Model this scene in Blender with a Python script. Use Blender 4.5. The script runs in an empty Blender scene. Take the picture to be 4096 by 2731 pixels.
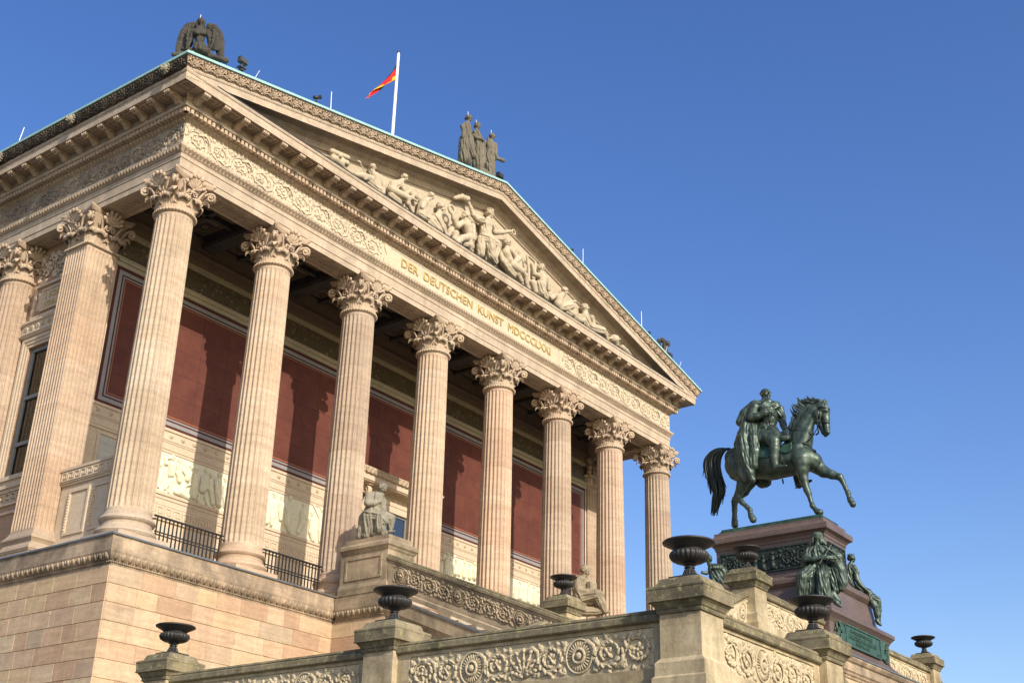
import bpy, math, random
import numpy as np
from mathutils import Vector, Matrix

# ------------------------------------------------------------------ camera, sky, sun
scene = bpy.context.scene
col = scene.collection
CAMP = (-17.914, -24.980, 1.6)
RIGHT = (0.594444, -0.803768, 0.024356)
UP = (-0.349788, -0.231184, 0.907856)
BACK = (-0.724075, -0.548188, -0.418574)
cam_data = bpy.data.cameras.new('camera')
cam_data.sensor_width = 36.0
cam_data.lens = 44.336
cam_data.clip_end = 2000.0
cam = bpy.data.objects.new('camera', cam_data)
col.objects.link(cam)
cam.matrix_world = Matrix(((RIGHT[0], UP[0], BACK[0], CAMP[0]), (RIGHT[1], UP[1], BACK[1], CAMP[1]),
                           (RIGHT[2], UP[2], BACK[2], CAMP[2]), (0, 0, 0, 1)))
scene.camera = cam

SUNV = Vector((-0.36, -1.0, 0.632)).normalized()
SUN_EL = math.asin(SUNV.z)
SUN_AZ = math.atan2(SUNV.x, SUNV.y)
world = bpy.data.worlds.new('World')
scene.world = world
world.use_nodes = True
nt = world.node_tree
nt.nodes.clear()
wo = nt.nodes.new('ShaderNodeOutputWorld')
wb = nt.nodes.new('ShaderNodeBackground')
ws = nt.nodes.new('ShaderNodeTexSky')
ws.sky_type = 'NISHITA'
ws.sun_disc = False
ws.sun_elevation = SUN_EL
ws.sun_rotation = SUN_AZ
ws.altitude = 0
ws.air_density = 1.0
ws.dust_density = 1.6
ws.ozone_density = 0.8
wb.inputs[1].default_value = 0.15
hs = nt.nodes.new('ShaderNodeHueSaturation')
hs.inputs['Hue'].default_value = 0.516
hs.inputs['Saturation'].default_value = 1.35
nt.links.new(ws.outputs[0], hs.inputs['Color'])
nt.links.new(hs.outputs[0], wb.inputs[0])
nt.links.new(wb.outputs[0], wo.inputs[0])
sun_data = bpy.data.lights.new('sun', 'SUN')
sun_data.energy = 3.95
sun_data.angle = math.radians(0.5)
sun_data.color = (1.0, 0.92, 0.81)
sun = bpy.data.objects.new('sun', sun_data)
sun.rotation_euler = SUNV.to_track_quat('Z', 'Y').to_euler()
col.objects.link(sun)
scene.view_settings.view_transform = 'Standard'
scene.view_settings.look = 'None'
scene.view_settings.exposure = 0.42
scene.view_settings.gamma = 1.0
scene.cycles.max_bounces = 5
scene.cycles.diffuse_bounces = 3
scene.cycles.use_denoising = True
random.seed(7)
rng = np.random.RandomState(7)

# ------------------------------------------------------------------ helpers
class MB:
    """collects faces of ONE mesh"""
    def __init__(s):
        s.v = []; s.f = []; s.sm = []; s.t = []; s.n = 0; s.tint = None
    def add(s, verts, faces, smooth=False, tint=0.5):
        o = s.n
        s.v.extend([tuple(map(float, p)) for p in verts]); s.n += len(verts)
        for f in faces:
            s.f.append(tuple(int(i) + o for i in f)); s.sm.append(smooth); s.t.append(tint)
    def box(s, x0, x1, y0, y1, z0, z1, tint=0.5):
        s.add([(x0,y0,z0),(x1,y0,z0),(x1,y1,z0),(x0,y1,z0),(x0,y0,z1),(x1,y0,z1),(x1,y1,z1),(x0,y1,z1)],
              [(0,3,2,1),(4,5,6,7),(0,1,5,4),(1,2,6,5),(2,3,7,6),(3,0,4,7)], False, tint)
    def quad(s, a, b, c, d, tint=0.5):
        s.add([a, b, c, d], [(0,1,2,3)], False, tint)
    def merge(s, o, fn=None):
        s.f.extend([tuple(i + s.n for i in f) for f in o.f]); s.sm.extend(o.sm); s.t.extend(o.t)
        s.v.extend([tuple(fn(p)) for p in o.v] if fn else o.v); s.n += o.n
    def build(s, name, mat, parent=None, loc=(0,0,0), sharp=None):
        me = bpy.data.meshes.new(name)
        me.from_pydata(s.v, [], s.f)
        me.polygons.foreach_set('use_smooth', s.sm)
        if s.tint:
            at = me.attributes.new('tint', 'FLOAT', 'FACE')
            at.data.foreach_set('value', s.t)
        if sharp:
            me.polygons.foreach_set('use_smooth', [True] * len(s.f))
            me.set_sharp_from_angle(angle=math.radians(sharp))
        me.materials.append(mat)
        me.update()
        return link(name, me, parent, loc)

def link(name, me, parent=None, loc=(0,0,0)):
    o = bpy.data.objects.new(name, me)
    col.objects.link(o)
    o.location = loc
    if parent is not None:
        o.parent = parent
    return o
def tag(o, label=None, cat=None, group=None, kind=None):
    if label: o['label'] = label
    if cat: o['category'] = cat
    if group: o['group'] = group
    if kind or cat: o['kind'] = kind or 'thing'
    return o
def empty(name, label, cat, loc=(0,0,0), group=None):
    o = bpy.data.objects.new(name, None)
    col.objects.link(o); o.location = loc; o.empty_display_size = 0.2
    return tag(o, label, cat, group)
def dup(o, parent=None, loc=None, rotz=None):
    c = o.copy(); col.objects.link(c)
    if parent is not None: c.parent = parent
    if loc is not None: c.location = loc
    if rotz is not None: c.rotation_euler.z = rotz
    return c
def dup_tree(o, loc, rotz=None):
    c = dup(o, None, loc, rotz)
    for ch in list(o.children):
        d = dup(ch, c)
        for g in list(ch.children):
            dup(g, d)
    return c

def sweep(mb, prof, path, closed=False, smooth=False, cap=True, tint=0.5, skip=()):
    """profile [(out,z)] swept along a plan path with mitred corners; out is to the right of travel"""
    n = len(path); V = []
    dirs = []
    m = n if closed else n - 1
    for i in range(m):
        a = path[i]; b = path[(i+1) % n]
        l = math.hypot(b[0]-a[0], b[1]-a[1]); dirs.append(((b[0]-a[0])/l, (b[1]-a[1])/l))
    for i in range(n):
        if closed: d1, d2 = dirs[i-1], dirs[i]
        else: d1 = dirs[max(i-1,0)]; d2 = dirs[min(i,m-1)]
        n1 = (d1[1], -d1[0]); n2 = (d2[1], -d2[0]); k = 1 + n1[0]*n2[0] + n1[1]*n2[1]
        ox, oy = (n1[0]+n2[0])/k, (n1[1]+n2[1])/k
        for o, z in prof: V.append((path[i][0]+ox*o, path[i][1]+oy*o, z))
    P = len(prof); F = []
    for i in range(m):
        if i in skip: continue
        j = (i+1) % n
        for k in range(P-1):
            F.append((i*P+k, j*P+k, j*P+k+1, i*P+k+1))
    if cap and not closed:
        F.append(tuple(range(P))); F.append(tuple(range((n-1)*P, n*P))[::-1])
    mb.add(V, F, smooth, tint)

def lathe(mb, prof, c=(0,0,0), n=32, mod=None, smooth=True, a0=0, a1=2*math.pi):
    full = abs(a1-a0-2*math.pi) < 1e-6
    m = n if full else n+1
    V = []; F = []
    for i in range(m):
        a = a0 + (a1-a0)*i/n
        for j,(r,z) in enumerate(prof):
            rr = r*(mod(a,j) if mod else 1)
            V.append((c[0]+rr*math.cos(a), c[1]+rr*math.sin(a), c[2]+z))
    P = len(prof)
    for i in range(n):
        k = (i+1) % m
        for j in range(P-1): F.append((i*P+j, k*P+j, k*P+j+1, i*P+j+1))
    mb.add(V, F, smooth)

def tube(mb, pts, rad, n=6, flat=1.0, nrm=None, cap=True, smooth=True):
    """tapered tube; with nrm the section is flattened by flat along nrm"""
    pts = [np.array(p, float) for p in pts]; N = len(pts)
    if not hasattr(rad, '__len__'): rad = [rad]*N
    V = []; F = []
    up = np.array(nrm if nrm is not None else (0.13,0.21,0.97), float)
    for i in range(N):
        d = pts[min(i+1,N-1)] - pts[max(i-1,0)]; d /= (np.linalg.norm(d)+1e-9)
        s_ = np.cross(d, up); ls = np.linalg.norm(s_)
        if ls < 1e-3: s_ = np.cross(d, (1,0,0)); ls = np.linalg.norm(s_)
        s_ /= ls; u = np.cross(s_, d)
        for k in range(n):
            a = 2*math.pi*k/n
            V.append(pts[i] + rad[i]*(math.cos(a)*s_ + flat*math.sin(a)*u))
    for i in range(N-1):
        for k in range(n):
            F.append((i*n+k, i*n+(k+1)%n, (i+1)*n+(k+1)%n, (i+1)*n+k))
    if cap:
        F.append(tuple(range(n))[::-1]); F.append(tuple(range((N-1)*n, N*n)))
    mb.add(V, F, smooth)

SPH = {}
def blob(mb, c, ax, n=8, m=5):
    """ellipsoid: ax = three half-axis vectors"""
    if (n,m) not in SPH:
        V = [(0,0,1)]
        for j in range(1,m):
            t = math.pi*j/m
            for i in range(n):
                a = 2*math.pi*i/n; V.append((math.sin(t)*math.cos(a), math.sin(t)*math.sin(a), math.cos(t)))
        V.append((0,0,-1)); F = []
        for i in range(n):
            F.append((0, 1+i, 1+(i+1)%n))
            for j in range(m-2): F.append((1+j*n+i, 1+(j+1)*n+i, 1+(j+1)*n+(i+1)%n, 1+j*n+(i+1)%n))
            F.append((1+(m-2)*n+i, len(V)-1, 1+(m-2)*n+(i+1)%n))
        SPH[(n,m)] = (np.array(V), F)
    U, F = SPH[(n,m)]
    mb.add(U @ np.array(ax, float) + np.array(c, float), F, True)
def ball(mb, c, r, n=8, m=5):
    blob(mb, c, ((r,0,0),(0,r,0),(0,0,r)), n, m)

def frame_fn(o, U, V, N):
    """local (u,v,w) -> world"""
    o, U, V, N = (np.array(q, float) for q in (o,U,V,N))
    return lambda p: o + U*p[0] + V*p[1] + N*p[2]

# ------------------------------------------------------------------ materials
def nodes_of(name):
    m = bpy.data.materials.new(name); m.use_nodes = True
    t = m.node_tree; b = t.nodes['Principled BSDF']
    return m, t, b
def N_(t, typ, **kw):
    n = t.nodes.new(typ)
    for k, v in kw.items():
        if k.startswith('i_'): n.inputs[int(k[2:])].default_value = v
        else: setattr(n, k, v)
    return n
def noise(t, vec, scale, detail=4, rough=0.55, dist=0.0):
    n = t.nodes.new('ShaderNodeTexNoise')
    n.inputs['Scale'].default_value = scale; n.inputs['Detail'].default_value = detail
    n.inputs['Roughness'].default_value = rough; n.inputs['Distortion'].default_value = dist
    t.links.new(vec, n.inputs['Vector']); return n.outputs[0]
def mapping(t, vec, sc):
    m = t.nodes.new('ShaderNodeMapping'); m.inputs['Scale'].default_value = sc
    t.links.new(vec, m.inputs['Vector']); return m.outputs[0]
def ramp(t, fac, stops):
    r = t.nodes.new('ShaderNodeValToRGB')
    e = r.color_ramp.elements
    while len(e) < len(stops): e.new(0.5)
    for k,(p,c) in enumerate(stops):
        e[k].position = p; e[k].color = (c[0],c[1],c[2],1) if hasattr(c,'__len__') else (c,c,c,1)
    t.links.new(fac, r.inputs[0]); return r.outputs[0]
def mix(t, fac, a, b, mode='MIX'):
    m = t.nodes.new('ShaderNodeMix'); m.data_type = 'RGBA'; m.blend_type = mode
    if hasattr(fac, 'links') or hasattr(fac, 'is_linked'): t.links.new(fac, m.inputs[0])
    else: m.inputs[0].default_value = fac
    for s, q in ((m.inputs[6], a), (m.inputs[7], b)):
        if hasattr(q, 'is_linked'): t.links.new(q, s)
        else: s.default_value = (q[0],q[1],q[2],1)
    return m.outputs[2]
def bump(t, b, h, strength, dist=0.02):
    n = t.nodes.new('ShaderNodeBump'); n.inputs['Strength'].default_value = strength
    n.inputs['Distance'].default_value = dist
    t.links.new(h, n.inputs['Height']); t.links.new(n.outputs[0], b.inputs['Normal'])

def stone(name, ca, cb, soot=0.0, soot_col=(0.06,0.055,0.045), streak=0.5, rough=0.88, bmp=0.35, rnd=0.0, tint=None, vstain=0.0, lichen=0.0, soot_scale=0.9, drum=0.0):
    m, t, b = nodes_of(name)
    pos = t.nodes.new('ShaderNodeNewGeometry').outputs['Position']
    big = noise(t, pos, 0.55, 5, 0.6)
    c = mix(t, ramp(t, big, [(0.35,0),(0.65,1)]), ca, cb)
    st = noise(t, mapping(t, pos, (0.8,0.8,7.0)), 1.3, 5, 0.6, 0.6)
    c = mix(t, streak, c, mix(t, ramp(t, st, [(0.34,0),(0.68,1)]), [q*0.80 for q in ca], [min(1,q*1.14) for q in cb]))
    if tint:
        at = t.nodes.new('ShaderNodeAttribute'); at.attribute_name = 'tint'
        tr = ramp(t, at.outputs['Fac'], tint)
        c = mix(t, 0.95, c, mix(t, 1.0, c, tr, 'MULTIPLY'))
    fine = noise(t, pos, 14, 4, 0.7)
    c = mix(t, 1.0, c, ramp(t, fine, [(0.25,0.80),(0.75,1.10)]), 'MULTIPLY')
    if vstain:
        vs = noise(t, mapping(t, pos, (3.2,3.2,0.35)), 1.0, 4, 0.6)
        c = mix(t, vstain, c, mix(t, 1.0, c, ramp(t, vs, [(0.38,0.42),(0.62,1.05)]), 'MULTIPLY'))
    if drum:
        oi2 = t.nodes.new('ShaderNodeObjectInfo'); sp = t.nodes.new('ShaderNodeSeparateXYZ'); t.links.new(pos, sp.inputs[0])
        m1 = N_(t,'ShaderNodeMath',operation='MULTIPLY_ADD'); t.links.new(oi2.outputs['Random'], m1.inputs[0]); m1.inputs[1].default_value = 7.3; 
        m0 = N_(t,'ShaderNodeMath',operation='DIVIDE'); t.links.new(sp.outputs[2], m0.inputs[0]); m0.inputs[1].default_value = drum
        t.links.new(m0.outputs[0], m1.inputs[2])
        fl = N_(t,'ShaderNodeMath',operation='FLOOR'); t.links.new(m1.outputs[0], fl.inputs[0])
        fr = N_(t,'ShaderNodeMath',operation='FRACT'); t.links.new(m1.outputs[0], fr.inputs[0])
        wn = N_(t,'ShaderNodeTexWhiteNoise',noise_dimensions='2D'); cx = t.nodes.new('ShaderNodeCombineXYZ')
        t.links.new(fl.outputs[0], cx.inputs[0]); t.links.new(oi2.outputs['Random'], cx.inputs[1]); t.links.new(cx.outputs[0], wn.inputs['Vector'])
        c = mix(t, 1.0, c, ramp(t, wn.outputs['Value'], [(0,(0.88,0.85,0.80)),(0.35,(0.97,0.92,0.86)),(0.7,(1,1,0.98)),(1,(1.05,1.03,0.97))]), 'MULTIPLY')
        c = mix(t, 1.0, c, ramp(t, fr.outputs[0], [(0.0,0.78),(0.010,0.84),(0.014,1.0)]), 'MULTIPLY')
    if soot:
        so = noise(t, pos, soot_scale, 7, 0.72, 0.3)
        f = ramp(t, so, [(0.60-0.34*soot,0),(0.82-0.34*soot,min(1,0.45+soot*0.5))])
        c = mix(t, f, c, soot_col)
    if lichen:
        li = noise(t, pos, 9, 6, 0.8)
        c = mix(t, ramp(t, li, [(0.62-0.1*lichen,0),(0.70-0.1*lichen,0.8)]), c, (0.30,0.29,0.13))
    if rnd:
        oi = t.nodes.new('ShaderNodeObjectInfo')
        c = mix(t, 1.0, c, ramp(t, oi.outputs['Random'], [(0,(1-rnd,1-rnd,1-rnd*0.8)),(0.5,(1,1-0.5*rnd,1-0.6*rnd)),(1,(1,1,1))]), 'MULTIPLY')
    t.links.new(c, b.inputs['Base Color'])
    b.inputs['Roughness'].default_value = rough
    b.inputs['Specular IOR Level'].default_value = 0.2
    if bmp: bump(t, b, noise(t, pos, 22, 6, 0.7), bmp, 0.02)
    return m

def plain(name, c, rough=0.6, metal=0.0, var=0.15, scale=6.0, spec=0.4, bmp=0.0):
    m, t, b = nodes_of(name)
    pos = t.nodes.new('ShaderNodeNewGeometry').outputs['Position']
    n = noise(t, pos, scale, 5, 0.65)
    t.links.new(mix(t, 1.0, c, ramp(t, n, [(0.3,1-var),(0.7,1+var)]), 'MULTIPLY'), b.inputs['Base Color'])
    b.inputs['Roughness'].default_value = rough; b.inputs['Metallic'].default_value = metal
    b.inputs['Specular IOR Level'].default_value = spec
    if bmp: bump(t, b, n, bmp, 0.02)
    return m

M = {}
M['column'] = stone('column_sandstone', (0.46,0.36,0.268), (0.55,0.46,0.35), streak=0.38, rnd=0.20, vstain=0.16, soot=0.08, soot_col=(0.20,0.16,0.115), drum=1.36)
M['carved'] = stone('carved_sandstone', (0.46,0.35,0.245), (0.53,0.425,0.305), soot=0.20, soot_col=(0.16,0.13,0.095), streak=0.3, rnd=0.08, bmp=0.5)
M['entab'] = stone('entablature_sandstone', (0.475,0.37,0.27), (0.525,0.43,0.315), soot=0.20, soot_col=(0.19,0.15,0.11), streak=0.4, vstain=0.28)
M['frieze'] = stone('frieze_sandstone', (0.54,0.45,0.325), (0.58,0.49,0.355), soot=0.06, soot_col=(0.25,0.2,0.15), streak=0.2)
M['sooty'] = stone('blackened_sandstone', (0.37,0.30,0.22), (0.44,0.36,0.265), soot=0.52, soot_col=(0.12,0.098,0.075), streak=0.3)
M['ashlar'] = stone('ashlar_sandstone', (0.51,0.405,0.29), (0.56,0.455,0.33), streak=0.55, vstain=0.16, soot=0.06, soot_col=(0.22,0.18,0.13), tint=[(0,(0.74,0.60,0.54)),(0.2,(0.96,0.80,0.70)),(0.45,(1.04,1.0,0.92)),(0.62,(1.0,0.90,0.74)),(0.8,(0.98,0.84,0.77)),(1,(0.82,0.78,0.74))])
M['fascia'] = stone('weathered_fascia', (0.46,0.33,0.225), (0.53,0.41,0.28), soot=0.58, soot_col=(0.10,0.085,0.065), streak=0.5, vstain=0.5)
M['stair'] = stone('staircase_sandstone', (0.46,0.36,0.205), (0.62,0.525,0.355), soot=0.46, soot_col=(0.13,0.10,0.06), streak=0.25, vstain=0.6)
M['coping'] = stone('mossy_coping', (0.25,0.205,0.13), (0.33,0.275,0.18), soot=0.66, soot_col=(0.065,0.058,0.04), streak=0.3, lichen=0.9, vstain=0.4)
M['relief'] = stone('carved_parapet_sandstone', (0.48,0.40,0.265), (0.55,0.465,0.315), soot=0.24, soot_col=(0.16,0.13,0.08), streak=0.15, bmp=0.4)
M['rail'] = stone('dark_carved_sandstone', (0.36,0.285,0.19), (0.43,0.34,0.23), soot=0.5, soot_col=(0.08,0.07,0.05), streak=0.25, vstain=0.3)
M['soot_gutter'] = stone('soot_blackened_gutter', (0.17,0.14,0.105), (0.26,0.215,0.16), soot=0.75, soot_col=(0.05,0.043,0.034), streak=0.3)
M['statue'] = stone('weathered_statue_stone', (0.245,0.225,0.17), (0.345,0.315,0.24), soot=0.5, soot_col=(0.10,0.09,0.075), streak=0.2, soot_scale=2.2, bmp=0.25)
M['statue_brown'] = stone('brown_statue_stone', (0.26,0.21,0.14), (0.34,0.28,0.19), soot=0.4, soot_col=(0.09,0.075,0.055), streak=0.2, soot_scale=2.2, bmp=0.25)
M['statue_dark'] = stone('blackened_statue_stone', (0.065,0.06,0.05), (0.105,0.095,0.075), soot=0.6, soot_col=(0.035,0.033,0.03), streak=0.2, soot_scale=1.8, bmp=0.25)
M['trio'] = stone('grey_brown_statue_stone', (0.135,0.118,0.085), (0.20,0.175,0.13), soot=0.4, soot_col=(0.085,0.075,0.06), streak=0.2, soot_scale=2.0, bmp=0.25)
M['pediment'] = stone('pediment_figure_stone', (0.44,0.365,0.26), (0.50,0.42,0.30), soot=0.25, soot_col=(0.20,0.17,0.125), streak=0.1, soot_scale=1.8, bmp=0.2)
M['white'] = stone('pale_relief_stone', (0.70,0.66,0.48), (0.74,0.70,0.53), streak=0.1, bmp=0.15)
M['dado'] = stone('dado_sandstone', (0.55,0.44,0.31), (0.60,0.48,0.35), streak=0.25)
M['marble'] = stone('grey_marble', (0.42,0.41,0.35), (0.52,0.50,0.42), streak=0.3, vstain=0.2, rough=0.5)
M['granite'] = None
M['copper'] = plain('green_copper', (0.30,0.49,0.45), 0.6, 0.0, 0.12, 3.0)
M['lead'] = plain('grey_sheet_metal', (0.20,0.215,0.22), 0.45, 0.6, 0.12, 4.0)
M['darklead'] = plain('dark_sheet_metal', (0.045,0.05,0.05), 0.5, 0.4, 0.2, 4.0)
M['iron'] = plain('black_cast_iron', (0.027,0.026,0.025), 0.55, 0.0, 0.4, 5.0, 0.45, 0.15)
M['railing'] = plain('black_railing_paint', (0.022,0.020,0.019), 0.5, 0.0, 0.2)
M['gold'] = plain('gilded_letter', (0.47,0.34,0.12), 0.5, 0.3, 0.2)
M['grey_stripe'] = plain('grey_painted_band', (0.25,0.245,0.24), 0.8, 0, 0.12)
M['dark_red'] = plain('dark_red_paint', (0.075,0.017,0.014), 0.8, 0, 0.15)
M['orange_line'] = plain('orange_painted_line', (0.36,0.13,0.06), 0.8, 0, 0.1)
M['glass'] = None
M['frame_dark'] = plain('dark_window_frame', (0.05,0.045,0.04), 0.5)
M['frame_grey'] = plain('grey_window_frame', (0.20,0.21,0.21), 0.5)
M['curtain'] = plain('ochre_curtain', (0.30,0.22,0.11), 0.9, 0, 0.15)
M['white_metal'] = plain('white_painted_metal', (0.75,0.76,0.78), 0.4, 0, 0.04)
M['fixture'] = plain('grey_fixture', (0.055,0.06,0.065), 0.5)
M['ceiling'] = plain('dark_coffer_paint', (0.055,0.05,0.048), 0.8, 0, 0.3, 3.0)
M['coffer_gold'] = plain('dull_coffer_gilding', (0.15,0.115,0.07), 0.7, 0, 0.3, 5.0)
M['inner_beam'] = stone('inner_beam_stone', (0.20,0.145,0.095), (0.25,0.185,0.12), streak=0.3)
M['inner_mould'] = stone('inner_moulding_stone', (0.38,0.33,0.23), (0.45,0.39,0.27), streak=0.2)
M['ground'] = plain('paving', (0.11,0.10,0.085), 0.9, 0, 0.2, 1.0)
M['flag_black'] = plain('black_cloth', (0.02,0.02,0.022), 0.8)
M['flag_red'] = plain('red_cloth', (0.72,0.012,0.012), 0.8, 0, 0.05)
M['flag_gold'] = plain('yellow_cloth', (0.80,0.42,0.02), 0.8, 0, 0.05)
M['step'] = stone('step_stone', (0.40,0.34,0.26), (0.46,0.39,0.30), soot=0.2)

def mk_red():
    m, t, b = nodes_of('red_painted_plaster')
    pos = t.nodes.new('ShaderNodeNewGeometry').outputs['Position']
    sep = t.nodes.new('ShaderNodeSeparateXYZ'); t.links.new(pos, sep.inputs[0])
    cmb = t.nodes.new('ShaderNodeCombineXYZ'); t.links.new(sep.outputs[0], cmb.inputs[0]); t.links.new(sep.outputs[2], cmb.inputs[1])
    br = N_(t, 'ShaderNodeTexBrick', offset=0.0)
    br.inputs['Scale'].default_value = 1.0; br.inputs['Mortar Size'].default_value = 0.009; br.inputs['Brick Width'].default_value = 0.98
    br.inputs['Row Height'].default_value = 0.72; br.inputs['Mortar Smooth'].default_value = 0.2
    br.inputs['Color1'].default_value = (1,1,1,1); br.inputs['Color2'].default_value = (0.93,0.93,0.93,1); br.inputs['Mortar'].default_value = (0.45,0.42,0.42,1)
    t.links.new(cmb.outputs[0], br.inputs['Vector'])
    n = noise(t, pos, 1.7, 7, 0.7)
    c = mix(t, ramp(t, n, [(0.3,0),(0.72,1)]), (0.085,0.016,0.010), (0.138,0.038,0.018))
    n2 = noise(t, pos, 12, 6, 0.75)
    c = mix(t, 1.0, c, ramp(t, n2, [(0.3,0.85),(0.75,1.12)]), 'MULTIPLY')
    c = mix(t, 1.0, c, br.outputs['Color'], 'MULTIPLY')
    t.links.new(c, b.inputs['Base Color']); b.inputs['Roughness'].default_value = 0.75
    return m
M['red'] = mk_red()
def mk_mosaic():
    m, t, b = nodes_of('painted_tendril_frieze')
    pos = t.nodes.new('ShaderNodeNewGeometry').outputs['Position']
    v = t.nodes.new('ShaderNodeTexVoronoi'); v.inputs['Scale'].default_value = 4.5; t.links.new(pos, v.inputs['Vector'])
    n = noise(t, pos, 5, 3, 0.6, 1.5)
    c = ramp(t, n, [(0.30,(0.07,0.045,0.02)),(0.45,(0.075,0.062,0.028)),(0.55,(0.13,0.09,0.035)),(0.62,(0.05,0.05,0.045)),(0.72,(0.11,0.045,0.028))])
    d = ramp(t, v.outputs['Distance'], [(0.06,(0.03,0.06,0.14)),(0.12,(0.12,0.03,0.02)),(0.2,(0.16,0.12,0.04)),(0.26,(0.5,0.5,0.5))])
    f = ramp(t, v.outputs['Distance'], [(0.22,1),(0.26,0)])
    t.links.new(mix(t, f, c, d), b.inputs['Base Color']); b.inputs['Roughness'].default_value = 0.6
    return m
M['mosaic'] = mk_mosaic()
def mk_granite():
    m, t, b = nodes_of('polished_red_granite')
    pos = t.nodes.new('ShaderNodeNewGeometry').outputs['Position']
    v = t.nodes.new('ShaderNodeTexVoronoi'); v.inputs['Scale'].default_value = 42; t.links.new(pos, v.inputs['Vector'])
    n = noise(t, pos, 1.2, 5, 0.6)
    c = mix(t, ramp(t, n, [(0.35,0),(0.65,1)]), (0.098,0.066,0.053), (0.132,0.093,0.077))
    c = mix(t, 1.0, c, ramp(t, v.outputs['Color'], [(0.1,0.75),(0.5,1.0),(0.9,1.25)]), 'MULTIPLY')
    t.links.new(c, b.inputs['Base Color']); b.inputs['Roughness'].default_value = 0.42
    return m
M['granite'] = mk_granite()
def mk_bronze(name, a, b_, g, sc, metal=0.55, rough=0.40):
    m, t, b = nodes_of(name)
    pos = t.nodes.new('ShaderNodeNewGeometry').outputs['Position']
    n = noise(t, pos, sc, 7, 0.68, 0.4)
    c = ramp(t, n, [(0.34,a),(0.52,b_),(0.70,g)])
    n2 = noise(t, mapping(t, pos, (6,6,0.9)), 1.5, 5, 0.65)
    c = mix(t, 0.55, c, ramp(t, n2, [(0.35,a),(0.55,b_),(0.72,g)]))
    t.links.new(c, b.inputs['Base Color']); b.inputs['Metallic'].default_value = metal
    t.links.new(ramp(t, n, [(0.3,rough-0.08),(0.7,rough+0.18)]), b.inputs['Roughness'])
    bump(t, b, noise(t, pos, 30, 5, 0.7), 0.12, 0.01)
    return m
M['bronze'] = mk_bronze('patinated_bronze', (0.024,0.035,0.029), (0.060,0.088,0.070), (0.150,0.205,0.165), 4.2, 0.50, 0.42)
M['bronze_green'] = mk_bronze('green_bronze', (0.020,0.040,0.028), (0.035,0.085,0.058), (0.07,0.16,0.115), 3.5, 0.45, 0.45)
M['bronze_dark'] = mk_bronze('dark_bronze', (0.010,0.013,0.012), (0.022,0.029,0.026), (0.045,0.064,0.054), 4.0)
M['bronze_relief'] = mk_bronze('dark_green_relief_bronze', (0.012,0.019,0.016), (0.026,0.040,0.034), (0.055,0.082,0.068), 4.0, 0.4, 0.5)
M['plaque'] = mk_bronze('green_bronze_plaque', (0.022,0.045,0.036), (0.045,0.105,0.085), (0.085,0.18,0.145), 4.0, 0.3, 0.5)
def mk_glass():
    m, t, b = nodes_of('dark_window_glass')
    b.inputs['Base Color'].default_value = (0.012,0.016,0.024,1); b.inputs['Roughness'].default_value = 0.04
    b.inputs['Specular IOR Level'].default_value = 1.0; b.inputs['IOR'].default_value = 1.7
    return m
M['glass'] = mk_glass()
def mk_clear():
    m, t, b = nodes_of('clear_window_glass')
    t.nodes.remove(b); o = t.nodes['Material Output']
    tr = t.nodes.new('ShaderNodeBsdfTransparent'); tr.inputs[0].default_value = (0.62,0.64,0.66,1)
    gl = t.nodes.new('ShaderNodeBsdfGlossy'); gl.inputs['Roughness'].default_value = 0.03
    fz_ = t.nodes.new('ShaderNodeFresnel'); fz_.inputs[0].default_value = 1.5
    mx = t.nodes.new('ShaderNodeMixShader'); t.links.new(fz_.outputs[0], mx.inputs[0]); t.links.new(tr.outputs[0], mx.inputs[1]); t.links.new(gl.outputs[0], mx.inputs[2])
    t.links.new(mx.outputs[0], o.inputs[0]); return m
M['clear_glass'] = mk_clear()
# ------------------------------------------------------------------ ornament builders
XW = 25.2
def acanthus(mb, fr, r0, h, w, curl=1.0):
    """leaf hugging radius r0 with a ruffled tip that curls outward. fr(lateral, r, z) -> world"""
    prof = [(0,0),(.004,.16),(.010,.32),(.018,.48),(.030,.62),(.052,.75),(.085,.86),(.125,.94),(.165,.985),(.20,.98),(.222,.93),(.226,.86),(.212,.79),(.185,.76)]
    nv = len(prof); nu = 13; V = []; F = []
    for j,(o,z) in enumerate(prof):
        v = j/(nv-1)
        wd = w*(.80+.30*math.sin(math.pi*min(1,v*.95)))*(1.0 if v<.72 else 1-.25*(v-.72)/.28)
        for i in range(nu):
            u = 2*i/(nu-1)-1
            ruf = (1 if v>.45 else .6)*.018*math.cos(u*math.pi*5)
            rid = .040*(1-u*u) + ruf
            V.append(fr(u*wd/2, r0+o*curl+rid, z*h + (-.05*abs(u)**2+.012*math.cos(u*math.pi*5) if v>.6 else 0)))
    for j in range(nv-1):
        for i in range(nu-1):
            a = j*nu+i; F.append((a,a+1,a+nu+1,a+nu))
    mb.add(V, F, True)

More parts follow.
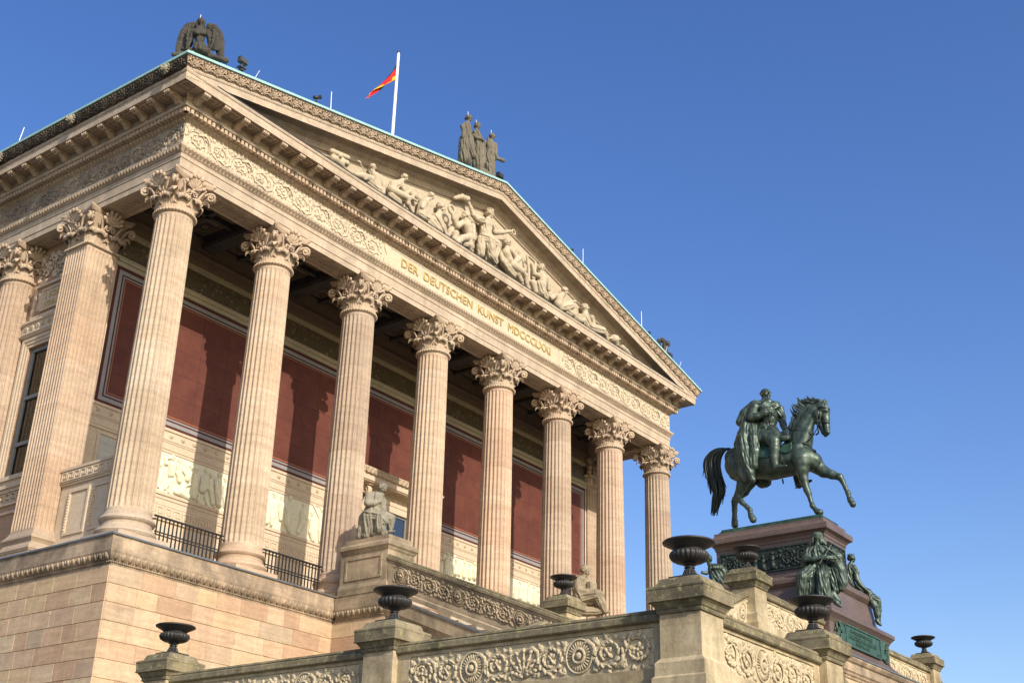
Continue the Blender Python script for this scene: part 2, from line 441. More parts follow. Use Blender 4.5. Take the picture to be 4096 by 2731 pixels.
def capital_mb(square=False):
    mb = MB(); H = 1.17; rb = .475
    k = 1.0
    if not square:
        lathe(mb, [(.50,0),(.545,.02),(.56,.05),(.545,.08),(.50,.10),(.465,.12),(.455,.40),(.47,.62),(.53,.86),(.60,1.0)], n=32)
        for i in range(40):
            a = 2*math.pi*i/40; ball(mb, (.55*math.cos(a),.55*math.sin(a),.05), .036, 6, 4)
    else:
        k = 1.13
        def sq(r): return [(-r,-r),(r,-r),(r,r),(-r,r)]
        sweep(mb, [(0,0),(.045,.02),(.06,.05),(.045,.08),(0,.10),(-.03,.12),(-.04,.40),(-.02,.62),(.05,.86),(.12,1.0)], sq(.50)[::1], closed=True)
        for e in range(4):
            for i in range(14):
                t = -.5+ (i+.5)/14
                p = [(t,-.55),(.55,t),(-t,.55),(-.55,-t)][e]; ball(mb, (p[0],p[1],.05), .036, 6, 4)
    def polar(a):
        ca, sa = math.cos(a), math.sin(a)
        return lambda s_,r,z: (r*math.cos(a)-s_*math.sin(a), r*math.sin(a)+s_*math.cos(a), z)
    if not square:
        for i in range(8):
            acanthus(mb, polar(i*math.pi/4+math.pi/8), rb-.01, .52, .385, .86)
            acanthus(mb, polar(i*math.pi/4), rb-.02, .34, .20, curl=.30)
    else:
        for e in range(4):
            for s0 in (-.27,.27):
                fr = polar(e*math.pi/2)
                acanthus(mb, lambda s_,r,z,fr=fr,s0=s0: fr(s_+s0,r,z), .47, .52, .46, .86)
            acanthus(mb, polar(e*math.pi/2), .46, .36, .2, curl=.35)
            acanthus(mb, polar(e*math.pi/2+math.pi/4), .62, .52, .34, .86)
    for q in range(4):
        a = q*math.pi/2 + math.pi/4
        ca, sa = math.cos(a), math.sin(a); lat = np.array((-sa,ca,0))
        off = .19 if square else 0
        def P(r,z): return np.array((ca*(r+off*(1-(r-.5)/.5*.55)), sa*(r+off*(1-(r-.5)/.5*.55)), z))
        # outer volute: rises from the collar, bends under the abacus corner, rolls in
        path = [(.50,.38),(.53,.52),(.59,.66),(.68,.78),(.78,.855),(.865,.865)]
        cx, cz, r = .865, .745, .12
        for i in range(1,19):
            t = i/18; an = math.pi/2 - t*2*math.pi*1.45; rr = r*(1-.72*t)
            path.append((cx+rr*math.cos(an), cz+rr*math.sin(an)))
        rad = [.030]*6+[.030-.010*i/18 for i in range(18)]
        for sg in (-1,1): tube(mb, [P(*p)+lat*sg*.045 for p in path], [q*1.25 for q in rad], n=7)
        tube(mb, [P(*p) for p in path], [q*.7 for q in rad], n=6, flat=2.6, nrm=lat)
        tube(mb, [P(cx,cz)-lat*.10, P(cx,cz)+lat*.10], .036, n=8)
        # supporting leaf below it
        path = [(.50,.40),(.58,.50),(.68,.585),(.77,.60),(.83,.55),(.835,.49)]
        tube(mb, [P(*p) for p in path], [.03,.03,.028,.026,.022,.012], n=8, flat=3.0, nrm=lat)
        tube(mb, [P(*p)-(0,0,.03) for p in path[1:]], [.02,.03,.03,.025,.012], n=6, flat=1.2, nrm=lat)
        # scrolls, palmette and stalk on each face
        b = q*math.pi/2; cb, sb = math.cos(b), math.sin(b); lt = np.array((-sb,cb,0)); ou = np.array((cb,sb,0)); z_ = np.array((0,0,1.))
        R0 = .50*k
        for sg in (-1,1):
            pts = [ou*(R0)+lt*sg*.20+z_*.42, ou*(R0+.05)+lt*sg*.19+z_*.54, ou*(R0+.09)+lt*sg*.15+z_*.63]
            for i in range(12):
                t = i/11; an = math.pi*.65 - t*2*math.pi*1.2; rr = .085*(1-.7*t)
                pts.append(ou*(R0+.10)+lt*sg*(.10-0+rr*-math.cos(an)*1.0)+z_*(.61+rr*math.sin(an)))
            tube(mb, pts, [.034,.03,.028]+[.026-.010*i/11 for i in range(12)], n=6)
            pts = [ou*(R0+.02)+lt*sg*.24+z_*.40, ou*(R0+.08)+lt*sg*.25+z_*.60, ou*(R0+.14)+lt*sg*.33+z_*.78, ou*(R0+.15)+lt*sg*.40+z_*.86]
            tube(mb, pts, [.04,.036,.03,.02], n=6)
        blob(mb, ou*(R0+.10)+z_*.66, (lt*.07, ou*.05, z_*.05)); blob(mb, ou*(R0+.12)+z_*.72, (lt*.05, ou*.04, z_*.04))
        for i in range(7):
            an = math.radians(-66+22*i); L = .19 if i in (0,6) else .21 if i in (1,5) else .225
            d = lt*math.sin(an)+ z_*math.cos(an)*.93 + ou*.36*math.cos(an)
            w = np.cross(d, ou); w /= np.linalg.norm(w); n3 = np.cross(w,d); n3 /= np.linalg.norm(n3)
            blob(mb, ou*(R0+.12)+z_*.74+d*L*1.0, (d*L, w*.056, n3*.034), 8, 6)
            blob(mb, ou*(R0+.14)+z_*.74+d*L*1.60, (d*.075, w*.062, n3*.042), 8, 5)
    # abacus with hollow sides and cut corners
    tip = .70 if not square else .745
    def plan(sc, hol):
        pts = []
        for q in range(4):
            b = q*math.pi/2
            for i in range(9):
                t = -1+2*i/8
                lx = t*(tip-.045); d = tip-.02 - hol*(1-t*t)
                d += (0.0 if abs(t)<1 else .02)
                x, y = d*sc, lx*sc
                pts.append((x*math.cos(b)-y*math.sin(b), x*math.sin(b)+y*math.cos(b)))
        return pts
    V = []; F = []
    lev = [(.86,.985,.15),(.93,1.0,.15),(.95,1.06,.15),(.96,1.07,.15),(1.0,1.10,.15),(1.0,1.16,.15)]
    for sc,z,hol in lev: V += [(x,y,z) for x,y in plan(sc,hol)]
    n = 36
    for j in range(len(lev)-1):
        for i in range(n): F.append((j*n+i, j*n+(i+1)%n, (j+1)*n+(i+1)%n, (j+1)*n+i))
    F.append(tuple(range(n))[::-1]); F.append(tuple(range((len(lev)-1)*n, len(lev)*n)))
    mb.add(V, F)
    return mb

def fluted(mb, perim, levels):
    """perim(depthscale, z) -> list of (x,y); levels = [(z, depthscale)]"""
    V = []; F = []; n = None
    for z, ds in levels:
        p = perim(ds, z); n = len(p); V += [(x,y,z) for x,y in p]
    for j in range(len(levels)-1):
        for i in range(n): F.append((j*n+i, j*n+(i+1)%n, (j+1)*n+(i+1)%n, (j+1)*n+i))
    mb.add(V, F, False)
ZB, ZN = 10.28, 18.43
def flute_w(p):
    q = (p-.10)/.80
    return 0.0 if q<=0 or q>=1 else math.sin(math.pi*q)**0.75
def round_perim(ds, z):
    t = (z-ZB)/(ZN-ZB); r = .56-.066*t**1.5
    pts = []
    for f in range(24):
        for k,p in enumerate((0.0,.10,.16,.28,.5,.72,.84,.90)):
            a = 2*math.pi*(f+p)/24
            rr = r*(1-.085*ds*flute_w(p))
            pts.append((rr*math.cos(a), rr*math.sin(a)))
    return pts
def square_perim(ds, z):
    t = (z-ZB)/(ZN-ZB); r = .535-.03*t; pts = []
    for e in range(4):
        b = e*math.pi/2
        for f in range(8):
            for p in (0.0,.10,.16,.28,.5,.72,.84,.90):
                s = -r+2*r*((f+p)/8*.94+.03)
                d = r-.045*ds*flute_w(p)
                pts.append((d*math.cos(b)-s*math.sin(b), d*math.sin(b)+s*math.cos(b)))
    return pts
LV = [(ZB,0),(ZB+.05,0.0),(ZB+.07,.5),(ZB+.12,.85),(ZB+.2,1)] + [(ZB+.2+ (ZN-.42-ZB)*i/8,1) for i in range(1,9)] + [(ZN-.16,.85),(ZN-.11,.55),(ZN-.08,0),(ZN,0)]
sh = MB(); fluted(sh, round_perim, LV)
sq = MB(); fluted(sq, square_perim, LV)
bs = MB()
bs.box(-.72,.72,-.72,.72,9.43,9.66)
lathe(bs, [(.60,9.66),(.70,9.68),(.735,9.75),(.70,9.83),(.66,9.85),(.62,9.87),(.595,9.95),(.61,10.0),(.645,10.02),(.67,10.07),(.645,10.13),(.62,10.15),(.60,10.16),(.59,10.2),(.565,10.25),(.56,10.28)], n=48)
bq = MB()
bq.box(-.70,.70,-.70,.70,9.43,9.66)
SQP = [(-.5,-.5),(.5,-.5),(.5,.5),(-.5,.5)]
sweep(bq, [(.10,9.66),(.20,9.68),(.235,9.75),(.20,9.83),(.14,9.86),(.095,9.94),(.12,10.01),(.155,10.05),(.15,10.10),(.10,10.15),(.06,10.22),(.035,10.28)], SQP, closed=True)

museum = empty('museum_building', 'sandstone museum with eight fluted columns, carved pediment and red portico wall', 'building', (0,0,0))
def column(src, bsrc, csrc, name, x, y):
    pass
me_shaft = sh.build('column', M['column'], museum, sharp=30)
me_base = bs.build('base', M['column'], me_shaft, sharp=35)
me_cap = capital_mb().build('capital', M['carved'], me_shaft, (0,0,ZN), sharp=60)
for i in range(1,8):
    c = dup(me_shaft, museum, (i*3.6,0,0))
    for ch in (me_base, me_cap): dup(ch, c)
    c.rotation_euler.z = 0
hc = dup(me_shaft, museum, (0.03,7.1,0))
for ch in (me_base, me_cap): dup(ch, hc)
pier = sq.build('pier', M['column'], museum, (0,3.55,0), sharp=30)
pb = bq.build('base', M['column'], pier, sharp=35)
pc = capital_mb(True).build('capital', M['carved'], pier, (0,0,ZN), sharp=60)
pr = dup(pier, museum, (XW,3.55,0))
for ch in (pb, pc): dup(ch, pr)

# ------------------------------------------------------------------ relief scrolls
def scroll(mb, fr, L, H, kinds, amp=1.0, fine=True, seed=1):
    """rinceau: one spiral per cell with rosette, leaves and connecting stem. fr(u,v,w)->world"""
    rs = random.Random(seed); n = len(kinds); w = L/n; T = lambda pts: [fr(p) for p in pts]
    s = H
    ex = [np.array(fr((1,0,0)))-np.array(fr((0,0,0))), np.array(fr((0,1,0)))-np.array(fr((0,0,0))), np.array(fr((0,0,1)))-np.array(fr((0,0,0)))]
    nrm = ex[2]
    def bl(u,v,ww,a,b,c,an=0, n_=7, m_=4):
        ca, sa = math.cos(an), math.sin(an)
        blob(mb, fr((u,v,ww)), ((ex[0]*ca+ex[1]*sa)*a, (-ex[0]*sa+ex[1]*ca)*b, ex[2]*c), n_, m_)
    def leaf(u,v,an,ln,wd):
        for q,(da,l2) in enumerate(((0,1),(.5,.72),(-.5,.72))):
            aa = an+da
            bl(u+math.cos(aa)*ln*.5*l2, v+math.sin(aa)*ln*.5*l2, .012*amp*s/.5, ln*.52*l2, wd*.42, .035*amp*s/.5*(1.1 if q==0 else .8), aa)
    for i,kd in enumerate(kinds):
        u0 = (i+.5)*w; v0 = H/2; sg = 1 if i%2==0 else -1
        Ru, Rv = min(.47*w,.60*H), .44*H
        if kd == 's' or kd == 'r':
            Ru, Rv = min(.50*w,.62*H), .45*H
            jit = rs.uniform(-.25,.25); turns = rs.uniform(1.30,1.55)
            NP = 30
            def sp(t, ro): 
                th = math.pi*1.06+jit - t*2*math.pi*turns; rr = (1-.64*t)*ro
                return (u0+Ru*rr*math.cos(th), v0+sg*Rv*rr*math.sin(th))
            thin = .62 if not fine else 1.0
            pts = []; rad = []
            for k in range(NP):
                t = k/(NP-1); q = sp(t, .84)
                pts.append((q[0], q[1], .015*s+.06*amp*s*(.4+.6*math.sin(math.pi*min(1,t*1.3))))); rad.append(thin*s*(.040-.014*t))
            tube(mb, T(pts), rad, 6, .8*amp, nrm)
            nb = 17 if fine else 11
            for k in range(nb):
                t = (k+rs.uniform(.2,.8))/nb*.86; q = sp(t, rs.uniform(.93,1.04)); q2 = sp(t+.02, 1.0)
                an = math.atan2(q2[1]-q[1], q2[0]-q[0]) + sg*rs.uniform(.15,.75)
                ln = thin*s*(.125-.05*t)*rs.uniform(.8,1.2)
                bl(q[0], q[1], .03*s+.05*amp*s*(1-t*.4), ln, ln*.46, .065*amp*s*thin, an)
                if fine: bl(q[0]+math.cos(an-.6*sg)*ln*.5, q[1]+math.sin(an-.6*sg)*ln*.5, .025*s+.035*amp*s, ln*.62, ln*.30, .05*amp*s, an-.9*sg)
            if i>0:
                st = [(u0-w*.98, v0-sg*Rv*.55, .03*s),(u0-w*.70, v0-sg*Rv*.86, .04*s),(u0-w*.50, v0-sg*Rv*.55, .05*s),(u0-Ru*1.0, v0-sg*Rv*.05, .05*s)]
                tube(mb, T(st), [s*.05,s*.075,s*.07,s*.05], 6, .8*amp, nrm)
            nl = 9 if fine else 6
            for k in range(nl):
                th = math.pi*1.0+jit - (k+.4)/nl*2*math.pi*.95
                leaf(u0+Ru*.93*math.cos(th), v0+sg*Rv*.93*math.sin(th), sg*th - sg*rs.uniform(.5,1.1), s*rs.uniform(.15,.22), s*.15)
            fr0 = .14 if kd=='r' else .11
            for k in range(6 if kd=='r' else 4):
                a = k*2*math.pi/(6 if kd=='r' else 4)+rs.uniform(0,1); bl(u0+fr0*s*math.cos(a), v0+fr0*s*math.sin(a), .05*amp*s, .10*s,.065*s,.065*amp*s, a)
            if kd=='r': bl(u0,v0,.08*amp*s,.06*s,.06*s,.06*amp*s)
            else:
                for k in range(4): bl(u0+.03*s*(k-1.5), v0-.03*s*(k-1.5), (.08+.01*k)*amp*s,.035*s,.10*s,.05*amp*s, .5)
            for e in (-1,1):
                for vv in (-1,1):
                    leaf(u0+e*w*.40, v0+H*.30*vv, math.pi/2*vv - e*vv*rs.uniform(.3,.9), s*rs.uniform(.18,.26), s*.16)
                    bl(u0+e*w*.47, v0+vv*H*rs.uniform(.36,.45), .03*s, s*.06, s*.04, s*.05*amp, rs.random()*3)
                bl(u0+e*w*.5, v0+rs.uniform(-.1,.1)*H, .03*s, s*.045, s*.07, s*.05*amp, rs.random())
        elif kd == 'd':
            NP = 33; R = .47*H
            ring = [(u0+R*.92*math.cos(2*math.pi*k/32), v0+R*math.sin(2*math.pi*k/32), .05*amp*s) for k in range(NP)]
            tube(mb, T(ring), s*.035, 6, 1, nrm, cap=False)
            bl(u0,v0,0,R*.9,R*.97,.04*amp*s,0,24,4)
            for k in range(26):
                a = 2*math.pi*k/26
                bl(u0+R*.66*math.cos(a)*.92, v0+R*.66*math.sin(a), .055*amp*s, R*.27, R*.055, .05*amp*s, a, 6, 4)
            ring = [(u0+R*.40*math.cos(2*math.pi*k/20), v0+R*.42*math.sin(2*math.pi*k/20), .09*amp*s) for k in range(21)]
            tube(mb, T(ring), s*.05, 6, 1, nrm, cap=False)
            bl(u0,v0,.10*amp*s,R*.24,R*.24,.10*amp*s,0,10,6)
            for e in (-1,1):
                leaf(u0+e*R*1.0, v0+H*.36, math.pi/2-e*.9, s*.2, s*.13); leaf(u0+e*R*1.0, v0-H*.36, -math.pi/2+e*.9, s*.2, s*.13)
        elif kd == 'a':
            for k in range(7):
                a = math.radians(-75+25*k); ln = s*(.52 if k in (0,6) else .62 if k in (1,5) else .74)
                for q in (.3,.6,.9):
                    bl(u0+math.sin(a)*ln*q*.9, v0-.40*H+math.cos(a)*ln*q*1.1, .03*s+.06*amp*s*q, s*.09, s*.06, s*.06*amp, math.pi/2-a+(.4 if k<3 else -.4 if k>3 else 0))
                tube(mb, T([(u0,v0-.42*H,.04*s),(u0+math.sin(a)*ln*.9, v0-.42*H+math.cos(a)*ln*1.05, .06*s)]), [s*.05,s*.025], 6, amp, nrm)
            for e in (-1,1):
                leaf(u0+e*w*.30, v0-H*.38, math.pi/2-e*1.4, s*.22, s*.13)

# ------------------------------------------------------------------ podium
def ashlar(mb, fr, L, z0, z1, rs, hmin=.42, wmin=.5, wmax=1.15, g=.012, first=None):
    """blocks with chamfered joints on a wall plane; fr(u,z,w)"""
    rows = max(1, round((z1-z0)/hmin)); h = (z1-z0)/rows
    for r in range(rows):
        u = 0.0; za, zb = z0+r*h, z0+(r+1)*h
        while u < L-1e-6:
            w = rs.uniform(wmin,wmax)
            if L-(u+w) < wmin*.8: w = L-u
            t = rs.random(); a, b = u, u+w; d = .018
            V = [fr((a,za,0)),fr((b,za,0)),fr((b,zb,0)),fr((a,zb,0)), fr((a+g,za+g,d)),fr((b-g,za+g,d)),fr((b-g,zb-g,d)),fr((a+g,zb-g,d))]
            mb.add(V, [(0,1,5,4),(1,2,6,5),(2,3,7,6),(3,0,4,7),(4,5,6,7)], False, t)
            u += w
rs = random.Random(5)
pw = MB(); pw.tint = True
PZ = 8.74
SX = 6.22            # left flank of the stair block
ashlar(pw, lambda p: (-.95+p[0], -.95-p[2], p[1]), SX+.95, 0, PZ, rs)
ashlar(pw, lambda p: (XW-SX+p[0], -.95-p[2], p[1]), SX+.95, 0, PZ, rs)
ashlar(pw, lambda p: (-.95-p[2], 16-p[0], p[1]), 16.95, 0, PZ, rs)
pw.box(-.94, XW+.94, -.94, 16, 0, 9.40)
pw.build('podium_wall', M['ashlar'], museum)
PATH = [(-.95,16),(-.95,-.95),(SX+.01,-.95)]
PATH2 = [(XW-SX-.01,-.95),(XW+.95,-.95),(XW+.95,16)]
for pt in (PATH, PATH2):
    pcn = MB()
    sweep(pcn, [(0,8.72),(.02,8.74),(.02,8.78),(.035,8.80),(.06,8.83),(.12,8.94),(.14,9.0),(.15,9.03),(.15,9.36),(.17,9.38),(.17,9.41),(-.3,9.43)], pt)
    pcn.build('podium_cornice', M['fascia'], museum)
    pe = MB(); sweep(pe, [(.175,9.385),(.19,9.385),(.19,9.425),(-.1,9.436)], pt); pe.build('podium_edging', M['lead'], museum)
def egg_row(mb, a, b, outv, z0, z1, unit, o0, o1):
    """egg moulding between points a,b (plan), eggs between heights z0,z1"""
    a = np.array(a,float); b = np.array(b,float); L = np.linalg.norm(b-a); n = int(round(L/unit)); d = (b-a)/L; o = np.array(outv,float)
    for i in range(n):
        c = a+d*(i+.5)*L/n
        h = z1-z0
        blob(mb, (c[0]+o[0]*(o0+o1)/2, c[1]+o[1]*(o0+o1)/2, (z0+z1)/2), ((d[0]*unit*.34,d[1]*unit*.34,0),(o[0]*.05,o[1]*.05,.0),(o[0]*(o1-o0)*.6,o[1]*(o1-o0)*.6,h*.52)), 8, 5)
        c = a+d*i*L/n
        blob(mb, (c[0]+o[0]*(o0+o1)/2, c[1]+o[1]*(o0+o1)/2, (z0+z1)/2), ((d[0]*unit*.10,d[1]*unit*.10,0),(o[0]*.035,o[1]*.035,.0),(o[0]*(o1-o0)*.6,o[1]*(o1-o0)*.6,h*.55)), 6, 4)
eg = MB()
egg_row(eg, (-.95,14), (-.95,-1.0), (-1,0), 8.83, 8.99, .20, .07, .13)
egg_row(eg, (-1.0,-.95), (SX,-.95), (0,-1), 8.83, 8.99, .20, .07, .13)
for (a,b,o) in (((-.95,14),(-.95,-1.0),(-1,0)),((-1.0,-.95),(SX,-.95),(0,-1))):
    L = math.hypot(b[0]-a[0],b[1]-a[1]); n = int(L/.055)
    for i in range(n):
        t = (i+.5)/n; ball(eg, (a[0]+(b[0]-a[0])*t+o[0]*.04, a[1]+(b[1]-a[1])*t+o[1]*.04, 8.795), .024, 6, 4)
eg.build('egg_moulding', M['fascia'], museum)
fl = MB(); fl.box(-.93, XW+.93, -.93, 15.9, 9.402, 9.432); fl.build('portico_floor', M['step'], museum)

# ------------------------------------------------------------------ entablature
EP = [(0,14),(0,0),(XW,0),(XW,14)]
ar = MB()
sweep(ar, [(-.44,20.40),(-.44,19.64),(-.40,19.6),(.40,19.6),(.40,19.78),(.42,19.78),(.42,19.80),(.42,20.06),(.44,20.06),(.44,20.22),(.47,20.23),(.49,20.27),(.54,20.33),(.56,20.36),(.56,20.405),(.40,20.41)], EP)
# sunk soffit panels with a plait between the columns
def soffit(mb, cx, cy, along):
    L, W = .92, .26
    def bx(u0,u1,v0,v1,z0,z1):
        if along=='x': mb.box(cx+u0,cx+u1,cy+v0,cy+v1,z0,z1)
        else: mb.box(cx+v0,cx+v1,cy+u0,cy+u1,z0,z1)
    for k,(l,w_,zz) in enumerate(((L,W,19.572),(L-.10,W-.07,19.585))):
        bx(-l,l,-w_,-w_+.035,zz,19.599); bx(-l,l,w_-.035,w_,zz,19.599)
        bx(-l,-l+.035,-w_+.035,w_-.035,zz,19.599); bx(l-.035,l,-w_+.035,w_-.035,zz,19.599)
    n = 13
    for i in range(n):
        u = -L+.22+ (2*L-.44)*(i+.5)/n
        for sgn in (-1,1):
            d = np.array((1,sgn*.9,0.)) if along=='x' else np.array((sgn*.9,1,0.))
            d /= np.linalg.norm(d); e = np.array((-d[1],d[0],0))
            c = (cx+u, cy+sgn*.05*(1 if i%2 else -1), 19.59) if along=='x' else (cx+sgn*.05*(1 if i%2 else -1), cy+u, 19.59)
            blob(mb, c, (d*.085, e*.026, (0,0,.03)), 6, 4)
for i in range(7): soffit(ar, 1.8+3.6*i, 0, 'x')
soffit(ar, 0, 1.78, 'y'); soffit(ar, 0, 5.32, 'y'); soffit(ar, XW, 1.78, 'y')
ar.build('architrave', M['entab'], museum)
def spikes(mb, a, b, outv, z0, z1, unit, o0, o1):
    a = np.array(a,float); b = np.array(b,float); L = np.linalg.norm(b-a); n = int(round(L/unit)); d = (b-a)/L; o = np.array(outv,float)
    for i in range(n):
        c = a+d*(i+.5)*L/n; u = unit*.46
        V = [c-d*u+o*o1, c+d*u+o*o1, c+o*o0, c+o*(o1+.02)]
        Z = [z1, z1, z0, (z0+z1)/2]
        mb.add([(v[0],v[1],z) for v,z in zip(V,Z)], [(0,3,2),(3,1,2),(0,1,3)])
lf = MB()
spikes(lf, (-.44+.0,-.44), (XW+.44,-.44), (0,-1), 20.23, 20.36, .13, .035, .115)
spikes(lf, (-.44,13), (-.44,-.44), (-1,0), 20.23, 20.36, .13, .035, .115)
for t in range(int(26.1/.05)):
    ball(lf, (-.44+.05*t, -.455, 20.205), .02, 5, 3)
lf.build('leaf_moulding', M['carved'], museum)
fz = MB()
sweep(fz, [(.40,20.40),(.43,20.40),(.43,21.19),(.40,21.20)], EP)
fz.build('frieze', M['frieze'], museum)
cells = lambda n: ['r' if i%3 else 's' for i in range(n)]
fr_ = MB(); scroll(fr_, lambda p: (-.38+p[0], -.43-p[2], 20.44+p[1]), 7.9, .72, cells(10), amp=.34, fine=False)
fr_.build('frieze_carving', M['frieze'], museum); fr_ = MB()
scroll(fr_, lambda p: (17.65+p[0], -.43-p[2], 20.44+p[1]), 7.9, .72, cells(10), amp=.34, fine=False, seed=3)
fr_.build('frieze_carving', M['frieze'], museum)
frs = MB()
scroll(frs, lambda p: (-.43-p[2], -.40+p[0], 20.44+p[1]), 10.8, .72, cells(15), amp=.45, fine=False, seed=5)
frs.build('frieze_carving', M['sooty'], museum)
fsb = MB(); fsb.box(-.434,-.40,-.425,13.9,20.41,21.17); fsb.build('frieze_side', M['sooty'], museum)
# inscription panel with dovetail ends
ip = MB()
ip.box(7.93,17.40,-.452,-.428,20.47,21.12)
for z0,z1 in ((20.47,20.50),(21.09,21.12)): ip.box(7.94,17.39,-.466,-.45,z0,z1)
for x0,sgn in ((7.93,-1),(17.40,1)):
    ip.add([(x0,-.462,20.5),(x0+sgn*.28,-.462,20.44),(x0+sgn*.28,-.462,20.62),(x0+sgn*.16,-.462,20.80),(x0+sgn*.28,-.462,20.98),(x0+sgn*.28,-.462,21.15),(x0,-.462,21.09),
            (x0,-.43,20.5),(x0+sgn*.28,-.43,20.44),(x0+sgn*.28,-.43,20.62),(x0+sgn*.16,-.43,20.80),(x0+sgn*.28,-.43,20.98),(x0+sgn*.28,-.43,21.15),(x0,-.43,21.09)],
           [(0,1,2,3,4,5,6),(0,7,8,1),(1,8,9,2),(2,9,10,3),(3,10,11,4),(4,11,12,5),(5,12,13,6)])
ipo = ip.build('inscription_panel', M['frieze'], museum)
def text_obj(s, name, mat, size, width, loc, rot, depth, parent=None, align='LEFT', sx=None):
    cu = bpy.data.curves.new(name, 'FONT'); cu.body = s; cu.size = size; cu.extrude = depth; cu.bevel_depth = depth*.35; cu.align_x = align; cu.resolution_u = 3
    o = bpy.data.objects.new('tmp_text', cu); col.objects.link(o)
    bpy.context.view_layer.update()
    dg = bpy.context.evaluated_depsgraph_get()
    me = bpy.data.meshes.new_from_object(o.evaluated_get(dg))
    bpy.data.objects.remove(o); bpy.data.curves.remove(cu)
    xs = [v.co.x for v in me.vertices]; w = max(xs)-min(xs)
    k = (width/w) if width else 1.0
    for v in me.vertices: v.co.x = (v.co.x-(min(xs) if align=='LEFT' else 0))*k
    me.materials.clear(); me.materials.append(mat)
    ob = link(name, me, parent, loc); ob.rotation_euler = rot
    return ob
text_obj('DER  DEUTSCHEN  KUNST  MDCCCLXXI', 'inscription', M['gold'], .425, 8.37, (8.47,-.464,20.665), (math.pi/2,0,0), .012, ipo)

# nereid-like figures at the ends of the panel are part of the carving
co = MB()
sweep(co, [(.42,21.18),(.45,21.19),(.46,21.21),(.53,21.27),(.55,21.29),(.55,21.43),(.74,21.43),(.76,21.45),(.76,21.52),(.70,21.53),(.70,21.80),(1.22,21.80),(1.225,21.77),(1.25,21.77),(1.25,22.0),(1.27,22.01),(1.285,22.05),(1.285,22.09),(.3,22.11)], EP)
coo = co.build('cornice', M['entab'], museum)
dn = MB()
def dentils(mb, a, b, outv):
    a = np.array(a,float); b = np.array(b,float); L = np.linalg.norm(b-a); n = int(round(L/.15)); d = (b-a)/L; o = np.array(outv,float)
    for i in range(n):
        c = a+d*(i+.5)*L/n; p = c-d*.048+o*.11; q = c+d*.048+o*.275
        mb.box(min(p[0],q[0]),max(p[0],q[0]),min(p[1],q[1]),max(p[1],q[1]),21.295,21.427)
dentils(dn, (-.70,-.44), (XW+.70,-.44), (0,-1)); dentils(dn, (-.44,13), (-.44,-.70), (-1,0))
spikes(dn, (-.5,-.44), (XW+.5,-.44), (0,-1), 21.18, 21.285, .15, .02, .105)
spikes(dn, (-.44,13), (-.44,-.5), (-1,0), 21.18, 21.285, .15, .02, .105)
dn.build('dentils', M['carved'], coo)
def modillion_mb():
    mb = MB()
    # profile in (o,z), o measured from the wall at .70
    pr = [(.0,0),(.50,0),(.50,-.06),(.49,-.12),(.45,-.15),(.40,-.14),(.36,-.10),(.30,-.085),(.24,-.11),(.18,-.17),(.13,-.235),(.07,-.27),(0,-.27)]
    w = .085; V = [(-w,-o,z) for o,z in pr]+[(w,-o,z) for o,z in pr]; n = len(pr)
    F = [tuple(range(n)), tuple(range(n,2*n))[::-1]] + [(i,(i+1)%n,(i+1)%n+n,i+n) for i in range(n)]
    mb.add(V, F)
    for x in (-.072,0,.072):
        tube(mb, [(x-.03,-.47,-.085),(x,-.475,-.085),(x+.03,-.47,-.085)], [.06,.07,.06], 8)
    mb.box(-.115,.115,-.52,0,-.001,.02)
    for sg in (-1,1):
        tube(mb, [(sg*.086,-.11+.055*math.cos(a),-.18+.055*math.sin(a)) for a in [k*.6 for k in range(12)]], [.016]*12, 5)
    for k in range(5):
        x = -.06+.03*k; tube(mb, [(x*.5,-.10,-.26),(x*.8,-.22,-.16),(x,-.33,-.115),(x*1.2,-.42,-.155),(x*1.2,-.43,-.19)], [.02,.026,.028,.024,.012], 5)
    return mb
mo = modillion_mb().build('modillion', M['carved'], coo, (-.44+.0,-.70,21.80), sharp=40)
rosette = MB(); rosette.box(-.2,.2,-.44,-.40,-.035,-.001); rosette.box(-.2,.2,-.06,-.02,-.035,-.001); rosette.box(-.2,-.16,-.40,-.06,-.035,-.001); rosette.box(.16,.2,-.40,-.06,-.035,-.001)
for k in range(8):
    a = k*math.pi/4; blob(rosette, (.075*math.cos(a),-.23+.075*math.sin(a),-.012), ((.05*math.cos(a),.05*math.sin(a),0),(-.028*math.sin(a),.028*math.cos(a),0),(0,0,.022)), 6, 4)
ball(rosette, (0,-.23,-.02), .035)
ro = rosette.build('soffit_rosette', M['carved'], coo, (-.44+.36,-.70,21.80))
xs = [-.44+.72*i for i in range(1,37)]
for i,x in enumerate(xs):
    if x < XW+.5: dup(mo, coo, (x,-.70,21.80))
    if x+.36 < XW+.5: dup(ro, coo, (x+.36,-.70,21.80))
for i in range(13):
    y = -.44+.72*i
    dup(mo, coo, (-.70,y,21.80), -math.pi/2)
    dup(ro, coo, (-.70,y+.36,21.80), -math.pi/2)
dup(ro, coo, (-.985,-.755,21.80))
le = MB(); sweep(le, [(1.24,22.095),(1.292,22.092),(1.295,22.125),(.3,22.135)], [(-.2,0),(XW+.2,0)]); le.build('cornice_edging', M['darklead'], coo)

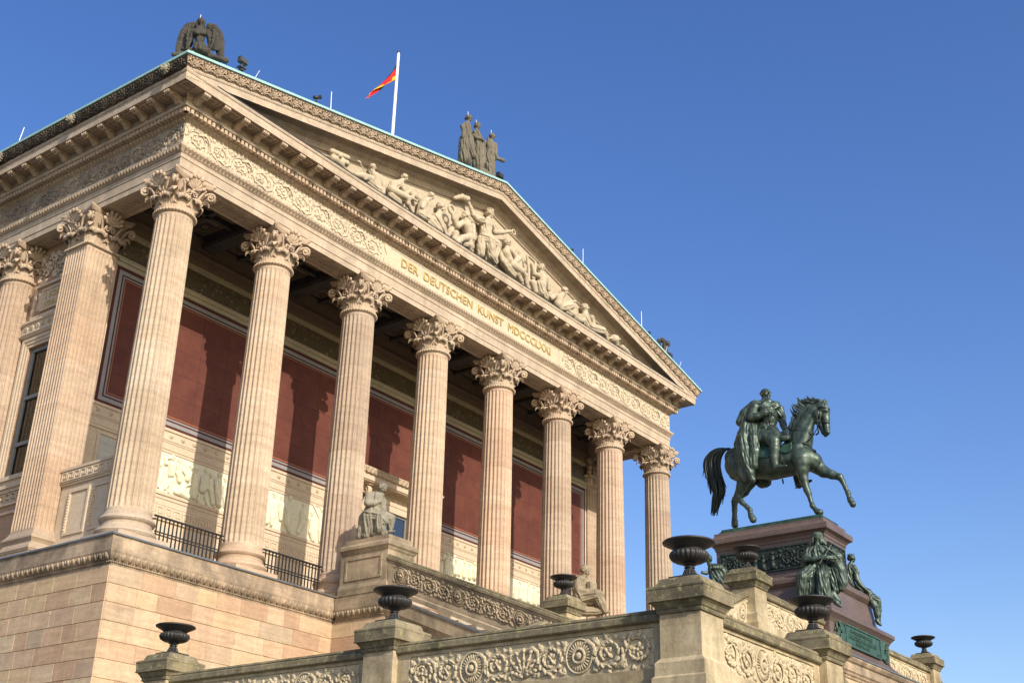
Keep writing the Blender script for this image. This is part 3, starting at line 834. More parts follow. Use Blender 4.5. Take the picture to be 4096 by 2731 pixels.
# side gutter (sima) with palmettes and lion heads
def palmette(mb, fr, w, h, am=1.0):
    """fr(u,v,n)"""
    ex = [np.array(fr(e))-np.array(fr((0,0,0))) for e in ((1,0,0),(0,1,0),(0,0,1))]
    for k in range(7):
        a = math.radians(-69+23*k); ln = h*(.30 if k in (0,6) else .38 if k in (1,5) else .43)
        d = ex[0]*math.sin(a)*w/h*.98+ex[1]*math.cos(a)
        c = np.array(fr((0,h*.12,.012)))+d*ln*1.05
        e = ex[0]*math.cos(a)-ex[1]*math.sin(a)
        blob(mb, c, (d*ln, e*w*.078, ex[2]*.034*am), 6, 5)
        blob(mb, c+d*ln*.72+ex[2]*.012, (d*ln*.25, e*w*.085, ex[2]*.036*am), 6, 4)
    for sg in (-1,1):
        tube(mb, [fr((sg*w*.5,h*.98,.01)), fr((sg*w*.46,h*.55,.015)), fr((sg*w*.36,h*.22,.02)), fr((sg*w*.16,h*.06,.02))], [.008,.014,.018,.018], 5)
    ball(mb, fr((0,h*.10,.02)), .035, 6, 4); ball(mb, fr((w*.5,h*.12,.01)), .026, 6, 4)
si = MB()
SIMA = [(1.285,22.09),(1.30,22.12),(1.33,22.20),(1.40,22.31),(1.45,22.36),(1.45,22.375),(.3,22.38)]
sweep(si, SIMA, [(0,14),(0,0),(5,0)], skip=(1,), cap=False)
si2 = MB(); sweep(si2, SIMA, [(XW-5,0),(XW,0),(XW,14)], skip=(0,), cap=False); si2.build('gutter', M['soot_gutter'], museum)
def sim(u,v,n): return (-1.295-v*.48-n*.87, u, 22.105+v*.87-n*.48)
y = -1.08
while y < 13.5:
    palmette(si, lambda p,y=y: sim(y+p[0],p[1],p[2]), .38, .285); y += .40
si.build('gutter', M['soot_gutter'], museum)
lion = MB()
ball(lion, (0,0,0), .12, 10, 7); blob(lion, (-.10,0,-.04), ((.09,0,0),(0,.07,0),(0,0,.06))); ball(lion, (-.16,0,-.02), .03)
for sg in (-1,1):
    ball(lion, (-.10,sg*.045,.045), .028, 6, 4); ball(lion, (.0,sg*.10,.09), .04, 6, 4)
for k in range(12):
    a = 2*math.pi*k/12; blob(lion, (.02,.13*math.cos(a),.13*math.sin(a)), ((.05,0,0),(0,.05*math.cos(a)+.01,.05*math.sin(a)),(0,-.035*math.sin(a),.035*math.cos(a)+.01)), 6, 4)
blob(lion, (-.12,0,-.11), ((.05,0,0),(0,.045,0),(0,0,.025)))
lo = lion.build('lion_head_spout', M['statue'], museum, (-1.47,-.60,22.22))
for yy in (3.55,7.1,10.65): dup(lo, museum, (-1.47,yy,22.22))

# pediment: raking cornice, tympanum
SL = 0.2246; XA = XW/2
def rake(mb, prof, mode='both'):
    V = []; F = []; P = len(prof)
    for o,z in prof: V.append((-o,-o,z+SL*(1.47-o)))
    for o,z in prof: V.append((XA,-o,z+SL*(1.47+XA)))
    for o,z in prof: V.append((XW+o,-o,z+SL*(1.47-o)))
    for s_ in (0,1):
        for k in range(P-1): F.append((s_*P+k,(s_+1)*P+k,(s_+1)*P+k+1,s_*P+k+1))
    mb.add(V, F)
ped = MB()
rake(ped, [(.66,21.44),(.72,21.46),(.76,21.55),(.80,21.60),(.80,21.68),(.83,21.70),(.90,21.76),(.92,21.81),(1.22,21.81),(1.225,21.785),(1.258,21.785),(1.258,21.99),(1.275,22.0),(1.292,22.04),(1.292,22.085),(1.30,22.12),(1.33,22.20),(1.40,22.31),(1.45,22.36),(1.45,22.375),(.2,22.38)])
pedo = ped.build('pediment', M['entab'], museum)
pl = MB()
nx = int(14.07/.40)
for side in (0,1):
    for i in range(nx):
        s_ = .18+.40*i
        def F2(p, s_=s_, side=side):
            o = 1.295+p[1]*.48+p[2]*.87; x = -1.3+s_+p[0]; z = 22.105+p[1]*.87-p[2]*.48 + SL*(x+1.47)
            return (x if side==0 else XW-x, -o, z)
        palmette(pl, F2, .38, .285)
pl.build('palmette_gutter', M['carved'], pedo)
hatch = MB()
for side in (0,1):
    x = .35
    while x < XA-.1:
        for k in range(4):
            y0 = -.93-.075*k; z = 21.795+SL*(x+1.47)
            a = (x,y0,z); b = (x+.10,y0-.07,z+SL*.10); xm = lambda q: (q[0] if side==0 else XW-q[0],q[1],q[2])
            hatch.add([xm(a), xm((x+.13,y0,z+SL*.13)), xm((x+.13+.06,y0-.075,z+SL*.19-.018)), xm((x+.03,y0-.075,z+SL*.03-.018))], [(0,1,2,3)])
        x += .16
    x = .2
    while x < XA-.05:
        z = 21.66+SL*(x+1.47); blob(hatch, (x if side==0 else XW-x,-.82,z), ((.03,0,0),(0,.035,0),(0,.01,.055)), 6, 4); x += .085
hatch.build('soffit_scales', M['entab'], pedo)
ty = MB()
zt = lambda x: 21.5+SL*(min(x,XW-x)+1.47)
ty.add([(-1.0,-.67,22.0),(XW+1.0,-.67,22.0),(XW,-.67,zt(XW)),(XA,-.67,zt(XA)),(0,-.67,zt(0))], [(0,1,2,3,4)])
ty.box(-.3,XW+.3,-1.1,-.665,22.0,22.12)
ty.build('tympanum', M['pediment'], pedo)
cpx = MB()
rake(cpx, [(1.40,22.378),(1.47,22.38),(1.475,22.385),(1.475,22.46),(1.45,22.475),(.9,22.52)])
sweep(cpx, [(1.40,22.378),(1.47,22.38),(1.475,22.385),(1.475,22.455),(.9,22.47)], [(0,14),(0,0),(5,0)], skip=(1,), cap=False)
sweep(cpx, [(1.40,22.378),(1.47,22.38),(1.475,22.385),(1.475,22.455),(.9,22.47)], [(XW-5,0),(XW,0),(XW,14)], skip=(0,), cap=False)
cpx.build('copper_edging', M['copper'], museum)
ds = MB(); rake(ds, [(1.44,22.355),(1.458,22.355),(1.458,22.379),(1.44,22.379)]); ds.build('drip_edge', M['darklead'], museum)
rf = MB()
zr = lambda x: 22.50+SL*(min(x,XW-x)+.9)
rf.add([(-.9,-.9,zr(-.9)),(XA,-.9,zr(XA)+.12),(XW+.9,-.9,zr(-.9)),(-.9,14,zr(-.9)),(XA,14,zr(XA)+.12),(XW+.9,14,zr(-.9))], [(0,1,4,3),(1,2,5,4),(3,4,5)])
rf.box(.0,XW,.0,13.9,21.2,22.2)
rf.build('roof', M['copper'], museum)
# ------------------------------------------------------------------ portico interior
YW = 3.15
bw = MB()
bw.box(.45,XW-.45,YW,YW+.4,9.43,20.45)
wall = bw.build('portico_back_wall', M['dado'], museum)
red = MB(); red.box(.60,XW-.60,YW-.010,YW+.05,14.14,18.28)
redo = red.build('red_wall_panel', M['red'], museum)
def border(mb, ins, t, w, x0=.60, x1=XW-.60, z0=14.14, z1=18.28):
    a,b,c,d = x0+ins, x1-ins, z0+ins, z1-ins; y0 = YW-.010-t
    mb.box(a,b,y0,YW-.0095,c,c+w); mb.box(a,b,y0,YW-.0095,d-w,d); mb.box(a,a+w,y0,YW-.0095,c+w,d-w); mb.box(b-w,b,y0,YW-.0095,c+w,d-w)
m_ = MB(); border(m_, 0, .003, .095); m_.build('dark_red_border', M['dark_red'], redo)
m_ = MB(); border(m_, .095, .004, .11); border(m_, .255, .004, .045); m_.build('grey_border', M['grey_stripe'], redo)
m_ = MB(); border(m_, .205, .003, .05); m_.build('dark_red_border', M['dark_red'], redo)
m_ = MB(); border(m_, .345, .004, .022); m_.build('orange_border', M['orange_line'], redo)
md = MB()
def band(z0, z1, o):
    for x0,x1 in ((.47,XW/2-1.3),(XW/2+1.3,XW-.47)): md.box(x0,x1,YW-o,YW+.02,z0,z1)
band(14.06,14.138,.055); band(13.82,14.058,.025); band(13.78,13.818,.06); band(13.73,13.778,.045); band(13.57,13.728,.03); band(13.52,13.568,.05); band(13.44,13.518,.035)
band(12.20,12.29,.06); band(11.93,12.10,.012); band(12.10,12.198,.03); band(11.50,11.58,.05); band(10.2,10.3,.03); band(9.44,9.9,.06)
for i in range(58):
    x = .75+i*.42
    if x > XW-.6: break
    if abs(x-XW/2) < 1.35: continue
    blob(md, (x,YW-.03,13.94), ((.075,0,0),(0,.02,0),(0,0,.075)), 10, 4); blob(md, (x,YW-.05,13.94), ((.03,0,0),(0,.02,0),(0,0,.03)), 8, 4)
    for k in range(6):
        a = k*math.pi/3; blob(md, (x+.045*math.cos(a),YW-.046,13.94+.045*math.sin(a)), ((.02,0,0),(0,.012,0),(0,0,.02)), 5, 3)
md.build('dado_moulding', M['dado'], wall)
# meander band
def meander(mb, fr, L, h, unit):
    n = int(L/unit); t = h*.13
    for i in range(n):
        u = i*unit
        for a,b,c,d in ((0,1,0,.13),(.08,.22,.13,1),(.22,.92,.87,1),(.78,.92,.30,.87),(.40,.78,.30,.43),(.40,.54,.43,.64)):
            V = [fr((u+a*unit,c*h,0)),fr((u+b*unit,c*h,0)),fr((u+b*unit,d*h,0)),fr((u+a*unit,d*h,0)),fr((u+a*unit,c*h,.018)),fr((u+b*unit,c*h,.018)),fr((u+b*unit,d*h,.018)),fr((u+a*unit,d*h,.018))]
            mb.add(V, [(4,5,6,7),(0,1,5,4),(1,2,6,5),(2,3,7,6),(3,0,4,7)])
for x0,x1 in ((.6,9.6),(15.7,XW-.6)):
    ky = MB()
    meander(ky, lambda p: (x0+p[0], YW-.001-p[2], 11.60+p[1]), x1-x0, .29, .31)
    ky.build('meander_band', M['dado'], wall)
for x0,x1 in ((2.35,9.55),(15.65,22.85)):
    rl = MB(); rl.box(x0,x1,YW-.012,YW+.03,12.29,13.44); rl.build('relief_slab', M['white'], wall)
for x0,x1 in ((.95,2.0),(XW-2.0,XW-.95)):
    mp = MB(); mp.box(x0,x1,YW-.008,YW+.03,11.0,13.3); mp.build('marble_panel', M['marble'], wall)
for x0,x1 in ((.95,2.0),(XW-2.0,XW-.95)):
    mf = MB()
    for a,b,c,d in ((x0-.08,x0,10.9,13.38),(x1,x1+.08,10.9,13.38),(x0,x1,13.3,13.38),(x0,x1,10.9,11.0)): mf.box(a,b,YW-.035,YW+.02,c,d)
    mf.build('panel_frame', M['dado'], wall)
# painted zone above the red panels
up = MB()
for z0,z1,o in ((18.285,18.36,.05),(18.36,18.43,.03),(18.43,18.52,.07),(18.52,18.56,.09),(19.25,19.33,.05),(19.33,19.40,.08)): up.box(.47,XW-.47,YW-o,YW+.02,z0,z1)
up.build('upper_moulding', M['inner_mould'], wall)
ms = MB(); ms.box(.47,XW-.47,YW-.012,YW+.02,18.56,19.25); ms.build('painted_frieze', M['mosaic'], wall)
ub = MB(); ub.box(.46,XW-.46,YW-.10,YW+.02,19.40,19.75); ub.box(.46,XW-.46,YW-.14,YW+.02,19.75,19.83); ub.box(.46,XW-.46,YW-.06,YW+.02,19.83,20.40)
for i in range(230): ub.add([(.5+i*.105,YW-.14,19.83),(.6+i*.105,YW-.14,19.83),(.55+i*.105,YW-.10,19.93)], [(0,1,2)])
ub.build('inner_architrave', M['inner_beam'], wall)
# coffered ceiling
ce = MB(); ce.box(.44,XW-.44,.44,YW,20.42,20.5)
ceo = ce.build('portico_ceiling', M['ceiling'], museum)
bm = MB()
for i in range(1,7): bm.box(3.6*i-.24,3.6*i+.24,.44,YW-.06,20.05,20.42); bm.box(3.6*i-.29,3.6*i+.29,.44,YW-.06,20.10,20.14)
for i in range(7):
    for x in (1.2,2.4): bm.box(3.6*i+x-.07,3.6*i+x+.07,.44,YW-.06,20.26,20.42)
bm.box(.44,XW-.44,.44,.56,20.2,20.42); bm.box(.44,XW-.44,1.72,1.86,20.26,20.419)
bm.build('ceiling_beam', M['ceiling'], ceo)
for i in range(7):
    cg = MB()
    for q in range(3):
        for y0 in (.70,2.0):
            xa = 3.6*i+[.40,1.32,2.52][q]; xb = 3.6*i+[1.08,2.28,3.2][q]; ya, yb = y0, y0+.88
            for e,(z,t) in enumerate(((20.36,.06),(20.39,.05))):
                k = .10*e
                cg.box(xa+k,xb-k,ya+k,ya+k+t,z,20.418); cg.box(xa+k,xb-k,yb-k-t,yb-k,z,20.418); cg.box(xa+k,xa+k+t,ya+k+t,yb-k-t,z,20.418); cg.box(xb-k-t,xb-k,ya+k+t,yb-k-t,z,20.418)
            for k in range(6):
                a = k*math.pi/3; ball(cg, ((xa+xb)/2+.07*math.cos(a),(ya+yb)/2+.07*math.sin(a),20.40), .05, 6, 4)
    cg.build('coffer_frame', M['coffer_gold'], ceo)

# door with bracketed cornice
DX = XW/2
dm = MB()
for x0,x1,o,z0,z1 in ((DX-1.02,DX-.80,.10,9.44,14.2),(DX+.80,DX+1.02,.10,9.44,14.2),(DX-1.02,DX+1.02,.10,14.10,14.32),(DX-1.25,DX-1.02,.05,9.44,14.32),(DX+1.02,DX+1.25,.05,9.44,14.32),
                      (DX-1.25,DX+1.25,.12,14.32,14.44),(DX-1.25,DX+1.25,.10,14.44,14.62),(DX-1.45,DX+1.45,.18,14.62,14.66),(DX-1.55,DX+1.55,.26,14.66,14.70),(DX-1.95,DX+1.95,.52,14.74,14.93),(DX-1.90,DX+1.90,.48,14.70,14.74)):
    dm.box(x0,x1,YW-.06-o,YW-.02,z0,z1)
sweep(dm, [(0,14.93),(.03,14.95),(.06,15.05),(.10,15.12),(.10,15.14),(-.5,15.15)], [(DX-1.95,YW),(DX-1.95,YW-.58),(DX+1.95,YW-.58),(DX+1.95,YW)])
door = dm.build('door', M['dado'], museum)
dp = MB()
x = DX-1.95
while x < DX+1.95:
    palmette(dp, lambda p: (x+.1+p[0], YW-.60-.02-p[1]*.4-p[2]*.9, 14.94+p[1]*.9), .19, .20, .8); x += .195
for i in range(60): ball(dp, (DX-1.5+i*.05,YW-.30,14.66), .018, 5, 3)
for i in range(9):
    for k in range(6):
        a = k*math.pi/3; ball(dp, (DX-1.0+i*.25+.035*math.cos(a),YW-.165,14.53+.035*math.sin(a)), .02, 5, 3)
dp.build('door_carving', M['dado'], door)
for sg in (-1,1):
    cb = MB(); X = DX+sg*1.45
    pts = []
    for i in range(20):
        t = i/19; an = math.pi*1.5-t*2*math.pi*1.5; r = .17*(1-.75*t); pts.append((X,YW-.28+r*math.cos(an),14.48+r*math.sin(an)))
    tube(cb, pts, .035, 6, 3.2, (1,0,0))
    tube(cb, [(X,YW-.10,13.55),(X,YW-.14,13.75),(X,YW-.16,14.0),(X,YW-.30,14.25),(X,YW-.38,14.38)], [.06,.05,.05,.05,.04], 8, 2.2, (1,0,0))
    pts = []
    for i in range(16):
        t = i/15; an = math.pi*.5+t*2*math.pi*1.3; r = .10*(1-.7*t); pts.append((X,YW-.17+r*math.cos(an),13.72+r*math.sin(an)))
    tube(cb, pts, .028, 6, 3.2, (1,0,0))
    cb.box(X-.12,X+.12,YW-.46,YW-.08,14.64,14.70)
    cb.build('console_bracket', M['dado'], door)
dg_ = MB(); dg_.box(DX-.80,DX+.80,YW-.05,YW-.012,9.44,14.10); dg_.build('pane', M['glass'], door)
df = MB()
for a,b,c,d in ((-.80,-.74,9.44,14.10),(.74,.80,9.44,14.10),(-.74,.74,14.02,14.10),(-.74,.74,11.9,11.98),(-.03,.03,9.44,11.9)): df.box(DX+a,DX+b,YW-.085,YW-.02,c,d)
df.build('door_frame', M['frame_grey'], door)

# low side walls between corner column and pier
def low_wall(xc, sgn):
    mb = MB()
    x0, x1 = xc-.16, xc+.16
    mb.box(x0,x1,.66,3.02,9.43,11.50); mb.box(x0-.03,x1+.03,.66,3.04,9.43,10.0); mb.box(x0-.05,x1+.05,.64,3.05,11.50,11.56); mb.box(x0-.08,x1+.08,.64,3.08,11.56,11.88); mb.box(x0-.11,x1+.11,.62,3.11,11.88,11.95)
    for y0,y1 in ((.85,1.62),(1.78,2.62)):
        for a,b,c,d in ((y0,y1,10.15,10.22),(y0,y1,11.28,11.35),(y0,y0+.07,10.22,11.28),(y1-.07,y1,10.22,11.28)): mb.box(x0-.035,x0+.02,a,b,c,d)
        k = 10.3
        while k < 11.25: ball(mb, (x0-.04,y1-.035,k), .03, 6, 4); k += .075
    w = mb.build('parapet_screen', M['dado'], museum)
    kb = MB(); meander(kb, lambda p: (x0-.081-p[2], 3.0-p[0], 11.60+p[1]), 2.2, .24, .26); kb.build('meander_band', M['dado'], w)
low_wall(.20, 1); low_wall(XW-.10, 1)

# side bay between pier and half column: window, plaque, carved panel
XS = .22
sb = MB()
sb.box(XS,XS+.22,3.9,4.55,9.43,19.6); sb.box(XS,XS+.22,6.2,7.2,9.43,19.6); sb.box(XS,XS+.22,4.55,6.2,9.43,12.30); sb.box(XS,XS+.22,4.55,6.2,16.30,19.6)
sb.box(XS,XS+.22,7.2,14,9.43,19.6)
sbo = sb.build('side_wall', M['ashlar'], museum)
sd = MB()
for k,o in enumerate((.03,.055,.08)):
    a = 4.55+.0+(.10*(2-k)); sd.box(XS-o,XS,6.2-(-.10*(k))+.0,6.2+.10*(k+1),12.3,16.30+.10*k)
    sd.box(XS-o,XS,4.55-.10*(k+1),4.55-.10*k,12.3,16.30+.10*k)
    sd.box(XS-o,XS,4.55-.10*(k+1)+.002,6.2+.10*(k+1)-.002,16.30+.10*k,16.30+.10*(k+1))
sweep(sd, [(0,16.6),(.10,16.62),(.16,16.70),(.16,16.74),(.12,16.76),(.12,17.0),(.18,17.05),(.18,17.10),(0,17.12)], [(XS,6.55),(XS,3.9)])
sd.box(XS-.18,XS,4.3,6.45,12.18,12.30); sd.box(XS-.12,XS,3.9,6.5,11.98,12.18)
sd.box(XS-.06,XS,3.9,6.5,11.88,11.98); sd.box(XS-.06,XS,3.9,6.5,11.50,11.58)
for a,b,c,d in ((4.2,6.1,11.25,11.32),(4.2,6.1,10.1,10.17),(4.2,4.27,10.17,11.25),(6.03,6.1,10.17,11.25)): sd.box(XS-.05,XS+.01,a,b,c,d)
for a,b,c,d in ((4.0,6.42,18.25,18.33),(4.0,6.42,17.22,17.30),(6.34,6.42,17.30,18.25)): sd.box(XS-.05,XS+.01,a,b,c,d)
for i in range(8):
    yy = 6.35-i*.28
    pts = [(XS-.13,yy+.09*(1-.7*t)*math.cos(t*9),16.88+.09*(1-.7*t)*math.sin(t*9)) for t in [k/13 for k in range(14)]]
    tube(sd, pts, .018, 5)
sd.build('window_surround', M['dado'], sbo)
kb = MB(); meander(kb, lambda p: (XS-.001-p[2]*2, 6.45-p[0], 11.61+p[1]), 2.5, .25, .27); kb.build('meander_band', M['dado'], sbo)
pq = MB(); pq.box(XS-.03,XS+.01,4.5,5.98,17.42,18.10)
for a,b,c,d in ((4.5,6.02,18.06,18.12),(4.5,6.02,17.40,17.46),(5.96,6.02,17.46,18.06)): pq.box(XS-.06,XS+.0,a,b,c,d)
pq.add([(XS-.05,6.02,17.52),(XS-.05,6.2,17.44),(XS-.05,6.12,17.76),(XS-.05,6.2,18.08),(XS-.05,6.02,18.0),(XS,6.02,17.52),(XS,6.2,17.44),(XS,6.12,17.76),(XS,6.2,18.08),(XS,6.02,18.0)], [(0,1,2,3,4),(0,5,6,1),(1,6,7,2),(2,7,8,3),(3,8,9,4)])
pqo = pq.build('name_plaque', M['dado'], sbo)
text_obj('I. SCHNORR', 'name_lettering', M['gold'], .30, 1.25, (XS-.035,5.83,17.78), (math.pi/2,0,-math.pi/2), .008, pqo)
text_obj('1794-1872', 'date_lettering', M['gold'], .27, 1.05, (XS-.035,5.83,17.50), (math.pi/2,0,-math.pi/2), .008, pqo)
cp = MB(); scroll(cp, lambda p: (XS-p[2], 6.40-p[0], 18.40+p[1]), 2.3, .95, ['r','s','r'], amp=.4, fine=False); cp.build('carved_panel', M['dado'], sbo)
wn = MB(); wn.box(XS+.15,XS+.17,4.55,6.2,12.3,16.3)
win = wn.build('window', M['clear_glass'], sbo)
wf = MB()
for a,b,c,d in ((4.55,4.65,12.3,16.3),(6.08,6.2,12.3,16.3),(4.65,6.08,16.18,16.3),(4.65,6.08,14.70,14.80),(4.65,6.08,13.30,13.40),(5.33,5.42,12.3,16.3)): wf.box(XS+.09,XS+.148,a,b,c,d)
wf.build('window_frame', M['frame_grey'], sbo)
cu_ = MB()
for i in range(16):
    y0 = 4.65+i*.088; cu_.add([(XS+.21,y0,12.3),(XS+.185,y0+.044,12.3),(XS+.21,y0+.088,12.3),(XS+.21,y0,16.1),(XS+.185,y0+.044,16.1),(XS+.21,y0+.088,16.1)], [(0,1,4,3),(1,2,5,4)])
cu_.build('curtain', M['curtain'], sbo)
# ------------------------------------------------------------------ ground
g = MB(); g.quad((-700,-700,0),(900,-700,0),(900,900,0),(-700,900,0)); tag(g.build('ground', M['ground']), kind='structure')

# ------------------------------------------------------------------ staircase masses
LZ, TZ = 4.25, 7.40
stairs = empty('staircase', 'wide sandstone double staircase with landings in front of the museum portico', 'staircase', (0,0,0))
X1, X6, X5 = -4.12, -0.50, 7.12
def terrace(name, x0,x1,y0,y1,z1):
    mb = MB(); mb.tint = True; r2 = random.Random(3)
    mb.box(x0,x1,y0,y1,0,z1)
    ashlar(mb, lambda p: (x0-p[2], y1-p[0], p[1]), y1-y0, 0, z1-.35, r2)
    ashlar(mb, lambda p: (x0+p[0], y0-p[2], p[1]), x1-x0, 0, z1-.35, r2)
    sweep(mb, [(.0,z1-.32),(.05,z1-.30),(.05,z1-.12),(.10,z1-.08),(.10,z1),(-.1,z1+.003)], [(x0,y1),(x0,y0),(x1,y0)])
    return mb.build(name, M['ashlar'], stairs)
terrace('landing', X1, X6+.3, -17.46, -7.5, LZ)
def steps(name, pts, x0,x1,y0,y1, along, z0, z1, n):
    mb = MB()
    for i in range(n):
        z = z0+(z1-z0)*(i+1)/n
        if along == '+x': a = x0+(x1-x0)*i/n; mb.box(a,x1,y0,y1,z-(z1-z0)/n-(.0 if i else z0-.0)*0, z)
        if along == '+y': a = y0+(y1-y0)*i/n; mb.box(x0,x1,a,y1,z-(z1-z0)/n,z)
        if along == '-x': a = x1-(x1-x0)*i/n; mb.box(x0,a,y0,y1,z-(z1-z0)/n,z)
    return mb.build(name, M['step'], stairs)
steps('middle_flight', 0, X6+.31, X5, -12.4, -7.75, '+x', LZ, TZ, 19)
fm = MB(); fm.box(X6+.31,X5,-12.65,-7.5,0,LZ-.01); fm.build('flight_base', M['ashlar'], stairs)
steps('lower_flight', 0, X6+.31, 9.6, -17.3, -12.9, '-x', 0, LZ, 24)
# upper terrace round the monument, with the front block below it
tb = MB(); tb.tint = True
tb.box(X5+.01,18.07,-12.86,-2.8,0,TZ)
tb.box(9.2,16.0,-13.50,-12.85,0,TZ-.01)
ashlar(tb, lambda p: (9.2+p[0], -13.50-p[2], p[1]), 6.8, 0, TZ-.55, random.Random(4))
tb.build('terrace_base', M['ashlar'], stairs)
tc = MB()
for pth in ([(9.2,-12.9),(9.2,-13.5),(16.0,-13.5),(16.0,-12.9)],):
    sweep(tc, [(0,TZ-.50),(.03,TZ-.48),(.05,TZ-.42),(.10,TZ-.36),(.12,TZ-.34),(.12,TZ-.16),(.16,TZ-.13),(.20,TZ-.06),(.20,TZ-.03),(-.1,TZ-.02)], pth)
x = 9.3
while x < 15.95:
    blob(tc, (x,-13.56,TZ-.39), ((.03,0,0),(0,.035,0),(0,0,.05)), 6, 4); x += .085
tc.build('terrace_cornice', M['fascia'], stairs)
tl = MB(); sweep(tl, [(.10,TZ-.015),(.215,TZ-.018),(.22,TZ+.02),(-.05,TZ+.035)], [(9.2,-12.9),(9.2,-13.5),(16.0,-13.5),(16.0,-12.9)]); tl.build('terrace_edging', M['lead'], stairs)
ao = MB()
for k,(r,o) in enumerate(((1.55,.10),(1.38,.07),(1.22,.04))):
    pts = [(12.6+r*math.cos(a),-13.50-o,5.20+r*math.sin(a)) for a in [math.pi*i/28 for i in range(29)]]
    tube(ao, pts, .075, 6)
ao.build('portal_arch', M['fascia'], stairs)
# upper flight
steps('upper_flight', 0, 7.0, 18.2, -8.2, -1.1, '+y', TZ, 9.43, 12)

# pillars, parapets and urns
def pillar_mb():
    mb = MB(); h = .285
    pth = [(-h,-h),(h,-h),(h,h),(-h,h)]
    sweep(mb, [(.085,-5.07),(.085,-.76),(.055,-.735),(.055,-.58),(.02,-.54),(0,-.52),(0,.01)], pth, closed=True)
    cp = MB()
    sweep(cp, [(0,.012),(.022,.015),(.03,.045),(.022,.065),(.035,.07),(.05,.10),(.075,.135),(.08,.15),(.115,.152),(.115,.165),(.105,.17),(.112,.30),(.118,.305),(.118,.33),(.10,.345),(.03,.37),(.02,.40),(.0,.445),(-.03,.46),(-.285,.468)], pth, closed=True)
    return mb, cp
def place_pillar(x, y, zref, label):
    global pil
    if pil is None:
        a, c_ = pillar_mb(); pil = a.build('stair_pillar', M['stair'], None, (x,y,zref)); c_.build('cap', M['coping'], pil); o = pil
    else:
        o = dup_tree(pil, (x,y,zref))
    return tag(o, label, 'pillar', 'capped pillars of the stair parapets')
pil = None
urn0 = None
def urn_mb():
    b = MB()
    def gad(a,j): return 1+ (.085*abs(math.sin(a*12)) - .06) * (1 if 2<=j<=6 else 0)
    lathe(b, [(.05,.208),(.10,.213),(.17,.228),(.225,.258),(.247,.296),(.25,.322),(.235,.350),(.20,.366),(.19,.374),(.185,.39)], n=120, mod=gad)
    rim = MB()
    lathe(rim, [(.17,.375),(.195,.390),(.235,.418),(.285,.446),(.320,.462),(.333,.470),(.335,.484),(.32,.494),(.30,.49),(.22,.45),(.1,.43),(0,.425)], n=56)
    st = MB()
    lathe(st, [(.085,.045),(.09,.06),(.075,.075),(.060,.11),(.050,.150),(.068,.154),(.068,.166),(.048,.170),(.052,.188),(.084,.193),(.09,.206),(.08,.218),(.04,.222)], n=24)
    for k in range(14):
        a = 2*math.pi*k/14; tube(st, [(.085*math.cos(a),.085*math.sin(a),.06),(.060*math.cos(a),.060*math.sin(a),.132)], [.014,.009], 5)
    q = .195
    st.box(-q,q,-q,q,0,.028)
    lathe(st, [(.19,.028),(.175,.036),(.13,.045),(.10,.055),(.085,.06)], n=24)
    return b, rim, st
def place_urn(x, y, z, label):
    global urn0
    if urn0 is None:
        urn0 = empty('iron_urn', label, 'urn', (x,y,z), 'black urns on the stair pillars')
        b, r, s_ = urn_mb()
        b.build('gadrooned_bowl', M['iron'], urn0); r.build('rim', M['iron'], urn0); s_.build('foot', M['iron'], urn0, sharp=40)
        return urn0
    return tag(dup_tree(urn0, (x,y,z)), label, 'urn')
ZR1, ZR2 = 5.08, 8.34
PIL = [
 (X1,-17.43,ZR1,'large lichen-topped sandstone pillar at the near outer corner of the stairs','largest black urn, on the big lichen-topped corner pillar'),
 (X1,-12.50,ZR1,'sandstone pillar between the two carved parapets, below the seated woman with raised hand','black urn in front of the stair block, below the seated woman with raised hand'),
 (X1,-7.55,ZR1,'small capped pillar in front of the pale block podium wall','black urn seen against the pale block wall of the podium'),
 (X6,-17.45,ZR1,'sandstone pillar ending the sunlit carved parapet, below the hooded bronze woman','black urn under the hooded bronze woman with the cross'),
 (X5,-12.72,ZR2,'upper sandstone pillar beside the bronze relief of the granite pedestal','small black urn overlapping the bronze relief of the granite pedestal'),
 (X5,-7.80,ZR2,'sandstone pillar beside the seated reading figure','black urn beside the seated reading figure'),
 (18.08,-12.72,ZR2,'distant capped pillar at the end of the parapet beyond the granite pedestal','small black urn seen alone against the sky beyond the granite pedestal'),
]
for x,y,z,l1,l2 in PIL:
    place_pillar(x,y,z,l1); place_urn(x,y,z+.467,l2)
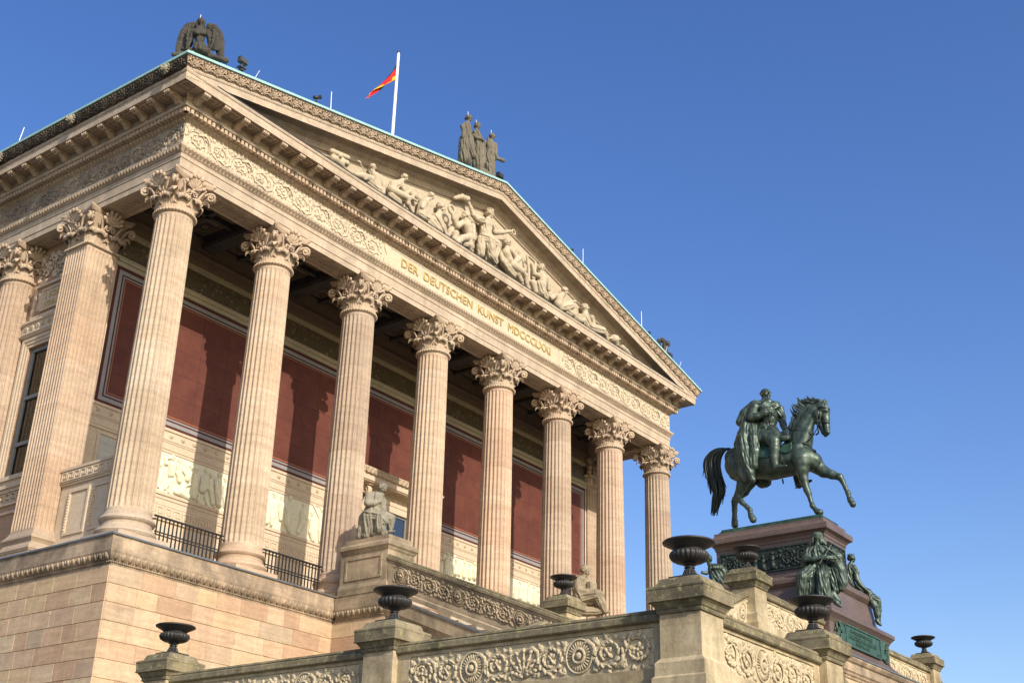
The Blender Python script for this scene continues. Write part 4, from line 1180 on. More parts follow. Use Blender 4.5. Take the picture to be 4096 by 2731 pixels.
def parapet(p0, p1, z0, z1, kinds, label, mats=('stair','relief','coping'), below=.95, faces=(1,), seed=1, pan=None, amp=.68, th=.15, cop=.23, deep=True, group='carved parapet walls of the stairs'):
    """wall from p0 to p1, coping top z0..z1; carved face on the right-hand side of travel (faces 1) or left (-1)"""
    a = np.array((p0[0],p0[1],0.)); b = np.array((p1[0],p1[1],0.)); L = np.linalg.norm(b-a); U = (b-a)/L; Nn = np.array((U[1],-U[0],0)); S = (z1-z0)/L
    W = lambda u,n,h: a+U*u+Nn*n+np.array((0,0,z0+S*u+h))
    root = empty('parapet_wall', label, 'parapet', (0,0,0), group)
    def prism(mb, prof, u0=0, u1=L):
        V = [W(u0,n,h) for n,h in prof]+[W(u1,n,h) for n,h in prof]; k = len(prof)
        mb.add(V, [(i,(i+1)%k,(i+1)%k+k,i+k) for i in range(k)]+[tuple(range(k))[::-1],tuple(range(k,2*k))])
    bd = MB(); prism(bd, [(-th,-below),(th,-below),(th,-.16),(-th,-.16)])
    prism(bd, [(-th-.05,-below-.14),(th+.05,-below-.14),(th+.05,-below-.02),(th+.01,-below+.03),(-th-.01,-below+.03),(-th-.05,-below-.02)])
    if deep: prism(bd, [(-th-.09,-below-3.2),(th+.09,-below-3.2),(th+.09,-below-.14),(-th-.09,-below-.14)])
    u0, u1 = pan or (.16, L-.16); h0, h1 = -.72, -.22
    for f in faces:
        n0, n1 = sorted((f*(th-.01), f*(th+.022)))
        for (ua,ub,ha,hb) in ((0,L,-.215,-.162),(0,L,-below+.03,h0-.0),(0,u0,h0,h1+.005),(u1,L,h0,h1+.005)):
            V = [W(u,n,h) for n in (n0,n1) for u,h in ((ua,ha),(ub,ha),(ub,hb),(ua,hb))]
            bd.add(V, [(0,3,2,1),(4,5,6,7),(0,1,5,4),(1,2,6,5),(2,3,7,6),(3,0,4,7)])
    bd.build('wall_body', M[mats[0]], root)
    cp_ = MB()
    prism(cp_, [(-cop+.02,-.165),(cop-.02,-.165),(cop,-.145),(cop,-.075),(cop-.03,-.055),(cop-.02,-.04),(cop-.03,-.01),(cop-.10,.0),(-cop+.10,.0),(-cop+.03,-.01),(-cop+.02,-.04),(-cop+.03,-.055),(-cop,-.075),(-cop,-.145)])
    cp_.build('coping', M[mats[2]], root)
    for f in faces:
        rl_ = MB(); Lp = u1-u0
        q_ = sorted((f*(th-.005), f*(th+.004)))
        V = [W(u,n,h) for n in q_ for u,h in ((u0,h0),(u1,h0),(u1,h1),(u0,h1))]
        rl_.add(V, [(0,3,2,1),(4,5,6,7)])
        if f > 0: fr = lambda p: W(u0+.02+p[0], th-.004+p[2], h0+.02+p[1])
        else: fr = lambda p: W(u1-.02-p[0], -th+.004-p[2], h0+.02+p[1])
        scroll(rl_, fr, Lp-.04, h1-h0-.04, kinds, amp=amp, seed=seed)
        rl_.build('scroll_relief', M[mats[1]], root)
    return root
CT = 5.20
parapet((X1,-12.79),(X1,-17.14), CT, CT, ['r','s','d','s','a','s','d','s','r'], 'long carved parapet with two round rosettes between the corner pillar and the next pillar', pan=(.22,4.2))
parapet((X1,-7.84),(X1,-12.21), CT, CT, ['r','s','d','s','a','s','d','s','r'], 'shaded carved parapet at the bottom edge in front of the block wall', pan=(.2,4.2), seed=2)
parapet((X1+.29,-17.45),(X6-.29,-17.45), CT, CT, ['r','s','d','s','r','s'], 'sunlit pale carved parapet between the large corner pillar and the hooded bronze woman', pan=(.12,2.85), seed=3)
parapet((X6+.29,-17.45),(8.0,-17.45), CT-.10, CT-.10-.42*8.2, ['s','r','d']*4, 'carved parapet stepping down to the right behind the hooded bronze woman urn', pan=(.2,7.9), seed=4)
parapet((X6+.2,-12.65),(X5-.29,-12.65), CT, 8.32, ['s','r','d','s','r']*2+['d'], 'short lit carved parapet rising behind the large corner pillar', pan=(.2,7.2), seed=5)
parapet((X6+.2,-7.80),(X5-.29,-7.80), CT, 8.32, ['s','r','d','s','r']*2+['d'], 'lichen-topped parapet rising to the pillar beside the reading figure', pan=(.2,7.2), seed=6)
parapet((X1+.29,-7.55),(X6+.2,-7.55), CT, CT, ['r','s','d','s','r','s'], 'rear landing parapet between the leftmost pillar and the rising stair wall', pan=(.12,3.5), seed=7)
parapet((X5+.29,-12.72),(10.65,-12.72), 8.40, 8.40, ['s','r','d','r','s','r'], 'pale carved parapet running from the upper pillar to the granite pedestal', pan=(.1,3.2), seed=8)
parapet((14.58,-12.72),(17.79,-12.72), 8.40, 8.40, ['r','d','s','r','s'], 'pale carved parapet between the granite pedestal and the distant urn', pan=(.1,3.0), seed=9)
parapet((18.37,-12.72),(24.5,-12.72), 8.3, CT+.3, ['s','r','d']*3, 'dark parapet sloping down behind the distant capped pillar', pan=(.2,5.9), seed=10)

# flank walls of the upper flight with seated-figure plinths
def plinth_mb():
    mb = MB(); mb.box(6.20,7.25,-2.80,-1.12,9.40,10.62)
    pth = [(6.20,-1.12),(6.20,-2.80),(7.25,-2.80),(7.25,-1.12)]
    sweep(mb, [(.0,9.42),(.06,9.44),(.06,9.58),(.045,9.62),(.03,9.66),(.0,9.70)], pth)
    sweep(mb, [(0,10.52),(.02,10.54),(.05,10.60),(.09,10.64),(.09,10.72),(.07,10.74),(.02,10.80),(-.4,10.82)], pth)
    # framed panel on the flank
    for a,b,c,d in ((-2.62,-1.30,9.80,9.86),(-2.62,-1.30,10.36,10.42),(-2.62,-2.56,9.86,10.36),(-1.36,-1.30,9.86,10.36)): mb.box(6.175,6.21,a,b,c,d)
    mb.box(6.27,7.18,-2.74,-1.16,10.815,10.95)
    return mb
plo = plinth_mb().build('statue_plinth', M['rail'])
tag(plo, 'soot-stained sandstone plinth with framed panel, carrying the seated woman with raised hand', 'plinth', 'plinths of the seated figures')
pl2 = dup(plo, None, (18.45-6.75,0,0))
tag(pl2, 'stone plinth mostly hidden below the seated reading figure', 'plinth', 'plinths of the seated figures')
SLP = .405
def flank(x, sgn, label, lead=True):
    y0, y1 = -2.83, -8.6
    root = parapet((x,y0),(x,y1), 10.38, 10.38+SLP*(y1-y0), ['d','r','s','r','d','r','s','r','d','r','s'], label, ('rail','rail','coping'), faces=(sgn,), pan=(.22,5.6), th=.13, cop=.19, below=.86, amp=1.0, seed=12, deep=False, group='sloping carved walls of the upper flight')
    return root
flank(6.36, 1, 'dark carved sloping stair wall running down from the seated woman plinth')
flank(18.84, -1, 'carved sloping stair wall on the far side of the upper flight', False)
fb = MB(); fb.tint = True
# block wall under the flank with its sloping cornice
fb.box(6.24,6.60,-2.83,-.96,0,9.38); fb.box(6.28,6.60,-8.2,-2.845,0,9.2)
ashlar(fb, lambda p: (6.22-p[2], -.95-p[0], p[1]), 1.9, 0, 8.74, random.Random(8))
ashlar(fb, lambda p: (6.26-p[2], -2.85-p[0], p[1]), 5.2, 0, 8.74, random.Random(9))
def slope_clip(o, top):
    for v in o.data.vertices:
        if v.co.y < -2.84:
            lim = 8.74 + SLP*(v.co.y+2.85) - .10
            if v.co.z > lim: v.co.z = lim
fbo = fb.build('flight_flank', M['ashlar'], stairs)
slope_clip(fbo, 0)
fc = MB()
sweep(fc, [(0,8.72),(.02,8.74),(.02,8.78),(.035,8.80),(.06,8.83),(.12,8.94),(.14,9.0),(.15,9.03),(.15,9.36),(.17,9.38),(.17,9.41),(-.2,9.425)], [(6.22,-1.13),(6.22,-2.86)])
sweep(fc, [(-.3,8.60),(0,8.64),(.02,8.66),(.03,8.72),(.09,8.86),(.12,8.90),(.12,9.20),(.14,9.23),(.14,9.26),(-.3,9.28)], [(6.26,-2.84),(6.26,-8.6)])
V = fc.v
fc.v = [(x,y,z + (SLP*(y+2.84) if y < -2.87 else 0)) for x,y,z in V]
egg_row(fc, (6.22,-1.13), (6.22,-2.86), (-1,0), 8.83, 8.99, .20, .07, .13)
for i in range(30): ball(fc, (6.18,-1.15-i*.057,8.795), .024, 6, 4)
fc.build('flank_cornice', M['rail'], stairs)
fe = MB()
Z0 = 9.285
fe.add([(6.11,-3.7,Z0+SLP*(-3.7+2.84)),(6.11,-8.6,Z0+SLP*(-8.6+2.84)),(6.20,-8.6,Z0+.02+SLP*(-8.6+2.84)),(6.20,-3.7,Z0+.02+SLP*(-3.7+2.84)),
        (6.11,-3.7,Z0-.05+SLP*(-3.7+2.84)),(6.11,-8.6,Z0-.05+SLP*(-8.6+2.84))], [(0,1,2,3),(4,5,1,0)])
fe.build('sheet_metal_edging', M['lead'], stairs)

# ------------------------------------------------------------------ granite pedestal of the rider
mon = empty('monument_pedestal', 'stepped reddish granite pedestal with bronze reliefs and inscription plaque', 'pedestal', (12.6,-11.0,TZ))
def rect(x0,x1,y0,y1): return [(x0,y0),(x1,y0),(x1,y1),(x0,y1)]
gp = MB()
GO = (12.6,-11.0,TZ)
def L_(p): return (p[0]-GO[0],p[1]-GO[1],p[2]-GO[2])
base = MB()
sweep(base, [(.22,7.2),(.22,7.62),(.12,7.75),(.06,7.80),(.0,7.90),(0,8.36),(.02,8.40),(.05,8.46),(.10,8.52),(.14,8.56),(.14,8.64),(.12,8.66),(.03,8.72),(-2.5,8.78)], rect(10.72,14.48,-13.02,-9.0), closed=True)
gb = MB(); gb.merge(base, L_); gb.build('base_block', M['granite'], mon)
mid = MB()
sweep(mid, [(.12,8.70),(.0,8.86),(-.06,9.30),(-.06,9.36),(-.02,9.40),(.03,9.46),(.04,9.54),(.0,9.60),(-.05,9.64),(-.12,9.66),(-2,9.70)], rect(11.0,14.2,-12.86,-9.16), closed=True)
gm = MB(); gm.merge(mid, L_); gm.build('seat_block', M['granite'], mon)
die = MB()
sweep(die, [(.14,9.5),(.14,9.66),(.10,9.72),(.04,9.80),(0,9.88),(0,10.78),(.02,10.80),(.03,10.86),(.08,10.92),(.13,10.95),(.16,10.97),(.165,11.02),(.165,11.10),(.15,11.12),(.06,11.16),(.03,11.22),(.03,11.28),(-.8,11.30)], rect(11.92,13.28,-12.56,-9.48), closed=True)
gd = MB(); gd.merge(die, L_); gd.build('die', M['granite'], mon)
# bronze reliefs on the die
rp = MB()
rp.box(11.895,11.925,-12.18,-9.60,10.05,10.68)
for a,b,c,d in ((-12.18,-9.60,10.05,10.085),(-12.18,-9.60,10.645,10.68),(-12.18,-12.145,10.085,10.645),(-9.635,-9.60,10.085,10.645)): rp.box(11.865,11.90,a,b,c,d)
t_ = MB(); scroll(t_, lambda p: (11.895-p[2], -9.66-p[0], 10.10+p[1]), .85, .53, ['s','r'], amp=.5)
rp.merge(t_); t_ = MB(); scroll(t_, lambda p: (11.895-p[2], -11.32-p[0], 10.10+p[1]), .80, .53, ['r','s'], amp=.5); rp.merge(t_)
for yc,hh in ((-10.62,.46),(-10.85,.40),(-11.12,.46)):
    for (z0,z1,r0,r1) in ((0,.45,.075,.055),(.40,.72,.05,.075),(.72,.80,.04,.03)):
        tube(rp, [(11.89,yc,10.11+hh*z0),(11.89,yc,10.11+hh*z1)], [r0,r1], 8)
    ball(rp, (11.88,yc,10.11+hh*.90), .045)
    tube(rp, [(11.88,yc,10.11+hh*.68),(11.875,yc-.10,10.11+hh*.62),(11.875,yc-.17,10.11+hh*.74)], [.025,.02,.015], 6)
for k in range(9): ball(rp, (11.885,-10.40-.1*k,10.13), .04, 6, 4)
rp2 = MB(); rp2.merge(rp, L_); rp2.build('bronze_relief', M['bronze_relief'], mon)
rq = MB()
rq.box(12.08,13.12,-12.585,-12.555,10.05,10.68)
for a,b,c,d in ((12.08,13.12,10.05,10.085),(12.08,13.12,10.645,10.68),(12.08,12.115,10.085,10.645),(13.085,13.12,10.085,10.645)): rq.box(a,b,-12.615,-12.58,c,d)
t_ = MB(); scroll(t_, lambda p: (12.13+p[0], -12.585-p[2], 10.10+p[1]), .94, .53, ['s','r'], amp=.5); rq.merge(t_)
rq2 = MB(); rq2.merge(rq, L_); rq2.build('bronze_relief', M['bronze_relief'], mon)
# inscription plaque with dovetail ends and ribbons
pq = MB()
y0 = -13.02
pq.box(11.57,13.79,y0-.035,y0-.0,7.92,8.45)
for a,b,c,d in ((11.57,13.79,7.92,7.955),(11.57,13.79,8.415,8.45),(11.57,11.605,7.955,8.415),(13.755,13.79,7.955,8.415)): pq.box(a,b,y0-.06,y0-.034,c,d)
for xs_,sg in ((11.57,-1),(13.79,1)):
    pq.add([(xs_,y0-.04,8.00),(xs_+sg*.30,y0-.04,7.92),(xs_+sg*.30,y0-.04,8.10),(xs_+sg*.17,y0-.04,8.185),(xs_+sg*.30,y0-.04,8.27),(xs_+sg*.30,y0-.04,8.45),(xs_,y0-.04,8.37)], [(0,1,2,3,4,5,6)])
    q = [(xs_+sg*.02,8.0),(xs_+sg*.30,7.92),(xs_+sg*.30,8.10),(xs_+sg*.17,8.185),(xs_+sg*.30,8.27),(xs_+sg*.30,8.45),(xs_+sg*.02,8.37)]
    for i in range(len(q)-1): tube(pq, [(q[i][0],y0-.04,q[i][1]),(q[i+1][0],y0-.04,q[i+1][1])], .018, 5)
pq2 = MB(); pq2.merge(pq, L_); pqo = pq2.build('inscription_plaque', M['plaque'], mon)
text_obj('DEM GEDAECHTNISSE KOENIGS', 'plaque_lettering', M['bronze_green'], .115, 1.42, L_((11.86,y0-.037,8.27)), (math.pi/2,0,0), .008, pqo)
text_obj('FRIEDRICH WILHELM IV', 'plaque_lettering', M['bronze_green'], .165, 1.72, L_((11.78,y0-.037,8.115)), (math.pi/2,0,0), .008, pqo)
text_obj('KOENIG WILHELM', 'plaque_lettering', M['bronze_green'], .115, .86, L_((12.17,y0-.037,8.005)), (math.pi/2,0,0), .008, pqo)
text_obj('1886', 'plaque_lettering', M['bronze_green'], .075, .19, L_((13.53,y0-.037,7.975)), (math.pi/2,0,0), .008, pqo)
for xs_,sg in ((11.22,-1),(14.14,1)):
    rb_ = MB()
    for k,(z,ph) in enumerate(((8.36,0),(8.18,2),(8.0,4))):
        pts = [(xs_+sg*(.02+.17*t)+.05*math.sin(t*9+ph), y0-.03-.015*math.cos(t*11), z+.10*math.sin(t*7+ph)-.06*t) for t in [i/14 for i in range(15)]]
        tube(rb_, pts, .038, 6, .5, (0,1,0))
    for k in range(6): ball(rb_, (xs_+sg*.03+.03*math.cos(k),y0-.04,8.18+.07*math.sin(k*1.1)), .035, 6, 4)
    r2_ = MB(); r2_.merge(rb_, L_); r2_.build('bronze_ribbon', M['bronze_green'], mon)
# ------------------------------------------------------------------ figures: signed-distance sculpting
def surfnet(f, org, h):
    s = f < 0
    nx, ny, nz = f.shape
    cor = [(i,j,k) for i in (0,1) for j in (0,1) for k in (0,1)]
    sub = lambda a,c: a[c[0]:nx-1+c[0], c[1]:ny-1+c[1], c[2]:nz-1+c[2]]
    cnt = sum(sub(s,c).astype(np.int8) for c in cor)
    idx = np.argwhere((cnt > 0) & (cnt < 8))
    F8 = {c: f[idx[:,0]+c[0], idx[:,1]+c[1], idx[:,2]+c[2]] for c in cor}
    acc = np.zeros((len(idx),3)); num = np.zeros(len(idx))
    for a in cor:
        for ax in range(3):
            if a[ax]: continue
            b = list(a); b[ax] = 1; b = tuple(b)
            fa, fb = F8[a], F8[b]; m = (fa < 0) != (fb < 0)
            t = np.where(m, fa/np.where(m, fa-fb, 1), 0)
            p = np.array(a, float)[None,:].repeat(len(idx),0); p[:,ax] = t
            acc[m] += p[m]; num += m
    V = (idx + acc/num[:,None])*h + np.array(org)
    mp = -np.ones((nx-1,ny-1,nz-1), np.int64); mp[idx[:,0],idx[:,1],idx[:,2]] = np.arange(len(idx))
    Q = []
    for ax in range(3):
        o1, o2 = [(1,2),(2,0),(0,1)][ax]
        A = [slice(0,n) for n in f.shape]; B = list(A); A[ax] = slice(0,f.shape[ax]-1); B[ax] = slice(1,f.shape[ax])
        e = np.argwhere(s[tuple(A)] != s[tuple(B)])
        ok = (e[:,o1]>0)&(e[:,o2]>0)&(e[:,o1]<f.shape[o1]-1)&(e[:,o2]<f.shape[o2]-1)
        e = e[ok]; ins = s[tuple(A)][e[:,0],e[:,1],e[:,2]]
        def cell(d1,d2):
            c = e.copy(); c[:,o1] -= d1; c[:,o2] -= d2; return mp[c[:,0],c[:,1],c[:,2]]
        q = np.stack([cell(1,1),cell(0,1),cell(0,0),cell(1,0)],1)
        q[~ins] = q[~ins][:,::-1]
        Q.append(q[(q>=0).all(1)])
    return V, np.concatenate(Q)

class Sculpt:
    def __init__(s, h, k=0.05, folds=0.13):
        s.h = h; s.k = k; s.P = []; s.fold = folds; s.heads = []; s.region = None
    def cap(s, a, b, ra, rb, mode='b', k=None, neg=False):
        s.P.append((np.array(a,float), np.array(b,float), ra, rb, mode, s.k if k is None else k, neg))
    def head(s, c, r, f, style):
        c = np.array(c,float); f = np.array(f,float); f /= np.linalg.norm(f)
        z = np.array((0,0,1.)); rt = np.cross(f,z); rt /= np.linalg.norm(rt); u = np.cross(rt,f)
        P = lambda a,b,d: c + rt*a*r + u*b*r + f*d*r
        kk = .18*r
        keep = s.P; s.P = []; s.heads.append((s.P, r))
        C = lambda a,b,ra,rb,k=kk,neg=False,mode='b': s.cap(a,b,ra*r,rb*r,mode,k,neg)
        C(P(0,.24,-.14),P(0,.20,.02),.80,.72)                      # cranium
        C(P(0,.16,.26),P(0,-.52,.34),.56,.36)                      # face
        C(P(0,-.40,-.05),P(0,-1.05,-.22),.42,.44)                  # neck
        C(P(0,-.74,.52),P(0,-.74,.56),.17,.19,.10*r)               # chin
        C(P(-.34,-.55,.15),P(.34,-.55,.15),.20,.20)                # jaw
        C(P(0,.20,.80),P(0,-.14,1.02),.085,.13,.05*r)              # nose
        C(P(-.11,-.17,.90),P(.11,-.17,.90),.07,.07,.05*r)          # nostrils
        for e in (-1,1):
            C(P(e*.12,.28,.80),P(e*.44,.26,.62),.10,.10,.06*r)     # brow
            C(P(e*.27,.07,.90),P(e*.34,.07,.86),.135,.125,.05*r,True)  # eye socket
            C(P(e*.28,.055,.745),P(e*.30,.055,.74),.105,.105,.02*r)    # eyeball
            C(P(e*.36,-.20,.56),P(e*.32,-.24,.56),.19,.19,.10*r)   # cheek
            C(P(e*.74,.06,-.04),P(e*.74,-.14,.0),.15,.09,.04*r)    # ear
        C(P(-.15,-.385,.78),P(.15,-.385,.78),.06,.06,.03*r)        # lips
        C(P(-.12,-.49,.76),P(.12,-.49,.76),.065,.065,.03*r)
        C(P(-.2,-.435,.86),P(.2,-.435,.86),.025,.025,.02*r,True)
        H = lambda a,b,ra,rb: C(a,b,ra,rb,.10*r,False,'h')
        if style in ('wrap','bun','mural','crown','long','helm','beard'):
            H(P(0,.34,-.22),P(0,.30,-.10),.86,.86); 
            for e in (-1,1): H(P(e*.55,.45,.30),P(e*.72,-.05,-.05),.30,.30)
            H(P(-.35,.72,.42),P(.35,.72,.42),.26,.26)
        if style == 'plain': H(P(0,.30,-.18),P(0,.26,-.08),.84,.84)
        if style == 'bun': H(P(0,.15,-1.15),P(0,.0,-1.1),.36,.34); H(P(0,.2,-.8),P(0,.15,-1.0),.3,.3)
        if style in ('wrap','mural','crown'): H(P(0,.0,-.85),P(0,-.25,-.80),.36,.32)
        if style in ('mural','crown'):
            n = 9
            for i in range(n):
                a = 2*math.pi*i/n; p = P(.72*math.cos(a),.80,-.10+.72*math.sin(a)); q = P(.78*math.cos(a),1.22,-.12+.78*math.sin(a))
                C(p,q,.20,.16 if style=='mural' else .10,.06*r)
        if style in ('long',):
            for e in (-1,1): H(P(e*.78,.1,.05),P(e*.80,-1.0,.0),.34,.30); H(P(e*.80,-1.0,.0),P(e*.72,-1.6,.15),.30,.18)
            C(P(0,1.05,.45),P(0,1.45,.45),.16,.06,.05*r)
        if style == 'beard': H(P(0,-.75,.55),P(0,-1.35,.50),.40,.22); H(P(-.4,-.5,.45),P(.4,-.5,.45),.26,.26)
        if style == 'helm': H(P(0,.5,-.2),P(0,.6,.2),.85,.7); C(P(0,1.2,.3),P(0,1.1,-.6),.15,.2,.1*r)
        if style == 'bald':
            for e in (-1,1): H(P(e*.62,.22,-.42),P(e*.70,-.02,-.10),.24,.14)
            H(P(0,.1,-.8),P(0,-.2,-.75),.3,.3)
        if style == 'hood':
            H(P(0,.34,-.42),P(0,.26,-.34),.98,.94)
            H(P(-.55,.72,.05),P(.55,.72,.05),.26,.26)
            for e in (-1,1): H(P(e*.62,.60,.05),P(e*.92,-.45,-.15),.20,.30); H(P(e*.92,-.5,-.15),P(e*1.02,-1.3,-.15),.32,.28)
            H(P(0,.2,-.5),P(0,-.9,-.5),.8,.7)
        s.P = keep
    def mesh(s, P=None, h=None):
        P = s.P if P is None else P; h = h or s.h
        lo = np.min([np.minimum(p[0]-p[2],p[1]-p[3]) for p in P],0)-.06-2*h
        hi = np.max([np.maximum(p[0]+p[2],p[1]+p[3]) for p in P],0)+.06+2*h
        n = np.ceil((hi-lo)/h).astype(int)+1
        f = np.full(tuple(n), 9.0, np.float32)
        ax = [lo[i]+h*np.arange(n[i]) for i in range(3)]
        for a,b,ra,rb,mode,k,neg in sorted(P, key=lambda p: p[6]):
            m = max(ra,rb)*1.25+k+2*h
            i0 = np.maximum(np.floor((np.minimum(a,b)-m-lo)/h).astype(int),0); i1 = np.minimum(np.ceil((np.maximum(a,b)+m-lo)/h).astype(int)+1,n)
            sl = tuple(slice(i0[i],i1[i]) for i in range(3))
            X,Y,Z = np.meshgrid(*[ax[i][sl[i]] for i in range(3)], indexing='ij', sparse=True)
            d = b-a; L2 = float(d@d)
            px,py,pz = X-a[0], Y-a[1], Z-a[2]
            t = np.clip((px*d[0]+py*d[1]+pz*d[2])/L2,0,1) if L2>1e-9 else np.zeros_like(px+py+pz)
            qx,qy,qz = px-t*d[0], py-t*d[1], pz-t*d[2]
            dist = np.sqrt(qx*qx+qy*qy+qz*qz)
            r = ra+(rb-ra)*t
            if mode == 'x':
                g = np.maximum(np.maximum(abs(px),abs(py)*2.6),abs(pz)*.8)-ra
            else:
                g = dist-r
                if mode in 'cfhl' and L2>1e-9:
                    w = d/math.sqrt(L2); e1 = np.cross(w,(0.31,0.2,0.93)); e1 /= np.linalg.norm(e1); e2 = np.cross(w,e1)
                    phi = np.arctan2(qx*e2[0]+qy*e2[1]+qz*e2[2], qx*e1[0]+qy*e1[1]+qz*e1[2])
                    ph = float(abs(a[0]*7.1+a[2]*5.3)%6.28)
                    if mode == 'c':
                        wv = 8*phi+ph+1.6*t+1.2*np.sin(2*phi+ph)+.6*np.sin(6*t+phi)
                        g = g + r*s.fold*(np.sin(wv)*.70-.35*np.abs(np.sin(wv*.5+1))+.42*np.sin(15*phi-ph+3*t))
                    elif mode == 'f': g = g + r*.11*np.sin(11*phi+.6*np.sin(t*math.sqrt(L2)/r*4))+r*.06*np.sin(t*math.sqrt(L2)/r*7+phi*2)
                    elif mode == 'l': g = g + r*.20*np.sin(t*math.sqrt(L2)/.022+abs(phi)*1.6)
                    else: g = g + r*.055*np.sin(6*phi+9*t+ph)+r*.05*np.sin(13*phi-6*t)
            F = f[sl]
            if neg:
                g = -g; hh = np.maximum(k-np.abs(F-g),0)/max(k,1e-6); f[sl] = np.maximum(F,g)+hh*hh*k*.25
            else:
                hh = np.maximum(k-np.abs(F-g),0)/max(k,1e-6); f[sl] = np.minimum(F,g)-hh*hh*k*.25
        if s.region:
            X,Y,Z = np.meshgrid(*ax, indexing='ij', sparse=True); R_ = None
            for p,q,ra,rb in s.region:
                d = q-p; L2 = float(d@d)+1e-9
                t = np.clip(((X-p[0])*0+(Y-p[1])*d[1]+(Z-p[2])*d[2])/(d[1]**2+d[2]**2+1e-9),0,1)
                g = np.maximum(np.sqrt((Y-p[1]-t*d[1])**2+(Z-p[2]-t*d[2])**2)-(ra+(rb-ra)*t), (X-s.xmax))
                R_ = g if R_ is None else np.minimum(R_, g)
            f = np.maximum(f, R_)
        V, Q = surfnet(f, lo, h)
        return V, Q
    def build(s, name, mat, parent=None, org=None):
        V, Q = s.mesh()
        for hp, hr in s.heads:
            rg, s.region = s.region, None
            v, q = s.mesh(hp, max(hr/15, .006) if hr > .045 else .012)
            s.region = rg
            Q = np.concatenate([Q, q+len(V)]); V = np.concatenate([V, v])
        Q = Q.tolist()
        if getattr(s, 'extra', None):
            Q += [tuple(i+len(V) for i in f_) for f_ in s.extra.f]; V = np.concatenate([V, np.array(s.extra.v)])
        if org is not None: V = V-np.array(org)
        me = bpy.data.meshes.new(name)
        me.from_pydata(V.tolist(), [], Q)
        me.polygons.foreach_set('use_smooth', [True]*len(Q))
        me.materials.append(mat); me.update()
        return link(name, me, parent, org if (org is not None and parent is None) else (0,0,0))

